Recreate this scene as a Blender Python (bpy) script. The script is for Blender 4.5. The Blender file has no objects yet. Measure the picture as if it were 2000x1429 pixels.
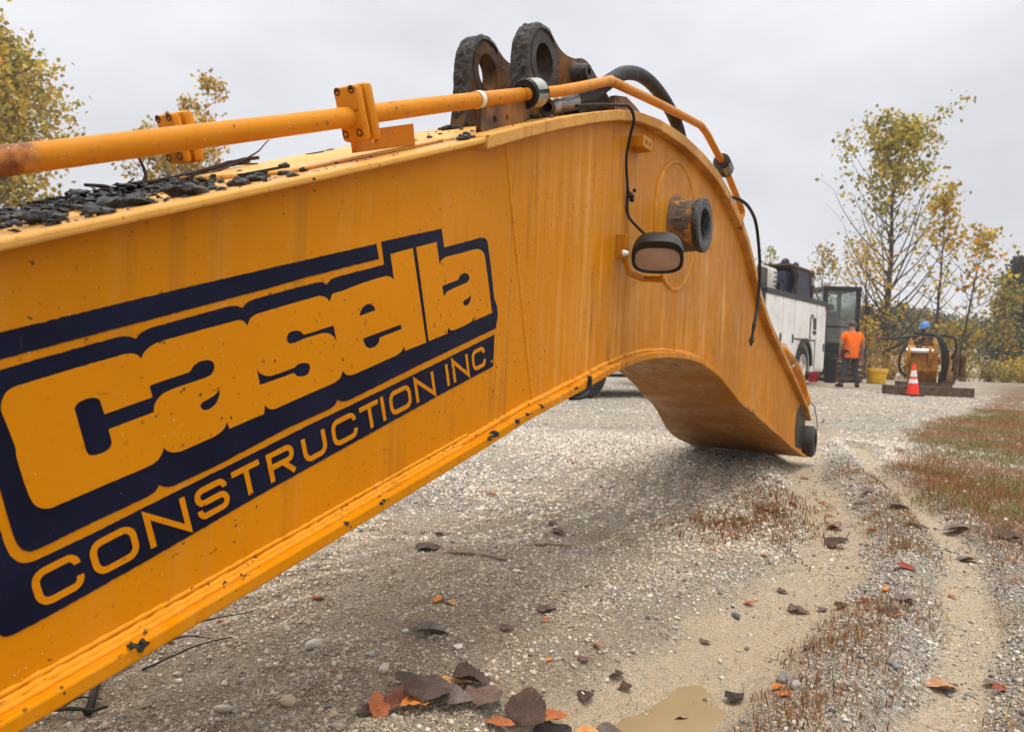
import bpy, bmesh, math, random
import numpy as np
from mathutils import Vector, Matrix, noise

R = math.radians
scene = bpy.context.scene
COL = scene.collection
random.seed(7)
rng = np.random.default_rng(11)

# ------------------------------------------------------------------ camera
cam_data = bpy.data.cameras.new('camera')
cam = bpy.data.objects.new('camera', cam_data)
COL.objects.link(cam)
scene.camera = cam
cam_data.sensor_width = 36.0
cam_data.lens = 26.1
cam_data.clip_start = 0.05
cam_data.clip_end = 6000.0
pitch, roll = R(-1.86), R(2.3)
fwd = Vector((0, math.cos(pitch), math.sin(pitch)))
rgt = Vector((1, 0, 0))
upv = rgt.cross(fwd)
r2 = rgt * math.cos(roll) + upv * math.sin(roll)
u2 = upv * math.cos(roll) - rgt * math.sin(roll)
cam.matrix_world = Matrix(((r2.x, u2.x, -fwd.x, 0.0), (r2.y, u2.y, -fwd.y, 0.0), (r2.z, u2.z, -fwd.z, 0.85), (0, 0, 0, 1)))
cam_data.dof.use_dof = True
cam_data.dof.focus_distance = 1.9
cam_data.dof.aperture_fstop = 7.0

# ------------------------------------------------------------------ sky: overcast, brighter towards the zenith
SUN_EL, SUN_AZ = R(79), R(135)          # azimuth measured clockwise from +Y
world = bpy.data.worlds.new('World')
scene.world = world
world.use_nodes = True
wn = world.node_tree
wn.nodes.clear()
w_out = wn.nodes.new('ShaderNodeOutputWorld')
w_mix = wn.nodes.new('ShaderNodeMixShader')
w_sky = wn.nodes.new('ShaderNodeTexSky')
w_sky.sky_type = 'NISHITA'
w_sky.sun_disc = False
w_sky.sun_elevation = SUN_EL
w_sky.sun_rotation = SUN_AZ
w_b1 = wn.nodes.new('ShaderNodeBackground'); w_b1.inputs[1].default_value = 0.10
w_b2 = wn.nodes.new('ShaderNodeBackground'); w_b2.inputs[1].default_value = 1.0
w_tc = wn.nodes.new('ShaderNodeTexCoord')
w_sep = wn.nodes.new('ShaderNodeSeparateXYZ')
w_map = wn.nodes.new('ShaderNodeMapping'); w_map.inputs['Scale'].default_value = (1.0, 1.0, 2.6)
w_n = wn.nodes.new('ShaderNodeTexNoise'); w_n.inputs['Scale'].default_value = 2.6; w_n.inputs['Detail'].default_value = 5; w_n.inputs['Roughness'].default_value = 0.5
w_ramp = wn.nodes.new('ShaderNodeValToRGB')
w_ramp.color_ramp.elements[0].position = 0.0; w_ramp.color_ramp.elements[0].color = (0.40, 0.405, 0.437, 1)
w_ramp.color_ramp.elements[1].position = 1.0; w_ramp.color_ramp.elements[1].color = (1.60, 1.585, 1.56, 1)
w_e = w_ramp.color_ramp.elements.new(0.42); w_e.color = (0.55, 0.552, 0.578, 1)
w_e = w_ramp.color_ramp.elements.new(0.70); w_e.color = (1.10, 1.095, 1.08, 1)
w_cl = wn.nodes.new('ShaderNodeMapRange')
w_cl.inputs['From Min'].default_value = 0.3; w_cl.inputs['From Max'].default_value = 0.7
w_cl.inputs['To Min'].default_value = 0.83; w_cl.inputs['To Max'].default_value = 1.15
w_mul = wn.nodes.new('ShaderNodeMix'); w_mul.data_type = 'RGBA'; w_mul.blend_type = 'MULTIPLY'; w_mul.inputs[0].default_value = 1.0
wl = wn.links.new
wl(w_tc.outputs['Generated'], w_sep.inputs[0]); wl(w_sep.outputs['Z'], w_ramp.inputs[0])
wl(w_tc.outputs['Generated'], w_map.inputs[0]); wl(w_map.outputs[0], w_n.inputs['Vector'])
wl(w_n.outputs['Fac'], w_cl.inputs['Value'])
wl(w_ramp.outputs[0], w_mul.inputs[6]); wl(w_cl.outputs[0], w_mul.inputs[7])
wl(w_mul.outputs[2], w_b2.inputs[0]); wl(w_sky.outputs[0], w_b1.inputs[0])
w_mix.inputs[0].default_value = 0.94
wl(w_b1.outputs[0], w_mix.inputs[1]); wl(w_b2.outputs[0], w_mix.inputs[2]); wl(w_mix.outputs[0], w_out.inputs[0])

# ------------------------------------------------------------------ sun: veiled by cloud, very soft
sun_data = bpy.data.lights.new('sun', 'SUN')
sun_data.energy = 1.5
sun_data.angle = R(24)
sun_data.color = (1.0, 0.965, 0.91)
sun = bpy.data.objects.new('sun', sun_data)
COL.objects.link(sun)
sdir = Vector((math.sin(SUN_AZ) * math.cos(SUN_EL), math.cos(SUN_AZ) * math.cos(SUN_EL), math.sin(SUN_EL)))
sun.rotation_euler = (-sdir).to_track_quat('-Z', 'Y').to_euler()
sun.location = sdir * 40

# ------------------------------------------------------------------ view
scene.view_settings.view_transform = 'Standard'
scene.view_settings.look = 'None'
scene.view_settings.exposure = 0.66
scene.view_settings.gamma = 1.0
scene.view_settings.use_curve_mapping = False
scene.render.engine = 'CYCLES'
scene.cycles.use_denoising = True
scene.cycles.max_bounces = 5
scene.cycles.diffuse_bounces = 3
scene.cycles.use_adaptive_sampling = True
scene.cycles.adaptive_threshold = 0.025
scene.cycles.transparent_max_bounces = 8
scene.cycles.volume_bounces = 1
scene.cycles.caustics_reflective = False
scene.cycles.caustics_refractive = False

# ------------------------------------------------------------------ helpers
def link_obj(name, me, m=None, parent=None, smooth=False):
    o = bpy.data.objects.new(name, me)
    COL.objects.link(o)
    if m is not None:
        for mm in (m if isinstance(m, (list, tuple)) else [m]):
            me.materials.append(mm)
    if smooth:
        me.polygons.foreach_set('use_smooth', [True] * len(me.polygons))
    if parent is not None:
        o.parent = parent
    return o

def tag(o, label=None, cat=None, group=None, kind=None):
    if label: o['label'] = label
    if cat: o['category'] = cat
    if group: o['group'] = group
    if kind: o['kind'] = kind
    return o

def empty(name, loc=(0, 0, 0), rz=0.0):
    o = bpy.data.objects.new(name, None)
    COL.objects.link(o)
    o.location = loc
    o.rotation_euler = (0, 0, rz)
    o.empty_display_size = 0.2
    return o

def copy_tree(o, parent=None):
    c = o.copy(); COL.objects.link(c); c.parent = parent
    for ch in list(o.children):
        copy_tree(ch, c)
    return c

class MB:
    """collects shapes; build() links them as ONE mesh object"""
    def __init__(self): self.v = []; self.f = []; self.mi = []; self.cur = 0
    def add(self, vs, fs):
        b = len(self.v); self.v += [tuple(p) for p in vs]
        self.f += [tuple(i + b for i in f) for f in fs]; self.mi += [self.cur] * len(fs)
        return self
    def box(self, c, s, rot=None, bev=0.0):
        x, y, z = s[0] / 2, s[1] / 2, s[2] / 2
        if bev > 0:
            vs = []; bm = bmesh.new(); bmesh.ops.create_cube(bm, size=1.0)
            for v in bm.verts: v.co = Vector((v.co.x * s[0], v.co.y * s[1], v.co.z * s[2]))
            bmesh.ops.bevel(bm, geom=list(bm.edges), offset=bev, segments=2, affect='EDGES', profile=0.5)
            bm.verts.ensure_lookup_table(); bm.verts.index_update()
            vs = [v.co.copy() for v in bm.verts]; fs = [[v.index for v in f.verts] for f in bm.faces]; bm.free()
        else:
            vs = [Vector(p) for p in ((-x, -y, -z), (x, -y, -z), (x, y, -z), (-x, y, -z), (-x, -y, z), (x, -y, z), (x, y, z), (-x, y, z))]
            fs = [(3, 2, 1, 0), (4, 5, 6, 7), (0, 1, 5, 4), (1, 2, 6, 5), (2, 3, 7, 6), (3, 0, 4, 7)]
        M = rot if rot is not None else Matrix.Identity(3)
        c = Vector(c)
        return self.add([M @ v + c for v in vs], fs)
    def prism(self, poly, fn, a, b):
        """2D polygon extruded between a and b; fn(u, v, w) -> point"""
        n = len(poly)
        vs = [fn(p[0], p[1], a) for p in poly] + [fn(p[0], p[1], b) for p in poly]
        fs = [tuple(range(n - 1, -1, -1)), tuple(range(n, 2 * n))] + [(i, (i + 1) % n, n + (i + 1) % n, n + i) for i in range(n)]
        return self.add(vs, fs)
    def tube(self, path, r, n=10, caps=True, wob=None):
        path = [Vector(p) for p in path]; m = len(path)
        rr = r if isinstance(r, (list, tuple, np.ndarray)) else [r] * m
        t0 = (path[1] - path[0]).normalized()
        u = t0.orthogonal().normalized()
        vs = []
        for i, p in enumerate(path):
            t = (path[min(i + 1, m - 1)] - path[max(i - 1, 0)]).normalized()
            u = (u - t * u.dot(t)); u = u.normalized() if u.length > 1e-6 else t.orthogonal().normalized()
            w = t.cross(u)
            for k in range(n):
                a = 2 * math.pi * k / n; q = rr[i] if wob is None else rr[i] * wob(i, k)
                vs.append(p + (u * math.cos(a) + w * math.sin(a)) * q)
        fs = [(i * n + k, i * n + (k + 1) % n, (i + 1) * n + (k + 1) % n, (i + 1) * n + k) for i in range(m - 1) for k in range(n)]
        if caps: fs += [tuple(range(n - 1, -1, -1)), tuple((m - 1) * n + k for k in range(n))]
        return self.add(vs, fs)
    def lathe(self, prof, c, axis, n=24, cap=True, wob=None):
        """prof: (distance along axis, radius)"""
        c = Vector(c); axis = Vector(axis).normalized(); u = axis.orthogonal().normalized(); w = axis.cross(u); m = len(prof); vs = []
        for i, (d, r) in enumerate(prof):
            for k in range(n):
                a = 2 * math.pi * k / n; q = r if wob is None else r * wob(i, k)
                vs.append(c + axis * d + (u * math.cos(a) + w * math.sin(a)) * q)
        fs = [(i * n + k, i * n + (k + 1) % n, (i + 1) * n + (k + 1) % n, (i + 1) * n + k) for i in range(m - 1) for k in range(n)]
        if cap: fs += [tuple(range(n - 1, -1, -1)), tuple((m - 1) * n + k for k in range(n))]
        return self.add(vs, fs)
    def ball(self, c, s, sub=2, amp=0.0, freq=3.0, seed=0.0):
        bm = bmesh.new(); bmesh.ops.create_icosphere(bm, subdivisions=sub, radius=1.0)
        bm.verts.ensure_lookup_table()
        s = (s, s, s) if isinstance(s, (int, float)) else s
        vs = []
        for v in bm.verts:
            k = 1.0 + (amp * noise.noise(v.co * freq + Vector((seed, seed * 1.7, -seed))) if amp else 0.0)
            vs.append(Vector((v.co.x * s[0], v.co.y * s[1], v.co.z * s[2])) * k + Vector(c))
        fs = [[v.index for v in f.verts] for f in bm.faces]; bm.free()
        return self.add(vs, fs)
    def build(self, name, m=None, parent=None, smooth=False, sharp=None):
        me = bpy.data.meshes.new(name); me.from_pydata(self.v, [], self.f)
        ob = link_obj(name, me, m, parent, smooth)
        if any(self.mi): me.polygons.foreach_set('material_index', self.mi)
        me.update()
        if smooth and sharp:
            try: me.set_sharp_from_angle(angle=R(sharp))
            except Exception: pass
        return ob

def spline(pts, n):
    """Catmull-Rom through pts"""
    P = [Vector(p) for p in pts]; P = [P[0] * 2 - P[1]] + P + [P[-1] * 2 - P[-2]]; out = []
    for i in range(1, len(P) - 2):
        for k in range(n):
            t = k / n; a, b, c, d = P[i - 1], P[i], P[i + 1], P[i + 2]
            out.append(0.5 * ((2 * b) + (c - a) * t + (2 * a - 5 * b + 4 * c - d) * t * t + (3 * b - a - 3 * c + d) * t ** 3))
    out.append(P[-2]); return out

def color_attr(me, cols, domain='POINT'):
    at = me.color_attributes.new('col', 'FLOAT_COLOR', domain)
    a = np.ones((len(cols), 4), dtype=np.float32); a[:, :3] = cols
    at.data.foreach_set('color', a.ravel())

def np_mesh(name, v, f, m=None, parent=None, smooth=False, cols=None):
    """v (n,3), f (m,k) numpy arrays, fast"""
    me = bpy.data.meshes.new(name); k = f.shape[1]
    me.vertices.add(len(v)); me.vertices.foreach_set('co', np.asarray(v, np.float32).ravel())
    me.loops.add(f.size); me.loops.foreach_set('vertex_index', np.asarray(f, np.int32).ravel())
    me.polygons.add(len(f)); me.polygons.foreach_set('loop_start', np.arange(0, f.size, k, dtype=np.int32)); me.polygons.foreach_set('loop_total', np.full(len(f), k, np.int32))
    me.update(calc_edges=True)
    if cols is not None: color_attr(me, cols)
    return link_obj(name, me, m, parent, smooth)

# ------------------------------------------------------------------ materials
class NM:
    def __init__(self, name, rough=0.6, base=(0.5, 0.5, 0.5), metal=0.0, spec=0.22):
        self.m = bpy.data.materials.new(name); self.m.use_nodes = True; self.t = self.m.node_tree
        self.b = self.t.nodes['Principled BSDF']; self.out = self.t.nodes['Material Output']
        self.b.inputs['Base Color'].default_value = (*base, 1); self.b.inputs['Roughness'].default_value = rough
        self.b.inputs['Metallic'].default_value = metal; self.b.inputs['Specular IOR Level'].default_value = spec
        self._co = None
    def n(self, typ, **kw):
        nd = self.t.nodes.new(typ)
        for k, v in kw.items():
            if hasattr(nd, k): setattr(nd, k, v)
        return nd
    def l(self, a, b): self.t.links.new(a, b)
    def co(self, kind='Object'):
        if self._co is None: self._co = self.n('ShaderNodeTexCoord')
        return self._co.outputs[kind]
    def map(self, scale=(1, 1, 1), loc=(0, 0, 0), kind='Object'):
        k = self.n('ShaderNodeMapping'); k.inputs['Scale'].default_value = scale; k.inputs['Location'].default_value = loc
        self.l(self.co(kind), k.inputs[0]); return k.outputs[0]
    def noise(self, scale, detail=4, rough=0.5, vec=None, dist=0.0):
        k = self.n('ShaderNodeTexNoise'); k.inputs['Scale'].default_value = scale; k.inputs['Detail'].default_value = detail
        k.inputs['Roughness'].default_value = rough; k.inputs['Distortion'].default_value = dist
        self.l(vec if vec is not None else self.co(), k.inputs['Vector']); return k.outputs['Fac']
    def voro(self, scale, feature='F1', out='Distance', vec=None, rand=1.0):
        k = self.n('ShaderNodeTexVoronoi', feature=feature); k.inputs['Scale'].default_value = scale; k.inputs['Randomness'].default_value = rand
        self.l(vec if vec is not None else self.co(), k.inputs['Vector']); return k.outputs[out]
    def rng(self, v, a, b, c=0.0, d=1.0, smooth=True):
        k = self.n('ShaderNodeMapRange'); k.interpolation_type = 'SMOOTHSTEP' if smooth else 'LINEAR'
        for i, x in zip(('From Min', 'From Max', 'To Min', 'To Max'), (a, b, c, d)): k.inputs[i].default_value = x
        self.l(v, k.inputs['Value']); return k.outputs[0]
    def math(self, op, a, b=None):
        k = self.n('ShaderNodeMath', operation=op)
        for i, x in enumerate((a, b)):
            if x is None: continue
            if isinstance(x, (int, float)): k.inputs[i].default_value = x
            else: self.l(x, k.inputs[i])
        return k.outputs[0]
    def mix(self, f, a, b, mode='MIX'):
        k = self.n('ShaderNodeMix'); k.data_type = 'RGBA'; k.blend_type = mode
        for i, x in ((0, f), (6, a), (7, b)):
            if isinstance(x, (int, float)): k.inputs[i].default_value = x
            elif isinstance(x, tuple): k.inputs[i].default_value = (*x, 1)
            else: self.l(x, k.inputs[i])
        return k.outputs[2]
    def ramp(self, v, stops):
        k = self.n('ShaderNodeValToRGB'); e = k.color_ramp.elements
        while len(e) > 1: e.remove(e[-1])
        e[0].position = stops[0][0]; e[0].color = (*stops[0][1], 1)
        for p, c in stops[1:]: q = e.new(p); q.color = (*c, 1)
        self.l(v, k.inputs[0]); return k.outputs[0]
    def attr(self, name='col'):
        k = self.n('ShaderNodeAttribute', attribute_name=name); return k
    def sepxyz(self, v):
        k = self.n('ShaderNodeSeparateXYZ'); self.l(v, k.inputs[0]); return k.outputs
    def color(self, c): self.l(c, self.b.inputs['Base Color']); return self
    def rough(self, c): self.l(c, self.b.inputs['Roughness']); return self
    def bump(self, h, strength=0.4, dist=0.01, prev=None):
        k = self.n('ShaderNodeBump'); k.inputs['Strength'].default_value = strength; k.inputs['Distance'].default_value = dist
        self.l(h, k.inputs['Height'])
        if prev is not None: self.l(prev, k.inputs['Normal'])
        self.l(k.outputs[0], self.b.inputs['Normal']); return k.outputs[0]

def simple(name, base, rough=0.6, metal=0.0, var=0.25, scale=6.0, bump=0.0, bscale=60.0, dirt=None, dirt_amt=0.5):
    m = NM(name, rough, base, metal)
    v = m.rng(m.noise(scale, 5, 0.6), 0.3, 0.7, 1 - var, 1 + var)
    c = m.mix(1.0, base, v, 'MULTIPLY')
    if dirt: c = m.mix(m.rng(m.noise(scale * 0.7, 6, 0.65), 0.48, 0.68, 0, dirt_amt), c, dirt)
    m.color(c)
    if bump: m.bump(m.noise(bscale, 4, 0.6), bump, 0.004)
    return m.m

YEL = (0.60, 0.212, 0.0012)
def make_paint(name, dust=1.0, grime=0.0, specks=1.0, base=YEL, burnt=False):
    """weathered plant paint: deep orange yellow, pale dusty run streaks, mud specks, rain beads"""
    m = NM(name, 0.38, base, spec=0.07)
    xyz = m.sepxyz(m.co())
    big = m.noise(1.6, 4, 0.55)
    c = m.mix(m.rng(big, 0.3, 0.7), tuple(b * 0.93 for b in base), tuple(min(1, b * 1.05) for b in base))
    st = m.noise(1.0, 5, 0.62, m.map((30, 30, 1.3)))
    st2 = m.noise(1.0, 3, 0.5, m.map((9, 9, 0.8), (3, 1, 0)))
    zone = m.rng(xyz[0], -5.05, -3.9)
    fac = m.math('MULTIPLY', m.math('MULTIPLY', m.rng(st, 0.44, 0.66), m.rng(st2, 0.36, 0.62, 0.1, 1.0)), m.math('ADD', m.math('MULTIPLY', zone, 1.0 * dust), 0.12 * dust))
    c = m.mix(fac, c, (0.68, 0.36, 0.10))
    dk = m.math('MULTIPLY', m.math('MULTIPLY', m.rng(m.noise(1.0, 6, 0.65, m.map((22, 22, 0.9), (7, 2, 4))), 0.50, 0.66), m.rng(m.noise(2.6, 4, 0.6), 0.42, 0.62)), m.math('ADD', m.math('MULTIPLY', zone, 0.75 * dust), 0.30 * dust))
    c = m.mix(dk, c, (0.20, 0.085, 0.018))
    sc = m.math('MULTIPLY', m.rng(m.noise(1.0, 3, 0.7, m.map((5, 5, 120), (1, 5, 2))), 0.70, 0.74), m.rng(m.noise(6, 3), 0.52, 0.6))
    c = m.mix(m.math('MULTIPLY', sc, 0.5), c, (0.30, 0.14, 0.04))
    film = m.math('MULTIPLY', m.math('MULTIPLY', zone, m.rng(m.noise(2.2, 5, 0.6), 0.35, 0.65)), 0.7 * dust)
    c = m.mix(film, c, (0.42, 0.16, 0.008))
    if burnt:      # paint scorched off towards the tip
        q = m.math('ADD', xyz[0], m.math('MULTIPLY', m.noise(26, 3), 0.03)); f_ = m.rng(q, -5.925, -5.91, 1, 0)
        c = m.mix(f_, c, m.ramp(m.noise(17, 6, 0.7), [(0.36, (0.05, 0.024, 0.018)), (0.5, (0.24, 0.085, 0.03)), (0.64, (0.52, 0.21, 0.04))]))
    if grime:
        g = m.math('MULTIPLY', m.rng(m.noise(7, 7, 0.68), 0.42, 0.6), grime)
        c = m.mix(g, c, (0.075, 0.055, 0.043))
        g2 = m.math('MULTIPLY', m.rng(m.noise(19, 6, 0.7), 0.5, 0.62), grime)
        c = m.mix(g2, c, (0.23, 0.12, 0.05) if grime < 1.0 else (0.05, 0.032, 0.022))
    sp = m.noise(85, 3, 0.55)
    area = m.rng(m.noise(4.3, 4, 0.6), 0.42, 0.60)
    spk = m.math('MULTIPLY', m.rng(sp, 0.645, 0.675), m.math('MULTIPLY', m.math('ADD', area, 0.18), 0.9 * specks))
    c = m.mix(spk, c, (0.06, 0.035, 0.02))
    sp2 = m.noise(24, 5, 0.66)
    c = m.mix(m.rng(sp2, 0.70, 0.73, 0, 0.85 * specks), c, (0.05, 0.034, 0.022))
    m.color(c)
    m.rough(m.rng(m.noise(11, 4, 0.6), 0.3, 0.7, 0.30, 0.5))
    beads = m.rng(m.voro(75), 0.09, 0.15, 1.0, 0.0)
    bb = m.math('MULTIPLY', beads, m.rng(m.noise(14, 2, 0.5, m.map((1, 1, 0.3))), 0.50, 0.58))
    n1 = m.bump(bb, 0.8, 0.003)
    m.l(m.rng(bb, 0, 1, 0.07, 1.0), m.b.inputs['Specular IOR Level'])
    m.color(m.mix(m.math('MULTIPLY', bb, 0.45), c, (0.85, 0.55, 0.22)))  # beads tinted pale: their sky glint painted into the colour
    m.bump(m.noise(55, 4, 0.6), 0.10, 0.003, n1)
    return m.m

M = {}
M['paint'] = make_paint('yellow_plant_paint', 1.0, 0.0, 1.0)
M['paint_top'] = make_paint('yellow_paint_dusty_skylit', 1.3, 0.12, 1.6, (0.70, 0.36, 0.085))  # top plate: dust, plus skylight painted in as a paler base
M['paint_pipe'] = make_paint('yellow_pipe_paint', 0.5, 0.05, 0.9, (0.58, 0.215, 0.012), True)
M['paint_grimy'] = make_paint('yellow_paint_grimy', 1.0, 0.97, 1.0, (0.24, 0.095, 0.02))
M['paint_lug'] = make_paint('yellow_paint_lug', 0.4, 1.0, 1.0, (0.085, 0.042, 0.015))
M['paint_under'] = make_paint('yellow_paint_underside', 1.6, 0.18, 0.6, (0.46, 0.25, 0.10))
M['paint_foot'] = make_paint('yellow_paint_foot', 1.0, 0.45, 1.0, (0.52, 0.22, 0.03))
M['letter'] = make_paint('yellow_letter_paint', 0.15, 0.0, 0.9, (0.62, 0.22, 0.0012))
M['weld'] = make_paint('yellow_weld_paint', 0.9, 0.0, 1.0, (0.66, 0.255, 0.012))

def make_navy():
    m = NM('navy_vinyl', 0.42, (0.008, 0.010, 0.030), spec=0.12)
    c = m.mix(m.rng(m.noise(5, 5, 0.6), 0.35, 0.7), (0.003, 0.004, 0.017), (0.007, 0.009, 0.030))
    sc = m.noise(1.0, 4, 0.6, m.map((40, 40, 9)))
    c = m.mix(m.rng(sc, 0.70, 0.78, 0, 0.35), c, (0.10, 0.10, 0.11))
    c = m.mix(m.rng(m.noise(130, 2), 0.735, 0.76, 0, 0.5), c, (0.16, 0.12, 0.08))
    m.color(c); m.bump(m.noise(90, 3, 0.6), 0.12, 0.002)
    return m.m
M['navy'] = make_navy()

def make_mud(name, a, b, rough=0.5, scale=40):
    m = NM(name, rough)
    nz = m.noise(scale, 7, 0.65)
    m.color(m.ramp(nz, [(0.3, a), (0.72, b)]))
    m.rough(m.rng(m.noise(scale * 1.7, 4), 0.35, 0.65, rough - 0.2, rough + 0.25))
    n1 = m.bump(m.noise(scale * 3, 6, 0.7), 0.8, 0.006)
    return m.m
M['mud'] = make_mud('wet_black_mud', (0.006, 0.0065, 0.007), (0.050, 0.052, 0.054), 0.30, 60)
M['mud'].node_tree.nodes['Principled BSDF'].inputs['Specular IOR Level'].default_value = 0.5
M['grease_mud'] = make_mud('caked_grease_mud', (0.010, 0.009, 0.0085), (0.080, 0.070, 0.064), 0.45, 60)
M['brown_mud'] = make_mud('dry_brown_mud', (0.055, 0.042, 0.033), (0.17, 0.135, 0.11), 0.6, 60)
M['sand_mud'] = make_mud('sandy_mud', (0.20, 0.15, 0.10), (0.40, 0.31, 0.21), 0.8, 60)
M['rubber'] = simple('black_rubber', (0.018, 0.018, 0.019), 0.55, 0, 0.3, 30, 0.2, 120, (0.10, 0.095, 0.09), 0.35)
M['tyre'] = simple('tyre_rubber', (0.022, 0.022, 0.022), 0.75, 0, 0.3, 8, 0.3, 80, (0.14, 0.12, 0.10), 0.4)
M['steel'] = simple('worn_steel', (0.34, 0.33, 0.31), 0.38, 0.85, 0.3, 20, 0.1, 90, (0.08, 0.07, 0.06), 0.6)
M['bright_steel'] = simple('bright_pin_steel', (0.7, 0.7, 0.7), 0.2, 1.0, 0.1, 10)
M['dark_steel'] = simple('dark_oily_steel', (0.035, 0.032, 0.03), 0.45, 0.3, 0.4, 20, 0.3, 70, (0.14, 0.09, 0.05), 0.5)
M['bolt'] = simple('rusty_bolt', (0.10, 0.05, 0.025), 0.6, 0.4, 0.4, 40, 0.3, 120)
M['black_plastic'] = simple('black_plastic', (0.013, 0.013, 0.0135), 0.42, 0, 0.25, 12, 0.1, 150, (0.11, 0.11, 0.11), 0.25)
M['black_paint'] = simple('black_paint', (0.02, 0.02, 0.021), 0.4, 0, 0.25, 4)
M['white_paint'] = simple('white_body_paint', (0.82, 0.815, 0.785), 0.4, 0, 0.05, 2, 0, 60, (0.42, 0.38, 0.32), 0.35)
M['silver_paint'] = simple('silver_body_paint', (0.5, 0.5, 0.5), 0.35, 0.3, 0.06, 2)
M['rim'] = simple('dusty_white_rim', (0.62, 0.58, 0.52), 0.5, 0, 0.12, 6, 0, 60, (0.3, 0.26, 0.2), 0.5)
M['cream'] = simple('cream_enamel', (0.66, 0.63, 0.56), 0.45, 0, 0.1, 5, 0, 60, (0.25, 0.2, 0.15), 0.4)
M['navy_box'] = simple('navy_enamel', (0.018, 0.02, 0.055), 0.45, 0, 0.3, 4, 0, 60, (0.12, 0.11, 0.11), 0.5)
M['track'] = simple('rusty_track_steel', (0.17, 0.095, 0.065), 0.7, 0.2, 0.4, 9, 0.4, 50, (0.2, 0.15, 0.11), 0.5)
M['red_plastic'] = simple('red_bucket_plastic', (0.50, 0.015, 0.02), 0.4, 0, 0.12, 8)
M['yellow_plastic'] = simple('yellow_tub_plastic', (0.78, 0.44, 0.02), 0.42, 0, 0.1, 6, 0, 60, (0.5, 0.36, 0.12), 0.35)
M['cone'] = simple('cone_orange_red', (0.85, 0.045, 0.02), 0.45, 0, 0.12, 12, 0, 60, (0.35, 0.06, 0.04), 0.4)
M['reflective'] = simple('cone_reflective_band', (0.72, 0.72, 0.70), 0.5, 0, 0.08, 15)
M['timber'] = simple('weathered_timber', (0.10, 0.068, 0.046), 0.85, 0, 0.35, 12, 0.6, 40, (0.2, 0.16, 0.12), 0.5)
M['rust'] = simple('rust_brown_steel', (0.12, 0.06, 0.03), 0.75, 0.1, 0.45, 9, 0.4, 50)
M['skin'] = simple('skin', (0.46, 0.24, 0.16), 0.5, 0, 0.1, 10)
M['hair_grey'] = simple('grey_hair', (0.09, 0.08, 0.075), 0.8, 0, 0.4, 60, 0.6, 150)
M['hair_dark'] = simple('dark_hair', (0.02, 0.014, 0.011), 0.8, 0, 0.4, 60, 0.6, 150)
M['shirt_orange'] = simple('safety_orange_cotton', (0.95, 0.17, 0.012), 0.85, 0, 0.07, 6, 0.5, 12)
M['jeans'] = simple('charcoal_work_trousers', (0.055, 0.056, 0.062), 0.9, 0, 0.2, 6, 0.5, 14)
M['shirt_grey'] = simple('dark_grey_cotton', (0.05, 0.05, 0.055), 0.9, 0, 0.2, 6, 0.5, 14)
M['boot'] = simple('dark_work_boot', (0.03, 0.026, 0.023), 0.7, 0, 0.2, 12)
M['helmet'] = simple('blue_helmet_plastic', (0.07, 0.19, 0.46), 0.4, 0, 0.08, 4)
M['plastic_red'] = simple('red_lens', (0.5, 0.03, 0.02), 0.3)
M['rock'] = simple('pale_rock', (0.42, 0.37, 0.31), 0.9, 0, 0.25, 5, 0.5, 18)
M['rubble_dirt'] = simple('rubble_dirt', (0.30, 0.235, 0.17), 0.95, 0, 0.3, 1.2, 0.6, 4, (0.22, 0.20, 0.17), 0.6)

def make_glass():
    m = NM('cab_glass', 0.04, (0.72, 0.80, 0.78), 0.0, 0.5)
    m.b.inputs['Transmission Weight'].default_value = 0.88; m.b.inputs['IOR'].default_value = 1.2
    m.color(m.mix(m.rng(m.noise(3, 5), 0.35, 0.65), (0.66, 0.75, 0.73), (0.82, 0.88, 0.86)))
    return m.m
M['glass'] = make_glass()
def make_dark_glass():
    m = NM('dark_window', 0.06, (0.012, 0.014, 0.016), 0.0, 0.8); return m.m
M['dark_glass'] = make_dark_glass()
def make_lens():
    m = NM('lamp_lens', 0.3, (0.60, 0.43, 0.32))
    xyz = m.sepxyz(m.co())
    def lines(v): return m.rng(m.math('ABSOLUTE', m.math('SUBTRACT', m.math('FRACT', m.math('MULTIPLY', v, 190.0)), 0.5)), 0.30, 0.48)
    g = m.math('MAXIMUM', lines(xyz[0]), lines(xyz[2]))
    c = m.mix(m.math('MULTIPLY', g, 0.5), (0.50, 0.35, 0.26), (0.28, 0.18, 0.13))
    m.color(m.mix(m.rng(m.noise(40, 4), 0.5, 0.75, 0, 0.6), c, (0.5, 0.36, 0.25))); m.bump(g, 0.5, 0.002)
    return m.m
M['lens'] = make_lens()

def make_bark(name, a, b):
    m = NM(name, 0.9); nz = m.noise(1.0, 5, 0.65, m.map((14, 14, 2.5))); m.color(m.ramp(nz, [(0.3, a), (0.7, b)])); m.bump(nz, 0.6, 0.02); return m.m
M['bark'] = make_bark('grey_brown_bark', (0.035, 0.028, 0.023), (0.12, 0.10, 0.085))
M['twig'] = make_bark('dark_twig_bark', (0.02, 0.015, 0.012), (0.075, 0.055, 0.045))

def make_leafmat(name, trans=0.35):
    m = NM(name, 0.6, spec=0.25); a = m.attr('col')
    m.color(a.outputs['Color'])
    tr = m.n('ShaderNodeBsdfTranslucent'); m.l(a.outputs['Color'], tr.inputs[0])
    mx = m.n('ShaderNodeMixShader'); mx.inputs[0].default_value = trans
    m.l(m.b.outputs[0], mx.inputs[1]); m.l(tr.outputs[0], mx.inputs[2]); m.l(mx.outputs[0], m.out.inputs[0]); return m.m
M['leaf'] = make_leafmat('tree_leaf', 0.4)
M['blade'] = make_leafmat('grass_blade', 0.25)

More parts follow.
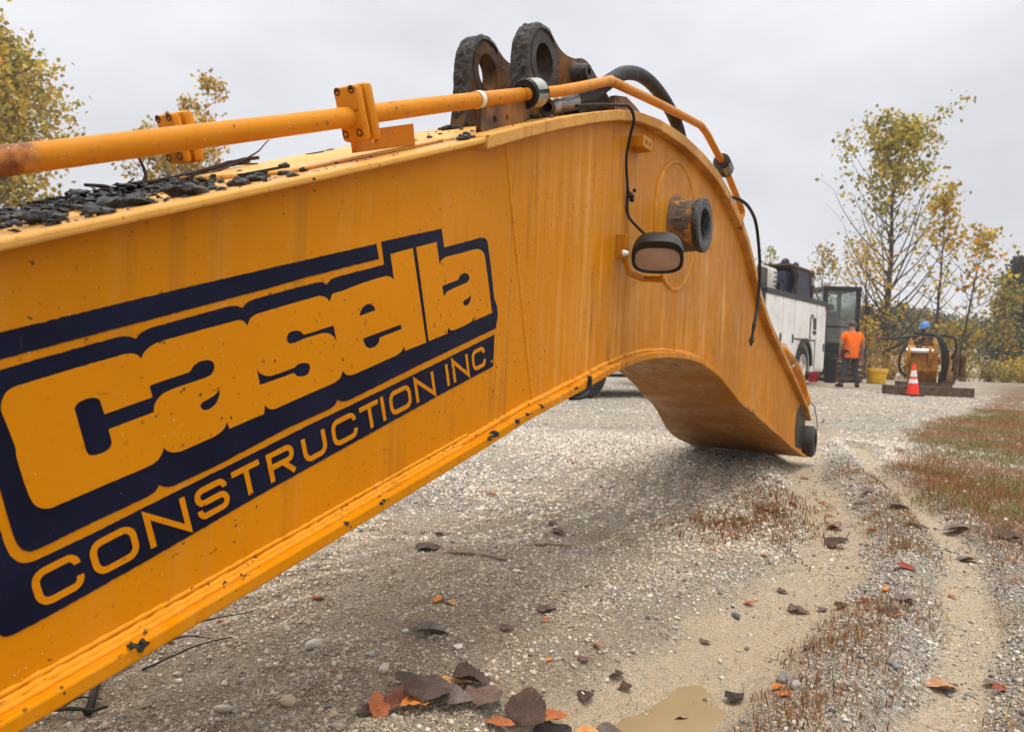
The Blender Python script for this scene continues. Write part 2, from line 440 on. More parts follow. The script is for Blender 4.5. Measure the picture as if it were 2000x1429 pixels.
def make_fallen(name, a, b, vein, rough=0.5, spec=0.35):
    m = NM(name, rough, spec=spec)
    a = tuple(x * 1.35 for x in a); b = tuple(x * 1.35 for x in b)
    c = m.ramp(m.noise(3.2, 6, 0.65), [(0.3, a), (0.7, b)])
    xyz = m.sepxyz(m.co())
    # mid rib and side veins in the leaf's own frame
    rib = m.rng(m.math('ABSOLUTE', xyz[0]), 0.006, 0.02, 1, 0)
    w = m.math('SUBTRACT', xyz[1], m.math('MULTIPLY', m.math('ABSOLUTE', xyz[0]), 0.8))
    side = m.rng(m.math('ABSOLUTE', m.math('SUBTRACT', m.math('FRACT', m.math('MULTIPLY', w, 6.5)), 0.5)), 0.0, 0.09, 1, 0)
    c = m.mix(m.math('MULTIPLY', m.math('MAXIMUM', rib, side), 0.5), c, vein)
    c = m.mix(m.rng(m.noise(14, 4), 0.62, 0.7, 0, 0.5), c, tuple(x * 0.35 for x in a))
    m.color(c); m.bump(m.math('ADD', m.noise(9, 5, 0.6), m.math('MULTIPLY', side, -0.25)), 0.5, 0.05); return m.m
LEAFMAT = {
 'd': make_fallen('leaf_dark_brown', (0.034, 0.019, 0.012), (0.085, 0.049, 0.032), (0.15, 0.09, 0.055), 0.34),
 'k': make_fallen('leaf_black_brown', (0.014, 0.010, 0.009), (0.045, 0.032, 0.028), (0.07, 0.05, 0.04), 0.35),
 'p': make_fallen('leaf_purple_brown', (0.085, 0.045, 0.036), (0.16, 0.095, 0.075), (0.22, 0.14, 0.11), 0.5),
 'r': make_fallen('leaf_rust', (0.28, 0.065, 0.018), (0.42, 0.14, 0.045), (0.5, 0.22, 0.09), 0.45),
 'R': make_fallen('leaf_deep_red', (0.15, 0.018, 0.010), (0.27, 0.045, 0.02), (0.32, 0.09, 0.05), 0.4),
 'm': make_fallen('leaf_maroon', (0.12, 0.035, 0.022), (0.23, 0.075, 0.045), (0.33, 0.14, 0.09), 0.4),
 'o': make_fallen('leaf_orange', (0.50, 0.13, 0.015), (0.62, 0.22, 0.03), (0.68, 0.32, 0.08), 0.45),
 't': make_fallen('leaf_tan_orange', (0.42, 0.19, 0.06), (0.58, 0.30, 0.11), (0.65, 0.42, 0.2), 0.5),
 'T': make_fallen('leaf_tan_brown', (0.27, 0.13, 0.06), (0.42, 0.23, 0.12), (0.52, 0.34, 0.18), 0.55),
 'g': make_fallen('leaf_grey_wet', (0.075, 0.055, 0.045), (0.17, 0.135, 0.115), (0.3, 0.26, 0.23), 0.3)}
M['straw'] = simple('dry_stalk', (0.30, 0.16, 0.07), 0.8)

# ------------------------------------------------------------------ ground relief
def vnoise(x, y, seed=0):
    xi = np.floor(x).astype(np.int64); yi = np.floor(y).astype(np.int64); xf = x - xi; yf = y - yi
    def h(a, b):
        n = (a * 374761393 + b * 668265263 + seed * 982451653) & 0x7fffffff
        n = ((n ^ (n >> 13)) * 1274126177) & 0x7fffffff
        return ((n ^ (n >> 16)) & 0xffff) / 65535.0
    u = xf * xf * (3 - 2 * xf); v = yf * yf * (3 - 2 * yf)
    return (h(xi, yi) * (1 - u) + h(xi + 1, yi) * u) * (1 - v) + (h(xi, yi + 1) * (1 - u) + h(xi + 1, yi + 1) * u) * v
def fbm(x, y, seed=0, oct=4):
    s = 0.0; a = 0.5; t = 0.0
    for k in range(oct): s = s + a * vnoise(x * 2 ** k, y * 2 ** k, seed + k); t += a; a *= 0.5
    return s / t
def dist_poly(x, y, pts):
    d = np.full(np.shape(x), 1e9)
    for (ax, ay), (bx, by) in zip(pts[:-1], pts[1:]):
        vx, vy = bx - ax, by - ay; t = np.clip(((x - ax) * vx + (y - ay) * vy) / (vx * vx + vy * vy), 0, 1)
        d = np.minimum(d, np.hypot(x - ax - t * vx, y - ay - t * vy))
    return d
RUT_A = [(-0.1, 1.2), (0.25, 1.62), (0.47, 1.85), (0.72, 2.2), (1.01, 2.59), (1.34, 3.07), (1.56, 3.43), (1.78, 3.99), (1.93, 4.57), (2.12, 5.24), (2.7, 6.8), (3.6, 9.0)]
RUT_B = [(0.75, 1.3), (0.99, 1.67), (1.29, 2.04), (1.57, 2.46), (1.84, 2.94), (2.07, 3.33), (2.24, 3.84), (2.57, 4.7), (2.77, 5.49), (3.3, 7.0)]
PUDDLE = [(0.22, 1.66), (0.27, 1.74), (0.37, 1.85), (0.49, 1.97), (0.58, 2.02), (0.65, 1.99), (0.61, 1.88), (0.50, 1.76), (0.40, 1.68), (0.30, 1.64)]
RED = [(0.95, 3.35), (1.25, 3.6), (1.55, 4.1), (1.75, 4.7)]
def grass_edge(x, y): return x - np.interp(y, [3.3, 4.25, 5.1, 6.1, 7.7, 9.6, 12, 17, 30], [2.5, 2.52, 2.8, 3.15, 4.1, 5.4, 7.4, 10.9, 21.0]) - 0.25 * (fbm(x * 1.3, y * 1.3, 31) - 0.5) * 2
def sstep(a, b, v):
    t = np.clip((v - a) / (b - a), 0, 1); return t * t * (3 - 2 * t)
def left_of_rut(x, y): return np.interp(y, [q[1] for q in RUT_A], [q[0] for q in RUT_A]) - x > 0
def tread(x, y):
    """wheel track arcs left of the sandy rut: 0..1 ridge height and how much of it applies"""
    d = dist_poly(x, y, RUT_A) + 0.10 * (fbm(x * 1.6, y * 1.6, 19) - 0.5)
    on = left_of_rut(x, y) * sstep(0.34, 0.5, d) * (1 - sstep(1.35, 1.8, d)) * (1 - sstep(4.6, 6.0, y)) * (0.35 + 0.65 * sstep(0.35, 0.55, fbm(x * 1.1, y * 1.1, 23)))
    return 0.5 + 0.5 * np.sin(2 * np.pi * d / 0.155 + 1.5 * fbm(x * 3, y * 3, 29)), on
def zones(x, y):
    w = (fbm(x * 3.0, y * 3.0, 5) - 0.5)
    da = dist_poly(x, y, RUT_A); db = dist_poly(x, y, RUT_B)
    sand = np.maximum(1 - sstep(0.11, 0.23, da + w * 0.24), (1 - sstep(0.05, 0.13, db + w * 0.10)) * 0.95)
    sand = np.maximum(sand, sstep(0.60, 0.72, fbm(x * 0.9 + 3, y * 0.9, 17)) * 0.5 * sstep(3.6, 4.6, y) * (1 - sstep(6, 14, y)))
    grass = sstep(-0.15, 0.3, grass_edge(x, y)) * sstep(2.9, 3.7, y + w * 0.4)
    dirt = (1 - sstep(-0.2, 0.9, x - 0.25 * (y - 1.5) + w * 0.6)) * (1 - sstep(2.3, 4.2, y + w))
    tr, on = tread(x, y); dirt = np.maximum(dirt, on * (0.35 + 0.65 * tr))
    dirt = np.maximum(dirt, 0.8 * (1 - sstep(0.15, 0.42, dist_poly(x, y, [(-0.6, 1.9), (0.2, 2.6), (0.9, 3.2), (1.4, 3.9)]) + w * 0.3)))
    return sand * (1 - grass), grass, dirt * (1 - sand) * (1 - grass)
def gh(x, y):
    x = np.asarray(x, float); y = np.asarray(y, float)
    near = 1 - sstep(9, 22, np.hypot(x, y))
    z = (fbm(x * 1.1, y * 1.1, 3) - 0.5) * 0.035 * near
    da = dist_poly(x, y, RUT_A); db = dist_poly(x, y, RUT_B)
    z = z - 0.062 * np.exp(-(da / 0.18) ** 4) * near - 0.045 * np.exp(-(db / 0.11) ** 4) * near
    z = z + 0.030 * np.exp(-((da - 0.33) / 0.09) ** 2) * near * (0.6 + 0.8 * fbm(x * 4, y * 4, 33)) + 0.018 * np.exp(-((db - 0.20) / 0.06) ** 2) * near
    tr, on = tread(x, y); z = z + 0.020 * (tr - 0.5) * on * near
    # tread ridges running with the wheel track
    z = z - 0.024 * np.exp(-((((x - 0.42) ** 2 + (y - 1.80) ** 2 - 1.25 * (x - 0.42) * (y - 1.80)) * (1 + 2.4 * (fbm(x * 8, y * 8, 51) - 0.5))) / 0.024) ** 2)
    z = z + (fbm(x * 9, y * 9, 13, 4) - 0.5) * 0.020 * (1 - sstep(4, 9, np.hypot(x, y)))
    return z - 0.006
def ghs(x, y): return float(gh(np.array([x]), np.array([y]))[0])

def axis_coords(lo, hi, step, far, grow=1.16):
    a = list(np.arange(lo, hi + 1e-6, step)); d = step; p = hi; q = lo; L = []; Rr = []
    while p < far: d *= grow; p += d; Rr.append(p)
    d = step
    while q > -far: d *= grow; q -= d; L.append(q)
    return np.array(L[::-1] + a + Rr)
gx = axis_coords(-2.2, 4.4, 0.03, 1500); gy = axis_coords(1.0, 7.5, 0.03, 1500)
GX, GY = np.meshgrid(gx, gy)
gz = gh(GX.ravel(), GY.ravel())
gv = np.stack([GX.ravel(), GY.ravel(), gz], 1)
nx, ny = len(gx), len(gy)
ii = (np.arange(ny - 1)[:, None] * nx + np.arange(nx - 1)[None, :]).ravel()
gf = np.stack([ii, ii + 1, ii + 1 + nx, ii + nx], 1)
zs, zg, zd = zones(GX.ravel(), GY.ravel())

def make_ground():
    m = NM('gravel_yard', 0.85, spec=0.3)
    g = m.co('Object')
    at = m.attr('col'); sp = m.n('ShaderNodeSeparateColor'); m.l(at.outputs['Color'], sp.inputs[0])
    sand, grass, dirt = sp.outputs
    fine = m.voro(170, 'F1', 'Color'); coarse = m.voro(62, 'F1', 'Color')
    def grey(v, stops):
        s2 = m.n('ShaderNodeSeparateColor'); m.l(v, s2.inputs[0]); return m.ramp(s2.outputs[0], stops)
    pal = [(0.0, (0.035, 0.037, 0.04)), (0.25, (0.17, 0.16, 0.15)), (0.5, (0.40, 0.355, 0.30)), (0.75, (0.60, 0.53, 0.44)), (1.0, (0.74, 0.69, 0.61))]
    cf = grey(fine, pal); cc = grey(coarse, pal)
    gr = m.mix(m.rng(m.noise(9, 3), 0.4, 0.6), cf, cc)
    tan = m.mix(m.noise(24, 4, 0.6), (0.48, 0.365, 0.24), (0.76, 0.62, 0.45))
    streak = m.noise(1.0, 4, 0.6, m.map((0.35, 1.1, 1)))
    c = m.mix(m.rng(streak, 0.42, 0.62, 0.15, 0.72), gr, tan)
    sandc = m.mix(m.noise(60, 3, 0.7), (0.56, 0.425, 0.265), (0.82, 0.66, 0.46))
    c = m.mix(m.math('MULTIPLY', sand, m.rng(m.noise(11, 5, 0.65), 0.3, 0.55, 0.6, 0.97)), c, sandc)
    dirtc = m.mix(m.rng(m.noise(75, 5, 0.75), 0.32, 0.68), (0.22, 0.16, 0.10), (0.60, 0.46, 0.305))
    c = m.mix(m.math('MULTIPLY', dirt, m.rng(m.noise(5, 4), 0.3, 0.6, 0.6, 0.95)), c, dirtc)
    turf = m.ramp(m.noise(5.5, 6, 0.7), [(0.3, (0.14, 0.070, 0.034)), (0.55, (0.26, 0.135, 0.058)), (0.75, (0.40, 0.29, 0.18))])
    c = m.mix(m.math('MULTIPLY', grass, m.rng(m.noise(0.55, 5, 0.6), 0.32, 0.5, 0.45, 0.95)), c, turf)
    m.color(c)
    m.rough(m.rng(m.noise(3, 4), 0.35, 0.65, 0.6, 0.95))
    h = m.math('ADD', m.voro(170), m.math('MULTIPLY', m.voro(62), 1.6))
    n1 = m.bump(h, 1.0, 0.016); m.bump(m.noise(230, 5, 0.75), 0.8, 0.005, n1)
    return m.m
M['ground'] = make_ground()
ground = np_mesh('ground', gv, gf, M['ground'], smooth=True, cols=np.stack([zs, zg, zd], 1))
tag(ground, kind='structure')

# puddle of muddy water in the wheel rut
mw = NM('muddy_water', 0.16, (0.44, 0.32, 0.17), spec=0.3)
mw.color(mw.mix(mw.noise(7, 4), (0.26, 0.185, 0.095), (0.35, 0.26, 0.15))); mw.bump(mw.noise(30, 3), 0.03, 0.002)
pa = np.linspace(0, 2 * np.pi, 40); rim_z = np.sort(gh(0.42 + 0.27 * np.cos(pa) * 0.9 + 0.0, 1.80 + 0.27 * np.sin(pa) * 0.9))
pl = float(gh(np.array([0.42]), np.array([1.80]))[0]) + 0.0105
px_ = np.linspace(0.12, 0.74, 125); py_ = np.linspace(1.50, 2.12, 125); PX, PY = np.meshgrid(px_, py_); wet = gh(PX, PY) < pl + 0.003
ell = ((PX - 0.42) ** 2 + (PY - 1.80) ** 2 - 1.25 * (PX - 0.42) * (PY - 1.80)) < 0.034
wet &= ell; b = MB(); b.add([Vector((x, y, pl)) for x, y in zip(PX.ravel(), PY.ravel())], [(i * 125 + j, i * 125 + j + 1, (i + 1) * 125 + j + 1, (i + 1) * 125 + j) for i in range(124) for j in range(124) if wet[i, j]])
pud = b.build('puddle', mw.m); bmx = bmesh.new(); bmx.from_mesh(pud.data); bmesh.ops.delete(bmx, geom=[v for v in bmx.verts if not v.link_faces], context='VERTS'); bmx.to_mesh(pud.data); bmx.free()
tag(pud, kind='structure')

# ------------------------------------------------------------------ gravel: tens of thousands of small stones
t = (1 + 5 ** 0.5) / 2
ICO_V = np.array([(-1, t, 0), (1, t, 0), (-1, -t, 0), (1, -t, 0), (0, -1, t), (0, 1, t), (0, -1, -t), (0, 1, -t), (t, 0, -1), (t, 0, 1), (-t, 0, -1), (-t, 0, 1)]) / math.hypot(1, t)
ICO_F = np.array([(0, 11, 5), (0, 5, 1), (0, 1, 7), (0, 7, 10), (0, 10, 11), (1, 5, 9), (5, 11, 4), (11, 10, 2), (10, 7, 6), (7, 1, 8), (3, 9, 4), (3, 4, 2), (3, 2, 6), (3, 6, 8), (3, 8, 9), (4, 9, 5), (2, 4, 11), (6, 2, 10), (8, 6, 7), (9, 8, 1)])
OCT_V = np.array([(1, 0, 0), (0, 1, 0), (-1, 0, 0), (0, -1, 0), (0, 0, 1), (0, 0, -1)], float)
OCT_F = np.array([(0, 1, 4), (1, 2, 4), (2, 3, 4), (3, 0, 4), (1, 0, 5), (2, 1, 5), (3, 2, 5), (0, 3, 5)])
STONE_PAL = np.array([(0.70, 0.66, 0.58), (0.60, 0.53, 0.43), (0.48, 0.45, 0.40), (0.34, 0.33, 0.315), (0.19, 0.19, 0.195), (0.09, 0.097, 0.11), (0.54, 0.42, 0.28), (0.42, 0.31, 0.205), (0.64, 0.55, 0.42)])
def stones(name, pts, size, V0, F0, m, cols=None, sink=0.25):
    n = len(pts); nv = len(V0)
    V = V0[None] * (1 + rng.uniform(-0.32, 0.32, (n, nv, 1)))
    V = V * np.stack([rng.uniform(0.75, 1.25, n), rng.uniform(0.6, 1.0, n), rng.uniform(0.4, 0.8, n)], 1)[:, None, :]
    a = rng.uniform(0, 2 * np.pi, n); c, s = np.cos(a), np.sin(a); tl = rng.normal(0, 0.35, n); ct, st = np.cos(tl), np.sin(tl)
    x, y, z = V[..., 0], V[..., 1], V[..., 2]
    y2 = y * ct[:, None] - z * st[:, None]; z2 = y * st[:, None] + z * ct[:, None]
    V = np.stack([x * c[:, None] - y2 * s[:, None], x * s[:, None] + y2 * c[:, None], z2], -1) * (size / 2)[:, None, None]
    z0 = gh(pts[:, 0], pts[:, 1]) + size * (0.5 * 0.6 - sink)
    V = V + np.stack([pts[:, 0], pts[:, 1], z0], 1)[:, None, :]
    F = (F0[None] + (np.arange(n) * nv)[:, None, None]).reshape(-1, 3)
    if cols is None:
        right = (~left_of_rut(pts[:, 0], pts[:, 1])) & (pts[:, 1] < 6)
        k = rng.choice(len(STONE_PAL), n, p=[0.16, 0.15, 0.13, 0.12, 0.11, 0.09, 0.09, 0.06, 0.09]); cols = STONE_PAL[k] * rng.uniform(0.85, 1.2, (n, 1)); s_, g_, d_ = zones(pts[:, 0], pts[:, 1]); mx = np.clip(0.05 + 0.5 * d_ + rng.normal(0, 0.25, n), 0, 0.9)[:, None]; cols = cols * (1 - mx) + np.array((0.50, 0.385, 0.26)) * rng.uniform(0.75, 1.2, (n, 1)) * mx; cols = cols * np.where(right, 0.80, np.where(pts[:, 1] > 3.1, 1.12, 1.0))[:, None]
    return np_mesh(name, V.reshape(-1, 3), F, m, cols=np.repeat(cols, nv, 0))
def scatter(n, x0, x1, y0, y1):
    return np.stack([rng.uniform(x0, x1, n), rng.uniform(y0, y1, n)], 1)
def in_view(p, pad=0.15): return (np.abs(p[:, 0]) < p[:, 1] * 0.72 + pad)
ms = NM('gravel_stone', 0.75, spec=0.4); sa = ms.attr('col')
ms.color(ms.mix(1.0, sa.outputs['Color'], ms.rng(ms.noise(140, 4, 0.6), 0.3, 0.7, 0.8, 1.15), 'MULTIPLY')); ms.bump(ms.noise(260, 3), 0.25, 0.002)
M['stone'] = ms.m
def density(p):
    s, g, d = zones(p[:, 0], p[:, 1]); cl = fbm(p[:, 0] * 2.2, p[:, 1] * 2.2, 41)
    return (1 - 0.90 * s) * (1 - 0.85 * g) * (1 - 0.15 * d) * (0.35 + 1.1 * sstep(0.3, 0.65, cl))
def sized(n, lo, hi, k=2.2): return lo * (1 - rng.random(n) * (1 - (lo / hi) ** k)) ** (-1 / k)
p = scatter(210000, -1.3, 2.6, 1.35, 3.2); p = p[in_view(p) & (rng.random(len(p)) < density(p))]
tag(stones('gravel_near', p, sized(len(p), 0.0042, 0.028, 2.1), OCT_V, OCT_F, M['stone']), 'crushed grey and tan gravel strewn over the near ground', 'gravel', kind='stuff').name = 'gravel'
p = scatter(200000, -1.5, 4.6, 3.1, 7.5); p = p[in_view(p) & (rng.random(len(p)) < density(p))]
tag(stones('gravel', p, sized(len(p), 0.008, 0.04, 2.3), OCT_V, OCT_F, M['stone']), 'grey gravel spread over the yard around the boom foot', 'gravel', kind='stuff')
p = scatter(70000, -2, 12, 7.4, 19); p = p[in_view(p, 0.5) & (rng.random(len(p)) < density(p) * 0.7)]
tag(stones('gravel', p, sized(len(p), 0.016, 0.055, 2.4), OCT_V, OCT_F, M['stone']), 'pale gravel covering the far part of the yard', 'gravel', kind='stuff')

# single stones that stand out
SAME = {}
for i, (x, y, sz, c) in enumerate([(-0.51, 2.0, 0.055, 1), (-0.49, 1.70, 0.05, 6), (0.78, 2.0, 0.045, 4), (0.77, 1.90, 0.04, 3), (-0.30, 1.89, 0.04, 1), (1.07, 1.99, 0.035, 4), (0.80, 2.52, 0.035, 5), (-0.35, 1.98, 0.035, 3), (-0.62, 1.64, 0.045, 8), (0.98, 2.12, 0.032, 3), (-0.12, 2.05, 0.032, 0), (0.30, 2.6, 0.03, 5), (0.05, 2.75, 0.03, 0), (-0.40, 1.82, 0.03, 6)]):
    o = stones('stone', np.array([(0.0, 0.0)]), np.array([sz]), ICO_V, ICO_F, M['stone'], cols=STONE_PAL[c][None], sink=0.2)
    bmx = bmesh.new(); bmx.from_mesh(o.data); bmesh.ops.subdivide_edges(bmx, edges=list(bmx.edges), cuts=1, use_grid_fill=True)
    for v in bmx.verts: v.co *= 1 + 0.07 * noise.noise(v.co * 28 + Vector((i, 0, 0)))
    zc = sum(v.co.z for v in bmx.verts) / len(bmx.verts)
    for v in bmx.verts: v.co.z -= zc
    bmx.to_mesh(o.data); bmx.free()
    o.location = (x, y, ghs(x, y) + sz * 0.16)
    nm = {0: 'whitish', 1: 'pale cream', 3: 'mid grey', 4: 'slate grey', 5: 'dark blue grey', 6: 'tan', 8: 'beige'}[c]
    SAME[nm] = SAME.get(nm, 0) + 1
    tag(o, '%s%s loose stone larger than the gravel around it, %s' % (('second ' if SAME[nm] == 2 else 'third ' if SAME[nm] == 3 else ''), nm, 'left of the leaf pile' if x < -0.25 else ('behind the leaf pile' if x < 0.4 else 'right of the puddle')), 'stone', 'larger loose stones in the gravel')

# ------------------------------------------------------------------ grass and weeds
def blades(name, base, length, width, cols, label, lean=0.5):
    n = len(base); az = rng.uniform(0, 2 * np.pi, n); ln = np.abs(rng.normal(0, lean, n)) + 0.1
    dx, dy = np.cos(az) * np.sin(ln), np.sin(az) * np.sin(ln); dz = np.cos(ln)
    px, py = -np.sin(az + rng.normal(0, 0.8, n)), np.cos(az + rng.normal(0, 0.8, n))
    z0 = gh(base[:, 0], base[:, 1]) - 0.003
    B = np.stack([base[:, 0], base[:, 1], z0], 1); P = np.stack([px, py, np.zeros(n)], 1) * (width / 2)[:, None]
    D = np.stack([dx, dy, dz], 1) * length[:, None]; droop = np.stack([dx, dy, -0.5 * np.ones(n)], 1) * (length * rng.uniform(0.05, 0.4, n))[:, None]
    V = np.stack([B - P, B + P, B + D * 0.6 + P * 0.7, B + D * 0.6 - P * 0.7, B + D + droop], 1).reshape(-1, 3)
    k = (np.arange(n) * 5)[:, None]
    F = np.concatenate([k + np.array([[0, 1, 2]]), k + np.array([[0, 2, 3]]), k + np.array([[3, 2, 4]])])
    return tag(np_mesh(name, V, F, M['blade'], cols=np.repeat(cols, 5, 0)), label, name, kind='stuff')
DRY = np.array([(0.27, 0.105, 0.035), (0.34, 0.17, 0.06), (0.42, 0.27, 0.12), (0.20, 0.08, 0.03), (0.14, 0.15, 0.035), (0.20, 0.21, 0.05)])
def tufts(pts, per, spread):
    b = np.repeat(pts, per, 0); return b + rng.normal(0, spread, b.shape)
# turf on the right
p = scatter(17000, 2.2, 10.5, 3.2, 13); p = p[(grass_edge(p[:, 0], p[:, 1]) > 0) & in_view(p, 0.4)]
p = p[rng.random(len(p)) < np.clip(0.45 + 1.8 * (fbm(p[:, 0] * 1.1, p[:, 1] * 1.1, 61) - 0.35), 0, 1)]
gp = tufts(p, 17, 0.045); gn = fbm(gp[:, 0] * 0.9, gp[:, 1] * 0.9, 71)
ci = np.where(rng.random(len(gp)) < sstep(0.52, 0.62, gn) * 0.75, rng.choice([4, 5, 5], len(gp)), rng.choice([0, 0, 1, 1, 2, 3], len(gp)))
blades('grass', gp, rng.uniform(0.025, 0.075, len(gp)), rng.uniform(0.0022, 0.005, len(gp)), DRY[ci] * rng.uniform(0.8, 1.2, (len(gp), 1)), 'short brown and green autumn grass right of the yard', 0.7)
# reddish weeds by the wheel rut
p = np.concatenate([np.stack([np.interp(u, [0, .33, .66, 1], [q[0] for q in RED]), np.interp(u, [0, .33, .66, 1], [q[1] for q in RED])], 1) for u in [rng.random(330)]]) + rng.normal(0, 0.16, (330, 2))
gp = tufts(p, 10, 0.03)
blades('weeds', gp, rng.uniform(0.015, 0.055, len(gp)), rng.uniform(0.003, 0.007, len(gp)), DRY[rng.choice([0, 0, 0, 1, 3, 3, 4], len(gp))] * rng.uniform(0.75, 1.15, (len(gp), 1)), 'low red brown weeds left of the sandy wheel rut', 0.8)
# sparse weeds in the stony strip and over the gravel
p = scatter(5200, 0.45, 3.4, 1.45, 5.8); da = dist_poly(p[:, 0], p[:, 1], RUT_A); db = dist_poly(p[:, 0], p[:, 1], RUT_B)
side = (p[:, 0] - np.interp(p[:, 1], [q[1] for q in RUT_A], [q[0] for q in RUT_A])) > 0.18
p = p[side & (da > 0.16) & (db > 0.11) & in_view(p) & (fbm(p[:, 0] * 2.4, p[:, 1] * 2.4, 91) > 0.46)]
gp = tufts(p, 22, 0.04)
blades('weeds', gp, rng.uniform(0.012, 0.058, len(gp)), rng.uniform(0.0016, 0.0042, len(gp)), DRY[rng.choice([0, 0, 0, 1, 1, 2, 3, 3, 4], len(gp))] * rng.uniform(0.75, 1.2, (len(gp), 1)), 'sparse rusty weeds in the stony strip between the ruts', 0.95)
p = scatter(260, -0.9, 1.2, 1.7, 4.2); p = p[fbm(p[:, 0] * 2, p[:, 1] * 2, 97) > 0.5]
gp = tufts(p, 7, 0.022)
blades('weeds', gp, rng.uniform(0.010, 0.032, len(gp)), rng.uniform(0.0015, 0.003, len(gp)), DRY[rng.choice([0, 0, 1, 3, 3, 4], len(gp))] * rng.uniform(0.7, 1.1, (len(gp), 1)), 'tiny scattered dry weeds in the gravel near the boom', 0.8)

# ------------------------------------------------------------------ the excavator boom (local x along the boom, y into it, z up)
boom = empty('excavator_boom', (2.4118, 6.0607, 0.0), R(90 - 30.348))
tag(boom, 'yellow excavator boom lying on the gravel with navy lettering on its side', 'excavator boom')
def bp(s, off, z): return Vector((s, -off, z))
TOP = np.array([(-8.0, .215), (-7.0, .575), (-6.5, .762), (-6.007, .944), (-5.537, 1.117), (-5.037, 1.303), (-4.822, 1.390), (-4.6, 1.474), (-4.4, 1.544), (-4.226, 1.600), (-4.055, 1.643), (-3.838, 1.676), (-3.549, 1.693), (-3.289, 1.687), (-3.038, 1.661), (-2.806, 1.609), (-2.574, 1.535), (-2.386, 1.450), (-2.233, 1.348), (-2.041, 1.208), (-1.862, 1.104), (-1.659, 1.010), (-1.296, .885), (-.993, .769), (-.537, .596), (-.133, .440), (.10, .320)])
BOT = np.array([(-8.0, .0), (-7.0, .135), (-6.4, .262), (-5.978, .352), (-5.824, .386), (-5.58, .442), (-5.379, .489), (-4.932, .593), (-4.733, .643), (-4.422, .705), (-4.193, .754), (-4.062, .778), (-3.918, .798), (-3.756, .809), (-3.576, .812), (-3.301, .803), (-3.135, .784), (-2.857, .726), (-2.588, .640), (-2.371, .563), (-2.171, .521), (-1.817, .433), (-1.279, .298), (-.707, .152), (-.094, .012), (.10, .012)])
def smooth_curve(P, n=900, k=11):
    s = np.linspace(P[0, 0], P[-1, 0], n); z = np.interp(s, P[:, 0], P[:, 1]); zp = np.pad(z, k, mode='reflect', reflect_type='odd')
    w = np.hanning(2 * k + 1); return s, np.convolve(zp, w / w.sum(), 'valid')
TS, TZ = smooth_curve(TOP); BS, BZ = smooth_curve(BOT)
def zt(s, off=0.03): return np.interp(s, TS, TZ) + 0.021 * (0.03 - off)
def zb(s): return np.interp(s, BS, BZ)
def wd(s): return 0.46 + 0.40 * sstep(-2.75, -0.35, np.asarray(s, float))
def strip(name, s, o0, o1, z00, z01, z10, z11, m, parent=boom, bev=0.0):
    """bar along s: front offset o0 with z00..z01, back offset o1 with z10..z11"""
    n = len(s); V = np.stack([np.stack([s, -o0, z00], 1), np.stack([s, -o0, z01], 1), np.stack([s, -o1, z11], 1), np.stack([s, -o1, z10], 1)], 1).reshape(-1, 3)
    F = []
    for i in range(n - 1):
        for k in range(4): a, c = i * 4 + k, i * 4 + (k + 1) % 4; F.append((a, c, c + 4, a + 4))
    b = MB(); b.add([Vector(v) for v in V], F + [(3, 2, 1, 0), tuple((n - 1) * 4 + k for k in range(4))]); b.f = [f[::-1] for f in b.f]
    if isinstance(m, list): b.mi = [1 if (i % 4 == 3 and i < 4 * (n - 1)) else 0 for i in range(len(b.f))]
    o = b.build(name, m, parent)
    if bev:
        md = o.modifiers.new('bevel', 'BEVEL'); md.width = bev; md.segments = 2; md.limit_method = 'ANGLE'; md.angle_limit = R(50)
    return o
one = np.ones
# side plates
s = np.linspace(-7.95, 0.03, 240)
strip('side_plate', s, 0 * s, 0 * s - 0.014, zb(s) + 0.02, zt(s) - 0.012, zb(s) + 0.02, zt(s) - 0.012, M['paint'])
strip('side_plate', s, -wd(s) + 0.014, -wd(s), zb(s) + 0.02, zt(s) - 0.002, zb(s) + 0.02, zt(s) - 0.002, M['paint'])
# top plate: thin towards the tip, thicker over the bend
s1 = np.linspace(-7.95, -4.99, 90); s2 = np.linspace(-4.985, 0.09, 200)
th2 = 0.030 + 0.012 * sstep(-4.2, -3.2, s2) * (1 - sstep(-1.6, -0.8, s2))
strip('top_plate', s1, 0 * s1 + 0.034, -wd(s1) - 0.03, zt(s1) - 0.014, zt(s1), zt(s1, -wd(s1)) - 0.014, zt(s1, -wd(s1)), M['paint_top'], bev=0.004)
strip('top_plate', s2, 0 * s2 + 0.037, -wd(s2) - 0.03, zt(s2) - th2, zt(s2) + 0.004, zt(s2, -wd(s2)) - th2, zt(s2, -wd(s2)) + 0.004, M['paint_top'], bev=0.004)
# bottom plate
s = np.linspace(-7.95, 0.0, 260)
strip('bottom_plate', s, 0 * s + 0.034, -wd(s) - 0.03, zb(s), zb(s) + 0.025, zb(s), zb(s) + 0.025, [M['paint'], M['paint_under']], bev=0.004)

# weld beads
def bead(name, path, r, seed, amp=0.35, n=8, step=0.006, mat=None):
    P = [path[0]]; L = 0.0; pts = []
    for a, c in zip(path[:-1], path[1:]):
        d = (c - a).length; k = max(1, int(d / step))
        pts += [a.lerp(c, i / k) for i in range(k)]
    pts.append(path[-1])
    rr = [r * (1 + amp * (0.5 * math.sin(i * 1.5 + 2 * noise.noise(Vector((i * 0.13, seed, 0)))) + 0.9 * noise.noise(Vector((i * 0.35, seed, 3))))) for i in range(len(pts))]
    pts = [p + Vector((0, 0, 1)) * 0.25 * r * noise.noise(Vector((i * 0.06, seed, 8))) for i, p in enumerate(pts)]
    b = MB(); b.tube(pts, rr, n); return b.build(name, mat or M['weld'], boom, smooth=True)
sb = np.linspace(-6.2, -2.2, 200)
bead('weld_bead', [bp(x, 0.001, float(zb(x)) + 0.029) for x in sb], 0.0085, 1.0)
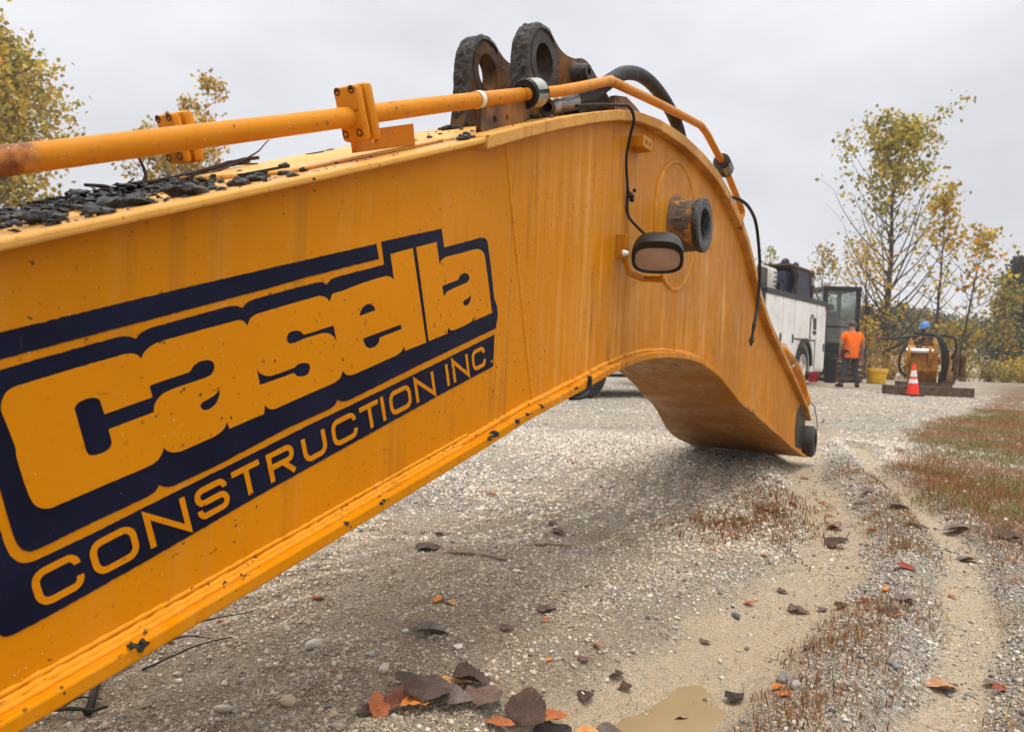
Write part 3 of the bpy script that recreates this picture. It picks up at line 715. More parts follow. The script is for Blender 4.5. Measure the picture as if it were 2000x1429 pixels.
bead('weld_bead', [bp(x, 0.011, float(zb(x)) + 0.026) for x in sb[:60]], 0.006, 2.0)
bead('weld_bead', [bp(x, -0.001, float(zb(x)) + 0.041) for x in sb[:62]], 0.0045, 3.0)
bead('weld_bead', [bp(-4.852, -0.003, 1.355), bp(-4.80, -0.003, 1.17), bp(-4.74, -0.003, 0.97), bp(-4.652, -0.003, 0.675)], 0.0072, 4.0, 0.18, step=0.004)
ringp = [bp(-3.50 + 0.255 * math.cos(a), -0.002, 1.345 + 0.255 * math.sin(a)) for a in np.linspace(0, 2 * math.pi, 90)]
bead('weld_bead', ringp, 0.011, 5.0, 0.08)
b = MB(); b.lathe([(0, 0.252), (0.004, 0.250), (0.004, 0.02)], bp(-3.50, 0.0, 1.345), (0, -1, 0), 64, cap=False); b.build('doubler_plate', M['paint'], boom)

# boom cylinder boss
random.seed(3)
def wobf(amp, seed): return lambda i, k: 1 + amp * noise.noise(Vector((k * 0.9, i * 1.3, seed)))
b = MB(); c0 = bp(-3.50, 0.0, 1.345)
b.lathe([(0.003, 0.135), (0.008, 0.120), (0.018, 0.108), (0.035, 0.101), (0.06, 0.099), (0.09, 0.101), (0.116, 0.103), (0.118, 0.101), (0.118, 0.066)], c0, (0, -1, 0), 48, cap=False)
boss = b.build('pin_boss', M['paint_grimy'], boom, smooth=True, sharp=50)
b = MB(); b.lathe([(0.094, 0.1025), (0.098, 0.106), (0.108, 0.108), (0.118, 0.1075), (0.122, 0.105), (0.1225, 0.085), (0.122, 0.069), (0.118, 0.064), (0.09, 0.0605), (0.007, 0.059)], c0, (0, -1, 0), 96, cap=False, wob=lambda i, k: 1 + 0.045 * noise.noise(Vector((math.cos(k * 0.0654) * 4, math.sin(k * 0.0654) * 4, i * 1.1))) + 0.035 * noise.noise(Vector((math.cos(k * 0.0654) * 11, math.sin(k * 0.0654) * 11, i * 2.0))))
b.build('greasy_rim', M['mud'], boss, smooth=True, sharp=40)
b = MB(); b.lathe([(0.008, 0.0), (0.008, 0.063)], c0, (0, -1, 0), 32, cap=False); b.build('bore_shade_disc', M['black_plastic'], boss)  # black disc over the plate paints the shade deep in the bore
b = MB()   # crust of dried mud round the boss
nk = 96; prof_ = [(0.008, 0.122), (0.014, 0.116), (0.022, 0.110), (0.035, 0.1045), (0.055, 0.1025), (0.075, 0.1025), (0.096, 0.104)]
def crust(i, k):
    a_ = 2 * math.pi * k / nk; q = noise.fractal(Vector((math.cos(a_) * 1.5, math.sin(a_) * 1.5, i * 0.35)), 0.8, 2.0, 4)
    return (1.0 + 0.014 * noise.noise(Vector((math.cos(a_) * 22, math.sin(a_) * 22, i * 2.7)))) if q > -0.10 else 0.93
b.lathe(prof_, c0, (0, -1, 0), nk, cap=False, wob=crust); b.build('mud_crust', M['brown_mud'], boss, smooth=True)

# foot boss and tip boss
b = MB(); fw = float(wd(0.0))
b.lathe([(0, 0.07), (0, 0.105), (0.02, 0.128), (0.10, 0.128), (0.115, 0.112), (fw + 0.02, 0.112), (fw + 0.10, 0.128), (fw + 0.17, 0.128), (fw + 0.17, 0.07), (0, 0.07)], bp(0.03, 0.085, 0.134), (0, 1, 0), 40, cap=False)
b.build('foot_boss', M['grease_mud'], boom, smooth=True, sharp=40)
b = MB(); b.lathe([(0, 0.055), (0, 0.11), (0.58, 0.11), (0.58, 0.055), (0, 0.055)], bp(-7.97, 0.06, 0.115), (0, 1, 0), 32, cap=False); b.build('tip_boss', M['paint_grimy'], boom, smooth=True, sharp=40)
# grime on the plate near the foot
b = MB(); g = []
for i in range(26):
    a = 2 * math.pi * i / 26; q = 0.5 + 0.5 * noise.noise(Vector((math.cos(a) * 2, math.sin(a) * 2, 5)))
    g.append((-0.17 + 0.30 * math.cos(a) * (0.75 + 0.4 * q), 0.27 + 0.20 * math.sin(a) * (0.7 + 0.45 * q)))
g = [(x, min(max(z, float(zb(x)) + 0.05), float(zt(x)) - 0.05)) for x, z in g if x < 0.0]
b.prism(g, lambda u, v, w: bp(u, w, v), 0.0015, 0.003); b.build('grease_patch', M['grease_mud'], boom)

# ---------- filled 2D shapes with holes
def shape2d(outer, holes=(), thick=0.001):
    cu = bpy.data.curves.new('tmp', 'CURVE'); cu.dimensions = '2D'; cu.fill_mode = 'BOTH'; cu.extrude = thick / 2
    for poly in [outer] + list(holes):
        sp = cu.splines.new('POLY'); sp.points.add(len(poly) - 1); sp.use_cyclic_u = True
        for pt, (x, y) in zip(sp.points, poly): pt.co = (x, y, 0, 1)
    o = bpy.data.objects.new('tmp', cu); COL.objects.link(o)
    dg = bpy.context.evaluated_depsgraph_get(); me = bpy.data.meshes.new_from_object(o.evaluated_get(dg))
    bpy.data.objects.remove(o); bpy.data.curves.remove(cu); return me
def plate2d(name, outer, holes, thick, off, m, parent, smooth=False):
    me = shape2d(outer, holes, thick); me.materials.clear()
    for v in me.vertices: v.co = bp(v.co.x, off + v.co.z, v.co.y)
    return link_obj(name, me, m, parent)
def circle(cx, cy, r, n=40): return [(cx + r * math.cos(2 * math.pi * i / n), cy + r * math.sin(2 * math.pi * i / n)) for i in range(n)]

# ---------- stick cylinder lugs
LUG = [(-4.60, 1.47), (-4.580, 1.60), (-4.580, 1.70), (-4.566, 1.742), (-4.538, 1.773), (-4.505, 1.787), (-4.466, 1.789), (-4.422, 1.779), (-4.382, 1.764), (-4.335, 1.760), (-4.276, 1.769), (-4.235, 1.784), (-4.203, 1.791), (-4.164, 1.789), (-4.10, 1.768), (-4.00, 1.735), (-3.88, 1.716), (-3.74, 1.700), (-3.70, 1.672), (-4.0, 1.64), (-4.3, 1.56)]
LUGS = [(p.x, p.y) for p in spline([(x, z, 0) for x, z in LUG + LUG[:1]], 4)[:-1]]
for off in (-0.13, -0.33):
    lug = plate2d('cylinder_lug', LUGS, [circle(-4.478, 1.688, 0.0555)], 0.052, off, M['paint_lug'], boom)
    md = lug.modifiers.new('bevel', 'BEVEL'); md.width = 0.004; md.segments = 2; md.limit_method = 'ANGLE'; md.angle_limit = R(60)
    b = MB(); b.lathe([(-0.028, 0.060), (-0.028, 0.082), (0.028, 0.082), (0.028, 0.060), (0.028, 0.054), (-0.028, 0.054), (-0.028, 0.060)], bp(-4.478, off, 1.688), (0, 1, 0), 40, cap=False)
    b.build('bushing', M['paint_lug'] if off < -0.2 else M['dark_steel'], lug, smooth=True, sharp=40)
    b = MB(); random.seed(int(-off * 100))      # caked mud on the outer edge
    rim = [(-4.595, 1.50), (-4.583, 1.56), (-4.583, 1.62), (-4.583, 1.68), (-4.574, 1.725), (-4.552, 1.762), (-4.522, 1.785), (-4.486, 1.793), (-4.45, 1.790), (-4.415, 1.778)]
    RP = spline([(x_, z_, 0) for x_, z_ in rim], 16); nr, nc = len(RP), 26; V_ = []
    for i_, p_ in enumerate(RP):
        t_ = (RP[min(i_ + 1, nr - 1)] - RP[max(i_ - 1, 0)]).normalized(); n_ = Vector((-t_.y, t_.x, 0)); fade = min(1.0, i_ / 8, (nr - 1 - i_) / 14)
        for k in range(nc):
            u_ = -1 + 2 * k / (nc - 1); oo = off + 0.031 * u_
            q = noise.fractal(Vector((p_.x * 38, p_.y * 38, oo * 38)), 0.7, 2.2, 5); e_ = (1 - u_ ** 6)
            h_ = (0.004 + 0.0065 * max(0.0, 0.45 + q) * e_) * fade - 0.003
            pp_ = p_ + n_ * h_ - n_ * (0.012 * max(0, abs(u_) - 0.9) * 10)
            V_.append(bp(pp_.x, oo, pp_.y))
    b.add(V_, [(i_ * nc + k, i_ * nc + k + 1, (i_ + 1) * nc + k + 1, (i_ + 1) * nc + k) for i_ in range(nr - 1) for k in range(nc - 1)])
    for k in range(60):
        a = random.uniform(-0.5, 3.4); rr = random.uniform(0.084, 0.105); r = random.uniform(0.002, 0.0055)
        b.ball(bp(-4.478 + rr * math.cos(a), off + 0.026, 1.688 + rr * math.sin(a)), (r, r * 0.5, r), 1, 0.7, 3, random.random() * 9)
    for k in range(70):
        r = random.uniform(0.006, 0.018); x = random.uniform(-4.66, -4.15)
        b.ball(bp(x, off + random.uniform(-0.06, 0.06), float(zt(x, off)) + 0.006), (r * 1.3, r * 1.3, r * 0.6), 1, 0.5, 3, random.random() * 9)
    tag(b.build('caked_mud', M['grease_mud'], lug, smooth=True), kind='stuff')
    if off > -0.2:
        b = MB(); b.lathe([(0, 0.040), (0.012, 0.032), (0.045, 0.026), (0.050, 0.024), (0.050, 0.012), (0.0, 0.012)], bp(-4.268, off + 0.026, 1.722), (0, -1, 0), 28, cap=False); b.build('stub_boss', M['grease_mud'], lug, smooth=True, sharp=40)
        b = MB(); b.lathe([(0, 0.0), (0.001, 0.019)], bp(-4.186, off + 0.0262, 1.715), (0, -1, 0), 24, cap=False); b.build('bolt_hole', M['dark_steel'], lug)
# gusset plate between the lugs and the bend
plate2d('gusset_plate', [(-4.06, 1.64), (-4.06, 1.71), (-3.96, 1.735), (-3.86, 1.728), (-3.78, 1.71), (-3.70, 1.683), (-3.9, 1.66)], [], 0.02, -0.06, M['paint_grimy'], boom)

# ---------- pipes
def pipe(name, pts, r, m, n=14, sub=6, wob=None, parent=boom): 
    b = MB(); b.tube(spline(pts, sub), r, n, wob=wob); return b.build(name, m, parent, smooth=True)
MP = [(-7.6, .46), (-6.6, .822), (-5.971, 1.049), (-5.842, 1.096), (-5.693, 1.151), (-5.413, 1.254), (-5.254, 1.314), (-5.041, 1.393), (-4.771, 1.491), (-4.70, 1.517)]
pm = pipe('hydraulic_pipe', [bp(x, -0.05, z) for x, z in MP], 0.0192, M['paint_pipe'], 20)
b = MB(); b.lathe([(-0.009, 0.0193), (-0.009, 0.0212), (0.009, 0.0212), (0.009, 0.0193)], bp(-4.905, -0.05, 1.443), (1, 0, 0.37), 24, cap=False); b.build('pipe_band', M['cream'], pm, smooth=True, sharp=40)
pipe('hydraulic_pipe', [bp(-7.6, -0.36, .46), bp(-6.6, -0.36, .822), bp(-5.828, -0.36, 1.105), bp(-5.50, -0.36, 1.228), bp(-5.42, -0.36, 1.255)], 0.016, M['paint_pipe'], 16)
PF = [(-4.70, 1.517), (-4.49, 1.591), (-4.16, 1.724), (-4.135, 1.731), (-4.10, 1.737), (-4.005, 1.750), (-3.603, 1.803), (-3.14, 1.858), (-3.10, 1.859), (-3.06, 1.856), (-2.99, 1.846), (-2.849, 1.811), (-2.732, 1.785), (-2.592, 1.740), (-2.356, 1.653), (-2.285, 1.622), (-2.275, 1.600), (-2.30, 1.575), (-2.36, 1.52), (-2.40, 1.45)]
pf = pipe('hydraulic_pipe', [bp(x, -0.035, z) for x, z in PF], 0.0165, M['paint_pipe'], 16, 4)
# pipe at the foot
fp = pipe('hydraulic_pipe', [bp(-1.25, -0.06, .80), bp(-1.06, -0.04, .870), bp(-0.90, -0.02, .84), bp(-0.525, -0.02, .751), bp(-0.20, -0.02, .628), bp(-0.03, -0.02, .51)], 0.042, M['paint_pipe'], 14, 5)
b = MB(); b.lathe([(0, 0.055), (0.09, 0.055), (0.09, 0.03), (0, 0.03), (0, 0.055)], bp(-0.04, -0.02, .515), (0.5, 0, -0.6), 20, cap=False); b.box(bp(-0.02, -0.02, 0.47), (0.10, 0.10, 0.06), bev=0.01); b.build('pipe_flange', M['paint_pipe'], fp, smooth=True, sharp=40)
b = MB(); b.lathe([(0, 0.046), (0.05, 0.046)], bp(-0.72, -0.02, .80), (1, 0, -0.3), 20, cap=False); b.build('pipe_band', M['bright_steel'], fp, smooth=True)

# clamp blocks on the pipes
tilt = Matrix.Rotation(R(-20.5), 3, 'Y')
for x, off, k in ((-5.335, -0.05, 1.0), (-5.505, -0.36, 0.92)):
    z = float(np.interp(x, [p[0] for p in MP], [p[1] for p in MP])) + (0.0 if off > -0.2 else 0.003)
    b = MB(); b.box(bp(x - 0.012, off, z), (0.022, 0.062 * k, 0.104 * k), tilt, 0.009); cl = b.build('pipe_clamp', M['paint_pipe'], boom, smooth=True, sharp=35)
    b = MB(); b.box(bp(x + 0.014, off, z + 0.010), (0.026, 0.064 * k, 0.108 * k), tilt, 0.009); b.build('clamp_half', M['paint_pipe'], cl, smooth=True, sharp=35)
    for dy in (-1, 1):
        for dz in (-1, 1):
            q = Vector(bp(x - 0.023, off, z)) + tilt @ Vector((0, dy * 0.018 * k, dz * 0.040 * k))
            b = MB(); b.lathe([(0, 0.0078), (0.0012, 0.0078), (0.0012, 0.0045), (0.0006, 0.0045), (0.0006, 0.0)], q, tilt @ Vector((-1, 0, 0)), 14, cap=False); b.build('bolt', M['bolt'], cl)
# brackets under the pipes
plate2d('pipe_bracket', [(-5.30, 1.222), (-5.31, 1.262), (-5.12, 1.330), (-5.11, 1.285)], [circle(-5.245, 1.262, 0.0085, 16)], 0.012, -0.085, M['paint_pipe'], boom)
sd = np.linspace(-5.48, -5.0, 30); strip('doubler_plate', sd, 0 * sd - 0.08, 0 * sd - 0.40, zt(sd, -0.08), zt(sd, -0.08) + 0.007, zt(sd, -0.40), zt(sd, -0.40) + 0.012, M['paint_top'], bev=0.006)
plate2d('pipe_bracket', [(-4.90, 1.365), (-4.90, 1.435), (-4.67, 1.515), (-4.67, 1.452)], [circle(-4.836, 1.413, 0.0095, 16), circle(-4.775, 1.434, 0.0095, 16)], 0.014, -0.050, M['paint_grimy'], boom)
# rubber lined sleeve clamps on the front pipe
def sleeve(x, z, off, ax, r, L):
    ax = Vector(ax).normalized(); c = bp(x, off, z)
    b = MB(); b.lathe([(-L / 2, r * 0.55), (-L / 2, r * 0.98), (-L / 2 + 0.006, r * 1.04), (-L / 2 + 0.010, r), (L / 2 - 0.010, r), (L / 2 - 0.006, r * 1.04), (L / 2, r * 0.98), (L / 2, r * 0.55)], c, ax, 32, cap=False); o = b.build('rubber_sleeve', M['black_plastic'], boom, smooth=True, sharp=40)
    u = Vector((0, -1, 0)); w = ax.cross(u)
    for a0, a1 in ((R(-75), R(-8)), (R(8), R(80)), (R(100), R(170))):
        b = MB(); vs = []; n = 12
        for i in range(n + 1):
            a = a0 + (a1 - a0) * i / n; d = (u * math.cos(a) - w * math.sin(a))
            for rr, q in ((r * 1.0, -0.36), (r * 1.06, -0.36), (r * 1.06, 0.36), (r * 1.0, 0.36)): vs.append(c + ax * L * q + d * rr)
        fs = [(i * 4 + k, i * 4 + (k + 1) % 4, i * 4 + 4 + (k + 1) % 4, i * 4 + 4 + k) for i in range(n) for k in range(4)] + [(3, 2, 1, 0), tuple(n * 4 + k for k in range(4))]
        b.add(vs, fs); b.build('clamp_pad', M['steel'], o, smooth=True, sharp=40)
    return o
sleeve(-4.655, 1.534, -0.043, (1, 0, 0.36), 0.038, 0.078)
sleeve(-2.70, 1.773, -0.035, (1, 0, -0.30), 0.040, 0.10)
b = MB(); b.tube([bp(-2.78, -0.10, 1.66), bp(-2.78, -0.10, 1.74)], 0.016, 6); b.build('clamp_bolt', M['steel'], boom)

# heavy hose with its loose end fitting
HP = [(-4.34, 1.612), (-4.27, 1.641), (-4.197, 1.674), (-4.12, 1.72), (-4.015, 1.784), (-3.92, 1.835), (-3.803, 1.873), (-3.70, 1.888), (-3.609, 1.889), (-3.52, 1.88), (-3.437, 1.864), (-3.34, 1.835), (-3.26, 1.79), (-3.22, 1.74)]
hz = pipe('hydraulic_hose', [bp(x, -0.082, z) for x, z in HP], 0.0255, M['rubber'], 18, 10, wob=lambda i, k: 1 + 0.035 * (1 if (i + k // 6) % 3 == 0 else 0))
b = MB(); ax = Vector((0.14, 0, 0.056)); b.lathe([(-0.01, 0.016), (-0.01, 0.027), (-0.004, 0.031), (0.030, 0.031), (0.034, 0.026), (0.050, 0.026), (0.054, 0.0295), (0.075, 0.0295), (0.08, 0.027), (0.17, 0.0285), (0.172, 0.024)], bp(-4.478, -0.082, 1.553), ax, 32, cap=False)
b.lathe([(-0.010, 0.0165), (0.06, 0.0155), (0.06, 0.0)], bp(-4.478, -0.082, 1.553), ax, 24, cap=False); b.build('hose_fitting', M['steel'], hz, smooth=True, sharp=35)
b = MB(); b.tube([bp(-3.235, -0.082, 1.77), bp(-3.19, -0.085, 1.68), bp(-3.15, -0.09, 1.60)], 0.022, 14); b.build('hose_fitting', M['paint_grimy'], hz, smooth=True)

# ---------- lamp cable, block, work lamp
pipe('lamp_cable', [bp(-4.40, -0.03, 1.572), bp(-4.317, 0.0, 1.597), bp(-4.20, 0.030, 1.625), bp(-4.165, 0.046, 1.628), bp(-4.128, 0.050, 1.60), bp(-4.105, 0.030, 1.55), bp(-4.085, 0.012, 1.48), bp(-4.056, 0.010, 1.382), bp(-4.044, 0.010, 1.302), bp(-4.02, 0.05, 1.25), bp(-4.0, 0.09, 1.215)], 0.0052, M['rubber'], 8, 6)
b = MB()
for k in range(9): b.ball(bp(-4.05 + random.gauss(0.008, 0.009), 0.022 + random.gauss(0, 0.006), 1.365 + random.gauss(0, 0.012)), random.uniform(0.005, 0.011), 1, 0.5, 3, k)
b.build('cable_tie', M['dark_steel'], boom)
b = MB(); b.box(bp(-3.995, 0.026, 1.552), (0.085, 0.052, 0.040), bev=0.003); blk = b.build('mounting_block', M['paint'], boom)
for dx in (-0.016, 0.018):
    b = MB(); b.lathe([(0, 0.0), (0.0006, 0.0075)], bp(-3.995 + dx, 0.0525, 1.553), (0, -1, 0), 16, cap=False); b.build('bolt_hole', M['dark_steel'], blk)

# the lamp looks back along the boom and a little down
lamp_c = bp(-4.03, 0.118, 1.168)
ld = Vector((-1.0, -0.32, -0.88)).normalized(); lx = Vector((0, 0, 1)).cross(ld).normalized(); lz = ld.cross(lx)   # lx points across, lz up
def lp(x, y, z): return lamp_c + lx * x + ld * y + lz * z
b = MB(); rows = 14; n = 40; vs = []
def sup(a, p=3.2):
    c, s_ = math.cos(a), math.sin(a); return (math.copysign(abs(c) ** (2 / p), c), math.copysign(abs(s_) ** (2 / p), s_))
for i in range(rows + 1):
    t_ = i / rows; y = 0.030 - 0.120 * t_; k = math.sqrt(max(0.0, 1 - (t_ ** 2.4))) if i < rows else 0.02
    for j in range(n):
        cx_, cz_ = sup(2 * math.pi * j / n, 3.0); up_ = 0.013 * (cz_ > 0) * (1 - t_ * 0.3)
        vs.append(lp(0.086 * cx_ * (0.35 + 0.65 * k), y + (0.012 if cz_ > 0.2 else 0), (0.062 + up_) * cz_ * (0.2 + 0.8 * k)))
fs = [(i * n + j, i * n + (j + 1) % n, (i + 1) * n + (j + 1) % n, (i + 1) * n + j) for i in range(rows) for j in range(n)] + [tuple(rows * n + j for j in range(n))]
b.add(vs, fs)
rim0 = [lp(0.086 * sup(2 * math.pi * j / n, 3.0)[0], 0.030 + (0.012 if sup(2 * math.pi * j / n, 3.0)[1] > 0.2 else 0), (0.062 + 0.013 * (sup(2 * math.pi * j / n, 3.0)[1] > 0)) * sup(2 * math.pi * j / n, 3.0)[1]) for j in range(n)]
rim1 = [lp(0.075 * sup(2 * math.pi * j / n, 3.0)[0], 0.022, -0.010 + 0.046 * sup(2 * math.pi * j / n, 3.0)[1]) for j in range(n)]
b.add(rim0 + rim1, [(j, n + j, n + (j + 1) % n, (j + 1) % n) for j in range(n)])
lamp = b.build('work_lamp', M['black_plastic'], boom, smooth=True, sharp=45)
b = MB(); vs = [lp(0, 0.031, -0.010)]
for q in (0.5, 1.0):
    for j in range(n): cx_, cz_ = sup(2 * math.pi * j / n, 3.0); vs.append(lp(0.074 * cx_ * q, 0.022 + 0.008 * (1 - q * q), -0.010 + 0.045 * cz_ * q))
fs = [(0, 1 + j, 1 + (j + 1) % n) for j in range(n)] + [(1 + j, 1 + n + j, 1 + n + (j + 1) % n, 1 + (j + 1) % n) for j in range(n)]
LM = Matrix(((lx.x, ld.x, lz.x, lamp_c.x), (lx.y, ld.y, lz.y, lamp_c.y), (lx.z, ld.z, lz.z, lamp_c.z), (0, 0, 0, 1)))
b.add([LM.inverted() @ v for v in vs], fs); le = b.build('lens', M['lens'], lamp, smooth=True); le.matrix_local = LM
b = MB(); b.tube([bp(-4.10, 0.022, 1.21), bp(-4.11, 0.022, 1.16), bp(-4.06, 0.03, 1.10), bp(-3.98, 0.05, 1.088), bp(-3.95, 0.11, 1.088)], 0.011, 4); b.box(bp(-4.105, 0.018, 1.185), (0.018, 0.036, 0.085), bev=0.003); b.build('lamp_bracket', M['paint'], lamp)
b = MB(); b.lathe([(0, 0.014), (0.012, 0.014), (0.012, 0.009), (0.02, 0.009)], bp(-4.115, 0.026, 1.160), (0.3, -1, 0), 12); b.build('bolt', M['bright_steel'], lamp)

# thin loose hose hanging over the side
th = pipe('thin_hose', [bp(-2.80, -0.04, 1.612), bp(-2.79, 0.02, 1.60), bp(-2.72, 0.06, 1.593), bp(-2.60, 0.075, 1.578), bp(-2.44, 0.075, 1.535), bp(-2.325, 0.07, 1.449), bp(-2.255, 0.07, 1.318), bp(-2.245, 0.07, 1.178), bp(-2.28, 0.07, 1.064), bp(-2.33, 0.07, 0.985)], 0.0085, M['rubber'], 10, 8)
b = MB(); b.lathe([(0, 0.0105), (0.035, 0.0105), (0.04, 0.0085), (0.09, 0.0085), (0.095, 0.014), (0.115, 0.014), (0.12, 0.008), (0.135, 0.007)], bp(-2.315, 0.07, 1.005), (-0.42, 0, -0.90), 12); b.build('hose_fitting', M['dark_steel'], th, smooth=True, sharp=40)
# wire hanging at the foot
pipe('loose_wire', [bp(0.0, 0.02, 0.46), bp(0.10, 0.05, 0.42), bp(0.16, 0.07, 0.30), bp(0.15, 0.08, 0.22)], 0.004, M['dark_steel'], 5, 6)
# bent tie hooked on the bottom flange
pipe('hooked_strap', [bp(-4.37, 0.040, 0.755), bp(-4.365, 0.040, 0.730), bp(-4.375, 0.040, 0.706), bp(-4.41, 0.036, 0.692), bp(-4.46, 0.02, 0.690)], 0.007, M['rubber'], 6, 5)

# ------------------------------------------------------------------ lettering on the side plate (metres along the boom, height)
DECAL_STRIPE = [(-5.9970,0.8348),(-5.9072,0.8618),(-5.7524,0.9081),(-5.5868,0.9558),(-5.3216,1.0317),(-5.3122,1.0034),(-5.5036,0.9487),(-5.5855,0.9232),(-5.7515,0.8744),(-5.8834,0.8358),(-5.9502,0.8161),(-5.9965,0.8025)]
DECAL_MAIN = [(-6.0020,0.7882),(-5.9286,0.8104),(-5.8490,0.8338),(-5.8375,0.8363),(-5.8258,0.8359),(-5.8186,0.8331),(-5.8113,0.8421),(-5.7993,0.8483),(-5.7511,0.8627),(-5.6631,0.8882),(-5.6495,0.8899),(-5.6382,0.8863),(-5.6304,0.8961),(-5.6145,0.9029),(-5.5466,0.9227),(-5.4762,0.9425),(-5.4630,0.9440),(-5.4530,0.9403),(-5.4430,0.9510),(-5.4270,0.9568),(-5.2956,0.9941),(-5.3070,1.0379),(-5.2142,1.0641),(-5.1077,1.0937),(-5.0945,1.0539),(-4.9469,1.0968),(-4.9284,1.0982),(-4.9167,1.0918),(-4.8949,1.0245),(-4.8758,0.9563),(-4.8610,0.9386),(-4.8553,0.9159),(-4.8623,0.8822),(-5.1583,0.7958),(-5.3790,0.7282),(-5.3947,0.7248),(-5.4060,0.7253),(-5.4163,0.7290),(-5.4232,0.7178),(-5.4401,0.7110),(-5.5315,0.6867),(-5.6793,0.6375),(-5.7543,0.6165),(-5.7671,0.6167),(-5.7773,0.6217),(-5.7827,0.6130),(-5.7949,0.6072),(-5.8661,0.5874),(-5.9415,0.5646),(-5.9531,0.5627),(-5.9624,0.5680),(-5.9694,0.5788),(-5.9753,0.5977),(-5.9835,0.6282),(-5.9973,0.6805)]
DECAL_BAND = [(-4.8675,0.8666),(-4.8679,0.7869),(-5.0833,0.7265),(-5.2631,0.6742),(-5.6002,0.5750),(-5.7864,0.5164),(-5.9229,0.4756),(-5.9719,0.4631),(-5.9808,0.4636),(-5.9853,0.4675),(-5.9920,0.4830),(-5.9988,0.5043),(-5.9983,0.6117),(-5.9874,0.5976),(-5.9827,0.5797),(-5.9758,0.5629),(-5.9678,0.5539),(-5.9587,0.5495),(-5.9483,0.5498),(-5.8657,0.5720),(-5.7699,0.6014),(-5.6188,0.6462),(-5.4926,0.6849),(-5.2670,0.7486)]
WORD_CASEL = [(-5.9893,0.7425),(-5.9889,0.7534),(-5.9841,0.7651),(-5.9742,0.7713),(-5.9058,0.7918),(-5.8356,0.8116),(-5.8239,0.8129),(-5.8159,0.8105),(-5.8104,0.8049),(-5.8066,0.8143),(-5.7972,0.8228),(-5.7849,0.8292),(-5.7203,0.8473),(-5.6521,0.8656),(-5.6418,0.8675),(-5.6347,0.8649),(-5.6280,0.8579),(-5.6241,0.8697),(-5.6118,0.8782),(-5.5916,0.8843),(-5.5377,0.9000),(-5.4708,0.9188),(-5.4551,0.9173),(-5.4443,0.9096),(-5.4395,0.9244),(-5.4071,0.9342),(-5.3572,0.9521),(-5.2893,0.9721),(-5.2748,0.9711),(-5.2651,0.9653),(-5.2788,1.0167),(-5.2082,1.0378),(-5.1819,0.9488),(-5.1497,0.8411),(-5.2210,0.8222),(-5.2259,0.8316),(-5.2335,0.8204),(-5.2493,0.8127),(-5.3202,0.7916),(-5.3811,0.7739),(-5.3948,0.7747),(-5.4055,0.7834),(-5.4103,0.7703),(-5.4252,0.7613),(-5.5028,0.7389),(-5.5679,0.7199),(-5.5787,0.7205),(-5.5885,0.7287),(-5.5891,0.7133),(-5.6219,0.7045),(-5.6581,0.6941),(-5.6622,0.7059),(-5.6686,0.6936),(-5.6833,0.6849),(-5.7151,0.6754),(-5.7455,0.6668),(-5.7574,0.6668),(-5.7663,0.6698),(-5.7722,0.6763),(-5.7748,0.6668),(-5.7844,0.6548),(-5.7778,0.6621),(-5.7899,0.6526),(-5.8671,0.6316),(-5.9304,0.6137),(-5.9412,0.6156),(-5.9496,0.6220),(-5.9548,0.6321),(-5.9616,0.6516),(-5.9712,0.6846),(-5.9719,0.6951),(-5.9815,0.7224)]
WORD_LA = [(-5.1965,1.0410),(-5.1250,1.0620),(-5.1107,1.0110),(-5.1052,1.0242),(-5.0900,1.0330),(-5.0285,1.0498),(-4.9631,1.0677),(-4.9433,1.0674),(-4.9293,1.0580),(-4.9080,0.9947),(-4.8886,0.9286),(-4.8833,0.9203),(-4.9620,0.8973),(-4.9643,0.9091),(-4.9727,0.8952),(-4.9968,0.8860),(-5.0470,0.8710),(-5.0622,0.8712),(-5.0704,0.8785),(-5.0720,0.8629),(-5.1403,0.8442),(-5.1690,0.9462)]
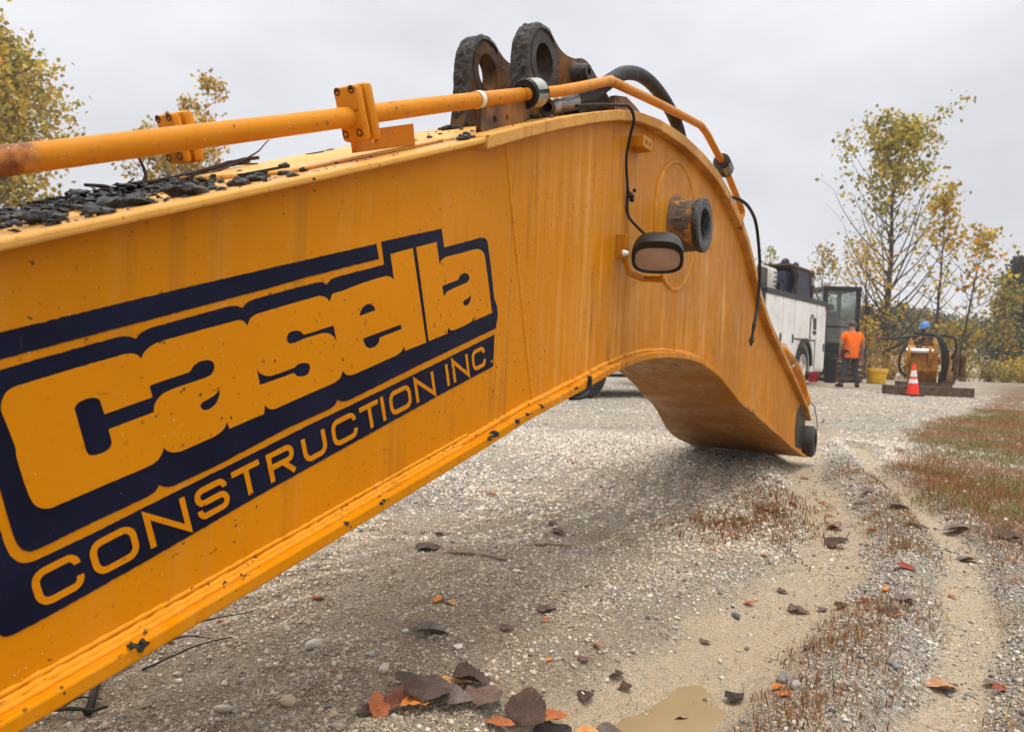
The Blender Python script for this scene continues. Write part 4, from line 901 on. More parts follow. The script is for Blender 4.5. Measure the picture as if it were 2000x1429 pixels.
HOLES_CASEL = [[(-5.9024,0.7409),(-5.8980,0.7477),(-5.8863,0.7526),(-5.8768,0.7536),(-5.8689,0.7511),(-5.8655,0.7412),(-5.8616,0.7303),(-5.8313,0.7389),(-5.7923,0.7501),(-5.7971,0.7670),(-5.7663,0.7761),(-5.7323,0.7853),(-5.7265,0.7947),(-5.7158,0.8014),(-5.7000,0.8039),(-5.6909,0.8005),(-5.6883,0.7916),(-5.6922,0.7819),(-5.7024,0.7766),(-5.7273,0.7698),(-5.7571,0.7618),(-5.7758,0.7546),(-5.7854,0.7446),(-5.7891,0.7371),(-5.7889,0.7285),(-5.8229,0.7185),(-5.8554,0.7091),(-5.8501,0.6899),(-5.8530,0.6828),(-5.8604,0.6782),(-5.8738,0.6753),(-5.8823,0.6770),(-5.8860,0.6838)],
  [(-5.6783,0.7578),(-5.6780,0.7465),(-5.6842,0.7347),(-5.6960,0.7267),(-5.7066,0.7262),(-5.7121,0.7315),(-5.7107,0.7383),(-5.7013,0.7420),(-5.6869,0.7489)],
  [(-5.5454,0.8426),(-5.5405,0.8505),(-5.5277,0.8546),(-5.5144,0.8541),(-5.5058,0.8475),(-5.4332,0.8671),(-5.4223,0.8335),(-5.4304,0.8456),(-5.4445,0.8522),(-5.4590,0.8524),(-5.5063,0.8405),(-5.5227,0.8339),(-5.5382,0.8311),(-5.5444,0.8359)],
  [(-5.6075,0.7900),(-5.6009,0.7813),(-5.5896,0.7772),(-5.5762,0.7763),(-5.5251,0.7901),(-5.5183,0.7957),(-5.5046,0.7987),(-5.4909,0.7968),(-5.4876,0.7897),(-5.4918,0.7786),(-5.5036,0.7740),(-5.5195,0.7749),(-5.5260,0.7807),(-5.5995,0.7616)],
  [(-5.3644,0.8878),(-5.3629,0.8962),(-5.3549,0.9063),(-5.3433,0.9125),(-5.3312,0.9127),(-5.3211,0.9067),(-5.3188,0.9010)],
  [(-5.3533,0.8445),(-5.2378,0.8769),(-5.2356,0.8670),(-5.3026,0.8480),(-5.3051,0.8374),(-5.3147,0.8296),(-5.3307,0.8257),(-5.3439,0.8291)]]
HOLES_LA = [[(-5.0986,0.9683),(-5.0379,0.9868),(-5.0292,0.9991),(-5.0119,1.0062),(-4.9951,1.0044),(-4.9895,0.9952),(-4.9980,0.9847),(-5.0236,0.9766),(-5.0756,0.9590),(-5.0913,0.9440)],[(-4.9799,0.9583),(-4.9824,0.9428),(-4.9923,0.9324),(-5.0053,0.9292),(-5.0140,0.9349),(-5.0110,0.9420),(-4.9940,0.9479)]]
def ragged(poly, amp=0.0009, step=0.005, seed=0):
    out = []
    n = len(poly)
    for i in range(n):
        a = Vector((*poly[i], 0)); c = Vector((*poly[(i + 1) % n], 0)); d = (c - a).length; k = max(1, int(d / step))
        nr = Vector((-(c - a).y, (c - a).x, 0)).normalized() if d > 1e-6 else Vector((0, 0, 0))
        for j in range(k):
            p = a.lerp(c, j / k)
            q = noise.noise(Vector((p.x * 260, p.y * 260, seed))) ; q = q if abs(q) > 0.18 else q * 0.25
            p = p + nr * (amp * q if (d > 0.04) else amp * 0.2 * q); out.append((p.x, p.y))
    return out
def soft(poly, n=3):
    """round the traced corners a little"""
    out = []
    for i in range(len(poly)):
        a, b_, c = (Vector((*poly[j % len(poly)], 0)) for j in (i - 1, i, i + 1))
        v0, v1 = a - b_, c - b_
        if v0.length < 1e-5 or v1.length < 1e-5: continue
        r = min(0.004, 0.3 * min(v0.length, v1.length))
        if v0.angle(v1) > R(120):
            p0, p1 = b_ + v0.normalized() * r, b_ + v1.normalized() * r
            out += [(p0.x, p0.y), ((p0.x + p1.x + 2 * b_.x) / 4, (p0.y + p1.y + 2 * b_.y) / 4), (p1.x, p1.y)]
        else: out.append((b_.x, b_.y))
    return out
# stretch the panel's left end past the traced part
DECAL_MAIN = DECAL_MAIN + [(-6.035, 0.680), (-6.030, 0.765)]
DECAL_STRIPE = [(-6.070, 0.813)] + DECAL_STRIPE[1:-1] + [(-6.012, 0.798), (-6.048, 0.770), (-6.055, 0.690), (-6.028, 0.560), (-6.08, 0.55), (-6.095, 0.70)]
for nm, poly, sd_ in (('decal_stripe', DECAL_STRIPE, 1), ('decal_panel', DECAL_MAIN, 2), ('decal_band', DECAL_BAND, 3)):
    plate2d(nm, ragged(soft(poly), 0.0012, 0.005, sd_), [], 0.0008, 0.0006, M['navy'], boom)
word = plate2d('lettering', ragged(soft(WORD_CASEL), 0.0006, 0.006, 5), [ragged(soft(h), 0.0003, 0.006, 6) for h in HOLES_CASEL], 0.0008, 0.0015, M['letter'], boom)
plate2d('lettering', ragged(soft(WORD_LA), 0.0005, 0.006, 7), [ragged(soft(h), 0.0003, 0.006, 8) for h in HOLES_LA], 0.0008, 0.0015, M['letter'], boom)

ang = R(16.348); ex, ey = math.cos(ang), math.sin(ang)
def txt(u, v): return (u * ex - v * ey, u * ey + v * ex)
VB, VH = 2.1378, 0.0508
def arc(cx, cy, rx, ry, a0, a1, n=6): return [(cx + rx * math.cos(a0 + (a1 - a0) * i / n), cy + ry * math.sin(a0 + (a1 - a0) * i / n)) for i in range(n + 1)]
def glyph(ch, W, H):
    """centre line strokes (list of (points, closed)) in a W x H box"""
    q = min(W, H) * 0.34; hp = math.pi / 2
    if ch == 'C': return [(([(W, H * 0.70), (W, H - q * 0.8)] if W > 0 else []) + arc(W - q * .8, H - q * .8, q * .8, q * .8, 0, hp)[1:] + arc(q, H - q, q, q, hp, 2 * hp) + arc(q, q, q, q, 2 * hp, 3 * hp) + arc(W - q * .8, q * .8, q * .8, q * .8, 3 * hp, 4 * hp) + [(W, H * 0.30)], False)]
    if ch == 'O': return [(arc(q, H - q, q, q, hp, 2 * hp) + arc(q, q, q, q, 2 * hp, 3 * hp) + arc(W - q, q, q, q, 3 * hp, 4 * hp) + arc(W - q, H - q, q, q, 0, hp), True)]
    if ch == 'N': return [([(0, 0), (0, H), (W, 0), (W, H)], False)]
    if ch == 'S':
        q = H * 0.25
        return [([(W, H * 0.74)] + arc(W - q * .9, H - q * .9, q * .9, q * .9, 0, hp) + arc(q, H - q, q, q, hp, 3 * hp) + arc(W - q, q, q, q, hp, -hp) + arc(q * .9, q * .9, q * .9, q * .9, -hp, -2 * hp) + [(0, H * 0.27)], False)]
    if ch == 'T': return [([(0, H), (W, H)], False), ([(W / 2, 0), (W / 2, H)], False)]
    if ch == 'R':
        q = H * 0.26
        return [([(0, 0), (0, H)] + arc(W - q, H - q, q, q, hp, -hp) + [(0, H * 0.48)], False), ([(W * 0.55, H * 0.48), (W, 0)], False)]
    if ch == 'U': return [([(0, H)] + arc(q, q, q, q, 2 * hp, 3 * hp) + arc(W - q, q, q, q, 3 * hp, 4 * hp) + [(W, H)], False)]
    if ch == 'I': return [([(0, 0), (0, H)], False)]
    if ch == '.': return [([(0, 0), (0, 0.004)], False)]
def stroke_poly(pts, closed, hw):
    P = [Vector((*p, 0)) for p in pts]; Q = [P[0]]
    for p in P[1:]:
        if (p - Q[-1]).length > 1e-5: Q.append(p)
    P = Q; n = len(P); L = []; Rr = []
    for i in range(n):
        a = P[i - 1] if (i > 0 or closed) else None; c = P[(i + 1) % n] if (i < n - 1 or closed) else None
        d0 = (P[i] - a).normalized() if a is not None else None; d1 = (c - P[i]).normalized() if c is not None else None
        d0 = d0 or d1; d1 = d1 or d0
        n0, n1 = Vector((-d0.y, d0.x, 0)), Vector((-d1.y, d1.x, 0)); nn = n0 + n1
        nn = nn.normalized() if nn.length > 1e-4 else n0
        k = min(2.2, 1 / max(0.35, nn.dot(n0)))
        e0 = Vector((0, 0, 0))
        if not closed and i == 0: e0 = -d1 * hw
        if not closed and i == n - 1: e0 = d0 * hw
        L.append(P[i] + nn * hw * k + (e0 if False else Vector((0, 0, 0)))); Rr.append(P[i] - nn * hw * k)
    return L, Rr
LETTERS = [('C', -5.564, -5.501), ('O', -5.488, -5.420), ('N', -5.405, -5.336), ('S', -5.321, -5.261), ('T', -5.254, -5.188), ('R', -5.177, -5.117), ('U', -5.097, -5.038), ('C', -5.022, -4.954), ('T', -4.946, -4.881), ('I', -4.878, -4.864), ('O', -4.852, -4.781), ('N', -4.766, -4.695), ('I', -4.649, -4.636), ('N', -4.623, -4.556), ('C', -4.540, -4.481), ('.', -4.459, -4.449)]
for gi, (ch, u0, u1) in enumerate(LETTERS):
    hw = 0.0047; W = u1 - u0 - 2 * hw; H = VH - (2 * hw if ch in 'COSU' else 0); H = VH - 2 * hw if ch in 'COSTR' else H
    b = MB()
    for si, (pts, closed) in enumerate(glyph(ch, max(W, 0.0), H)):
        L, Rr = stroke_poly(pts, closed, hw); n = len(L); dz = hw if ch in 'COSTR' else (hw if ch == 'U' else 0.0)
        if ch in 'TR' :
            L = [Vector((p.x, p.y, 0)) for p in L]
        def place(p): x, z = txt(u0 + hw + p.x, VB + (dz if ch not in 'TR' else dz * (1 if p.y > H * 0.2 else -0.0)) + p.y + 0.0007 * noise.noise(Vector((p.x * 300, p.y * 300, gi)))); return bp(x, 0.0016 + 0.00015 * si, z)
        vs = [place(p) for p in L] + [place(p) for p in Rr]
        b.add(vs, [(i, n + i, n + (i + 1) % n, (i + 1) % n) for i in range(n if closed else n - 1)])
    o = b.build('letter', M['letter'], boom)
    md = o.modifiers.new('thickness', 'SOLIDIFY'); md.thickness = 0.0007; md.offset = 0

# ------------------------------------------------------------------ things lying on top of the boom
BM = Matrix.Translation(Vector((2.4118, 6.0607, 0.0))) @ Matrix.Rotation(R(90 - 30.348), 4, 'Z')
def bw(s, off, z): return BM @ bp(s, off, z)
def tz(s, off): return float(zt(s, off))
ns, no = 240, 92
vs = []; keep = []
for i in range(ns):
    s_ = -6.30 + 1.06 * i / (ns - 1)
    for j in range(no):
        o_ = -0.02 - 0.46 * j / (no - 1)
        a = math.exp(-((o_ + 0.34) / 0.13) ** 2) * (0.35 + 0.65 * math.exp(-((s_ + 5.70) / 0.20) ** 2)) * float(sstep(-5.38, -5.52, np.array(s_)))
        a = max(a, 0.75 * math.exp(-((s_ + 5.94 + 0.9 * (o_ + 0.16)) / 0.14) ** 2 - ((o_ + 0.20) / 0.10) ** 2))
        f1 = noise.fractal(Vector((s_ * 14, o_ * 14, 2.0)), 0.9, 2.1, 5); f2 = noise.noise(Vector((s_ * 34, o_ * 34, 9.0))); vd = noise.voronoi(Vector((s_ * 42 + 1.2 * f1, o_ * 42 + 0.8 * f2, 1.0)))[0]; f3 = noise.fractal(Vector((s_ * 70, o_ * 70, 4.0)), 0.8, 2.0, 3); lump = (0.45 - vd[0]) * 0.8 + 0.35 * f3
        h = a * (0.58 + 0.75 * f1 + 0.25 * f2 + 0.7 * lump) - 0.22
        hh = 0.014 * max(0.0, h) ** 0.8
        vs.append(bw(s_ + 0.006 * f2, o_ + 0.006 * f1, tz(s_, o_) - 0.002 + hh)); keep.append(h > 0)
fs = [(i * no + j, (i + 1) * no + j, (i + 1) * no + j + 1, i * no + j + 1) for i in range(ns - 1) for j in range(no - 1) if keep[i * no + j] or keep[(i + 1) * no + j] or keep[i * no + j + 1] or keep[(i + 1) * no + j + 1]]
b = MB(); b.add(vs, fs); tag(b.build('mud_heap', M['mud'], smooth=False), 'wet black mud heap on the top plate of the boom at left', 'mud')
b = MB(); random.seed(21)
for k in range(620):      # flakes that make the heap
    s_ = random.gauss(-5.76, 0.20); o_ = random.gauss(-0.33 + 0.45 * max(0, -5.75 - s_), 0.085); r = random.choice([0.003, 0.004, 0.005, 0.006, 0.007, 0.009, 0.012])
    if o_ < -0.46 or o_ > -0.01 or s_ > -5.42: continue
    lift = 0.020 * math.exp(-((o_ + 0.34) / 0.10) ** 2 - ((s_ + 5.68) / 0.16) ** 2) * random.random()
    b.ball(bw(s_, o_, tz(s_, o_) + 0.003 + lift), (r * random.uniform(0.6, 1.5), r * random.uniform(0.5, 1.2), r * random.uniform(0.25, 0.55)), 2, 0.85, 2.4, random.random() * 30)
for k in range(900):
    s_ = random.uniform(-6.2, -4.55); o_ = -random.uniform(0.0, 0.44); r = random.choice([0.0012, 0.0016, 0.002, 0.002, 0.003, 0.004, 0.006]) * random.uniform(0.7, 1.3)
    dens = 0.12 + 0.9 * math.exp(-((s_ + 5.75) / 0.30) ** 2)
    if random.random() > dens: continue
    b.ball(bw(s_, o_, tz(s_, o_) + r * 0.25 + (0.004 if s_ > -4.985 else 0)), (r * random.uniform(1, 2.2), r * random.uniform(0.8, 1.5), r * 0.8), 1, 0.6, 2.5, random.random() * 20)
for s_, o_, r in ((-5.62, -0.05, .016), (-5.565, -0.07, .012), (-5.70, -0.06, .018), (-5.78, -0.05, .014), (-5.46, -0.06, .007), (-5.80, -0.09, .02), (-5.90, -0.07, .016), (-5.02, -0.012, .010), (-5.00, -0.018, .012), (-4.985, -0.014, .009), (-5.62, -0.12, .011), (-5.52, -0.10, .009), (-5.86, -0.02, .012)):
    for q in range(5): b.ball(bw(s_ + random.gauss(0, r * 0.7), o_ + random.gauss(0, r * 0.5), tz(s_, o_) + r * 0.3), (r * random.uniform(.6, 1.1), r * random.uniform(.5, .9), r * random.uniform(.4, .7)), 2, 0.7, 2.6, random.random() * 20)
tag(b.build('mud_clods', M['mud']), 'crumbs and clods of black mud scattered over the boom top', 'mud', kind='stuff')
b = MB()   # mud clods stuck to the lower flange
for px_, r in ((-5.83, .008), (-4.93, .005), (-4.90, .009), (-4.80, .005), (-4.74, .005), (-4.66, .006), (-4.45, .004), (-5.32, .004), (-5.42, .004)):
    for q in range(4): b.ball(bw(px_ + random.gauss(0, r * .7), 0.033 + random.uniform(-.002, .003), float(zb(px_)) + 0.021 + random.gauss(0, r * 0.35)), (r * random.uniform(.7, 1.5), r * .30, r * random.uniform(.4, .8)), 2, 1.1, 2.2, random.random() * 20)
tag(b.build('mud_clods', M['mud']), 'small black mud clods stuck along the boom lower flange', 'mud', kind='stuff')

def twig(name, pts, r0, r1, label, side=()):
    b = MB(); P = spline(pts, 5); P = [p + Vector((noise.noise(p * 40), noise.noise(p * 40 + Vector((5, 0, 0))), noise.noise(p * 40 + Vector((0, 9, 0))))) * r0 * 0.7 for p in P]
    b.tube(P, [r0 + (r1 - r0) * i / (len(P) - 1) for i in range(len(P))], 6)
    for sp_ in side: b.tube(spline(sp_, 4), [r1 * 1.1 * (1 - 0.6 * i / (4 * (len(sp_) - 1))) for i in range(4 * (len(sp_) - 1) + 1)], 5)
    return tag(b.build(name, M['sand_mud'] if 'mud coated' in label else M['twig'], smooth=True), label, 'twig', 'twigs')
def tp(s_, o_, h): return bw(s_, o_, tz(s_, o_) + h)
twig('twig', [tp(-5.60, -0.40, .012), tp(-5.50, -0.40, .012), tp(-5.40, -0.41, .016), tp(-5.30, -0.40, .020)], .006, .004, 'knobbly dark twig trailing right from the mud heap', [[tp(-5.44, -.40, .014), tp(-5.38, -.37, .02), tp(-5.31, -.36, .012)]])
twig('twig', [tp(-5.52, -0.35, .006), tp(-5.42, -0.35, .014), tp(-5.32, -0.37, .03), tp(-5.245, -0.40, .062)], .0035, .0012, 'thin straight twig rising to the right off the boom top')
twig('twig', [tp(-5.47, -0.38, .010), tp(-5.39, -0.38, .022), tp(-5.29, -0.38, .026)], .005, .004, 'bundled dark twig lying along the boom far edge')
twig('twig', [tp(-5.60, -0.34, .002), tp(-5.588, -0.34, .030), tp(-5.60, -0.34, .065)], .005, .0025, 'short stub of twig sticking up from the mud heap')
twig('twig', [tp(-5.63, -0.34, .006), tp(-5.66, -0.34, .020), tp(-5.70, -0.34, .030)], .005, .003, 'stubby dark twig pointing left on the mud heap', [[tp(-5.64, -.34, .010), tp(-5.61, -.34, .028)]])
# rubber straps
def strap(name, s0, s1, off, label, k):
    b = MB(); L = s1 - s0; pts = []
    for i in range(13):
        a = math.pi * (0.5 + i / 12); pts.append((s0 + 0.012 + 0.012 * math.cos(a), off + 0.013 * math.sin(a)))
    pts = [(s0 + L * 0.38, off + 0.013)] + pts[::-1][::-1] + [(s0 + L * 0.6, off - 0.012), (s1 - 0.01, off - 0.010)]
    for i, (x0, o0) in enumerate(pts[:-1]):
        x1, o1 = pts[i + 1]
        q = [tp(x0, o0, 0.0), tp(x1, o1, 0.0), tp(x1, o1, 0.013), tp(x0, o0, 0.013)]
        d = (q[1] - q[0]); nn = Vector((-d.y, d.x, 0)).normalized() * 0.0035
        b.add([p_ + nn for p_ in q] + [p_ - nn for p_ in q], [(0, 1, 2, 3), (7, 6, 5, 4), (0, 4, 5, 1), (1, 5, 6, 2), (2, 6, 7, 3), (3, 7, 4, 0)])
    for q in range(6): b.ball(tp(s1 - 0.006 + random.gauss(0, .004), off - 0.010 + random.gauss(0, .003), 0.010), 0.008 * k, 1, 0.4, 3, q)
    return tag(b.build(name, M['rubber']), label, 'strap')
strap('rubber_strap', -5.545, -5.43, -0.125, 'looped black rubber strap lying near the front edge of the boom top', 1.0)
strap('rubber_strap', -5.15, -5.065, -0.37, 'smaller black rubber strap at the far edge of the boom top', 0.6)

# twigs on the ground under the boom
def gp3(x, y, h=0.0): return Vector((x, y, ghs(x, y) + h))
twig('twig', [gp3(-.90, 1.60, .012), gp3(-.945, 1.75, .03), gp3(-.94, 1.88, .02), gp3(-.926, 1.955, .03), gp3(-.92, 2.03, .02), gp3(-.88, 2.16, .012)], .009, .003, 'bare dark branch on the ground under the boom at left', [[gp3(-.945, 1.75, .03), gp3(-.98, 1.85, .05), gp3(-1.0, 1.95, .03)], [gp3(-.94, 1.88, .02), gp3(-.85, 1.95, .04), gp3(-.78, 1.97, .02)], [gp3(-.92, 2.03, .02), gp3(-.82, 2.08, .03), gp3(-.74, 2.18, .015)]])
twig('twig', [gp3(-1.02, 1.55, .01), gp3(-.96, 1.575, .022), gp3(-.90, 1.60, .02), gp3(-.87, 1.63, .01)], .007, .003, 'short curled stick in front of the bare branch', [[gp3(-.95, 1.58, .02), gp3(-.93, 1.62, .03), gp3(-.90, 1.66, .01)]])
twig('twig', [gp3(-.88, 1.80, .006), gp3(-.80, 1.95, .012), gp3(-.74, 2.02, .006)], .003, .0015, 'slender dry stick right of the bare branch')
twig('twig', [gp3(-.22, 2.95, .002), gp3(-.1, 2.93, .005), gp3(.02, 2.9, .001)], .009, .007, 'thick mud coated stick in the gravel behind a dark leaf')
twig('twig', [gp3(.12, 3.12, .001), gp3(.22, 3.10, .004), gp3(.31, 3.13, .0)], .008, .006, 'mud coated stick in the gravel in the middle of the yard')

# ------------------------------------------------------------------ fallen leaves
LEAVES = [(-0.293,1.632,0.048,'p',200),(-0.27,1.623,0.068,'r',95),(-0.231,1.642,0.076,'m',60),(-0.194,1.613,0.05,'o',40),(-0.175,1.597,0.045,'o',30),(-0.226,1.754,0.061,'d',120),(-0.159,1.654,0.093,'d',80),(-0.115,1.748,0.078,'t',20),(-0.108,1.635,0.071,'g',30),(-0.072,1.746,0.076,'d',10),(-0.027,1.676,0.078,'p',60),(0.004,1.611,0.051,'r',330),(0.067,1.661,0.084,'d',70),(0.132,1.67,0.059,'r',15),(0.129,1.625,0.071,'k',25),(0.157,1.614,0.054,'R',340),(0.215,1.684,0.052,'t',15),(0.204,1.637,0.055,'r',70),(0.262,1.681,0.068,'g',350),(0.219,1.614,0.045,'k',10),(0.253,1.615,0.041,'k',200),(0.328,1.927,0.054,'d',200),(0.311,1.95,0.057,'d',20),(0.218,1.838,0.054,'d',10),(0.267,2.027,0.048,'o',300),(0.224,1.964,0.041,'p',40),(0.128,1.918,0.032,'o',70),(-0.313,2.99,0.125,'d',350),(-0.281,3.194,0.076,'p',10),(-0.212,2.401,0.067,'o',60),(-0.168,2.382,0.053,'t',330),(-0.206,2.123,0.133,'g',20),(-0.594,2.357,0.056,'r',40),(-0.407,2.705,0.041,'R',80),(0.134,2.259,0.044,'r',70),(0.016,2.185,0.052,'p',5),(0.238,3.319,0.078,'d',330),(0.222,3.456,0.072,'k',0),(0.143,2.361,0.076,'p',5),(2.188,5.467,0.083,'r',0),(1.934,4.525,0.075,'r',340),(1.803,4.12,0.074,'r',0),(1.71,3.839,0.096,'p',330),(1.637,3.586,0.09,'R',20),(1.566,3.479,0.135,'d',345),(1.072,2.822,0.051,'p',0),(0.881,2.633,0.059,'r',0),(1.056,2.627,0.091,'p',345),(0.636,2.279,0.045,'p',0),(2.088,3.926,0.142,'g',0),(1.847,3.711,0.077,'R',350),(1.975,3.542,0.123,'d',340),(2.305,3.764,0.167,'g',340),(2.366,3.464,0.168,'d',350),(2.068,3.293,0.114,'g',350),(1.546,2.845,0.095,'R',340),(1.208,2.618,0.062,'d',0),(1.274,2.583,0.072,'R',10),(1.364,2.62,0.062,'o',45),(1.342,2.457,0.089,'g',345),(1.228,2.333,0.065,'d',70),(1.239,2.313,0.058,'r',20),(0.627,1.933,0.068,'k',10),(0.742,1.952,0.055,'o',20),(0.726,1.854,0.057,'r',10),(1.207,2,0.101,'T',350),(1.366,2.031,0.06,'g',0),(1.352,1.967,0.085,'R',345),(1.363,3.918,0.092,'p',0),(1.332,3.764,0.105,'R',0),(1.373,3.717,0.093,'k',0),(1.019,3.306,0.078,'r',20),(0.969,3.703,0.062,'r',0),(0.808,3.522,0.064,'R',0),(1.598,4.148,0.069,'R',0),(2.504,4.994,0.083,'d',0),(2.2,4.471,0.136,'p',0),(1.703,2.791,0.058,'r',0),(1.153,2.639,0.051,'p',0),(0.931,2.22,0.046,'p',0),(3.58,6.753,0.112,'R',0),(3.179,5.478,0.114,'d',0),(1.079,3.075,0.047,'r',10),(0.868,3.046,0.042,'o',0),(0.466,5.276,0.058,'r',0),(-0.085,4.099,0.068,'r',20),(0.461,1.859,0.057,'g',345),(-0.701,3.504,0.063,'p',0),(-0.422,1.853,0.026,'r',40),(-0.754,2.963,0.041,'p',0),(-0.897,1.982,0.036,'p',0),(-0.82,2.137,0.036,'r',0)]
def leaf_mesh(kind, seed):
    rnd = random.Random(seed); rows, cols = 18, 8; vs = []; fs = []
    for i in range(rows + 1):
        v = i / rows
        if kind == 'ovate': w = 0.27 * (math.sin(math.pi * min(1, v ** 0.82)) ** 0.85)
        elif kind == 'delta': w = 0.43 * (math.sin(math.pi * min(1.0, v ** 0.56)) ** 0.72)
        else: w = 0.38 * (math.sin(math.pi * v ** 0.75) ** 0.7)
        jag = 1 + (0.085 * ((i % 2) - 0.5) + 0.05 * rnd.uniform(-1, 1)) * (1 < i < rows)
        for j in range(cols + 1):
            u = -1 + 2 * j / cols; x = u * w * jag
            vs.append([x, v - 0.45, 0.0])
    curl, bend, tw = rnd.uniform(0.05, 0.6), rnd.uniform(-0.25, 0.25), rnd.uniform(-0.25, 0.25); ph = rnd.uniform(0, 6); fold = rnd.uniform(0.0, 0.25)
    for p_ in vs:
        x, y = p_[0], p_[1]
        p_[2] = fold * abs(x) + curl * x * x * 1.6 + bend * y * y * 0.55 + tw * x * y + 0.07 * noise.noise(Vector((x * 4, y * 4, seed))) + 0.22 * x * abs(x) * math.sin(y * 8 + ph) + 0.012 * abs(math.sin((y - abs(x) * .8) * 20))
    mz = min(p_[2] for p_ in vs); vs = [Vector((p_[0], p_[1], p_[2] - mz)) for p_ in vs]
    fs = [(i * (cols + 1) + j, i * (cols + 1) + j + 1, (i + 1) * (cols + 1) + j + 1, (i + 1) * (cols + 1) + j) for i in range(rows) for j in range(cols)]
    b = MB(); b.add(vs, fs); z0 = vs[cols // 2].z
    b.tube([(0, -0.44, z0 + 0.004), (0.02, -0.62, z0 + 0.05), (0.06, -0.80, max(0.02, z0 - 0.02))], [0.010, 0.009, 0.012], 4)
    me = bpy.data.meshes.new('leaf'); me.from_pydata([tuple(v) for v in b.v], [], b.f); me.polygons.foreach_set('use_smooth', [True] * len(me.polygons)); me.update(); return me
LEAF_MESH = {}
LOBJ = []
CNAME = {'d': 'dark grey brown', 'k': 'blackish', 'p': 'purple brown', 'r': 'rust red', 'R': 'deep red', 'm': 'maroon', 'o': 'bright orange', 't': 'tan orange', 'T': 'large tan brown', 'g': 'wet grey'}
PILE = ['purple brown leaf at the left end of the leaf pile', 'upright rust red leaf left in the leaf pile', 'maroon leaf beside the leftmost rust leaf of the pile', 'bright orange leaf under the large dark leaf of the pile', 'lowest bright orange leaf left in the pile', 'dark leaf pointing up behind the pile at left', 'largest dark grey leaf in the middle of the pile', 'tan orange leaf at the top of the pile', 'crumpled grey leaf at the front of the pile', 'broad dark leaf at the top right of the pile', 'purple brown leaf at the right of the pile', 'rust red leaf peeking out below the purple leaf', 'curled dark leaf standing alone right of the pile', 'long rust red leaf behind the black leaf at bottom edge', 'jagged blackish leaf at the bottom edge', 'deep red leaf under the jagged blackish leaf', 'tan orange leaf left of the puddle shore leaf', 'rust leaf below the tan leaf near the puddle', 'pale grey leaf cupping water at the puddle edge', 'small blackish leaf at the bottom edge below the puddle', 'last small blackish leaf right at the bottom edge']
SOLO = {21: 'dark leaf in front of its twin left of the puddle', 22: 'dark leaf behind its twin left of the puddle', 23: 'lone dark leaf with a long stalk left of the puddle', 24: 'curled bright orange leaf above the puddle', 26: 'tiny bright orange leaf left of the lone dark leaf', 27: 'big folded dark leaf on the gravel under the boom', 31: 'long wet grey leaf stretched on the gravel', 32: 'rust red leaf below the boom flange at left', 44: 'folded dark leaf in the sandy rut', 60: 'blackish leaf standing at the edge of the puddle', 63: 'large tan brown leaf on the sand at lower right', 65: 'deep red leaf at the right picture edge below the grass'}
for i, (x, y, sz, c, yaw) in enumerate(LEAVES):
    kind = 'ovate' if c in 'rRmo' else ('delta' if c in 'dkp' else 'round')
    key = (kind, c, i % 3 if i > 20 else i)
    if key not in LEAF_MESH:
        LEAF_MESH[key] = leaf_mesh(kind, 100 + i); LEAF_MESH[key].materials.append(LEAFMAT[c])
    o = bpy.data.objects.new('fallen_leaf', LEAF_MESH[key]); COL.objects.link(o)
    rr = random.Random(i); k = sz * (1.32 if i < 21 else 0.85); y += 0.03 * (i < 21)
    o.scale = (k, k, k)
    z = ghs(x, y) + 0.004 + (0.0035 * (i % 7) if i < 21 else 0.0)
    tiltx = rr.uniform(-0.12, 0.12) + (0.4 if i in (1, 2, 12, 14, 24, 44, 60) else 0)
    o.rotation_euler = (tiltx, rr.uniform(-0.15, 0.15), R(yaw - 90 + rr.uniform(-25, 25)))
    o.location = (x, y, z + k * 0.10 * (1 if i in (1, 2, 12, 14, 24, 44, 60) else 0.3))
    if i < 21: lab = PILE[i]
    elif i in SOLO: lab = SOLO[i]
    else:
        gr_ = x - (2.3 + (y - 3.6) * 0.665)
        where = 'on the gravel under and beside the boom' if x < 0.6 else ('right of the sandy wheel rut' if (x - np.interp(y, [q[1] for q in RUT_A], [q[0] for q in RUT_A])) > 0.1 else 'left of the sandy wheel rut')
        lab = '%s fallen leaf lying %s' % (CNAME[c], where)
    tag(o, lab, 'leaf', 'fallen leaves on the ground'); LOBJ.append(o)

# leaves that share a description are told apart by their order from the viewer
byl = {}
for o in LOBJ: byl.setdefault(o['label'], []).append(o)
for lab, os_ in byl.items():
    if len(os_) > 1:
        os_.sort(key=lambda o: o.location.y)
        names_ = ['nearest', 'second nearest', 'third nearest', 'fourth nearest', 'fifth nearest', 'sixth nearest', 'seventh nearest', 'eighth nearest']
        for k, o in enumerate(os_): o['label'] = ('farthest ' if k == len(os_) - 1 else names_[k] + ' ') + lab

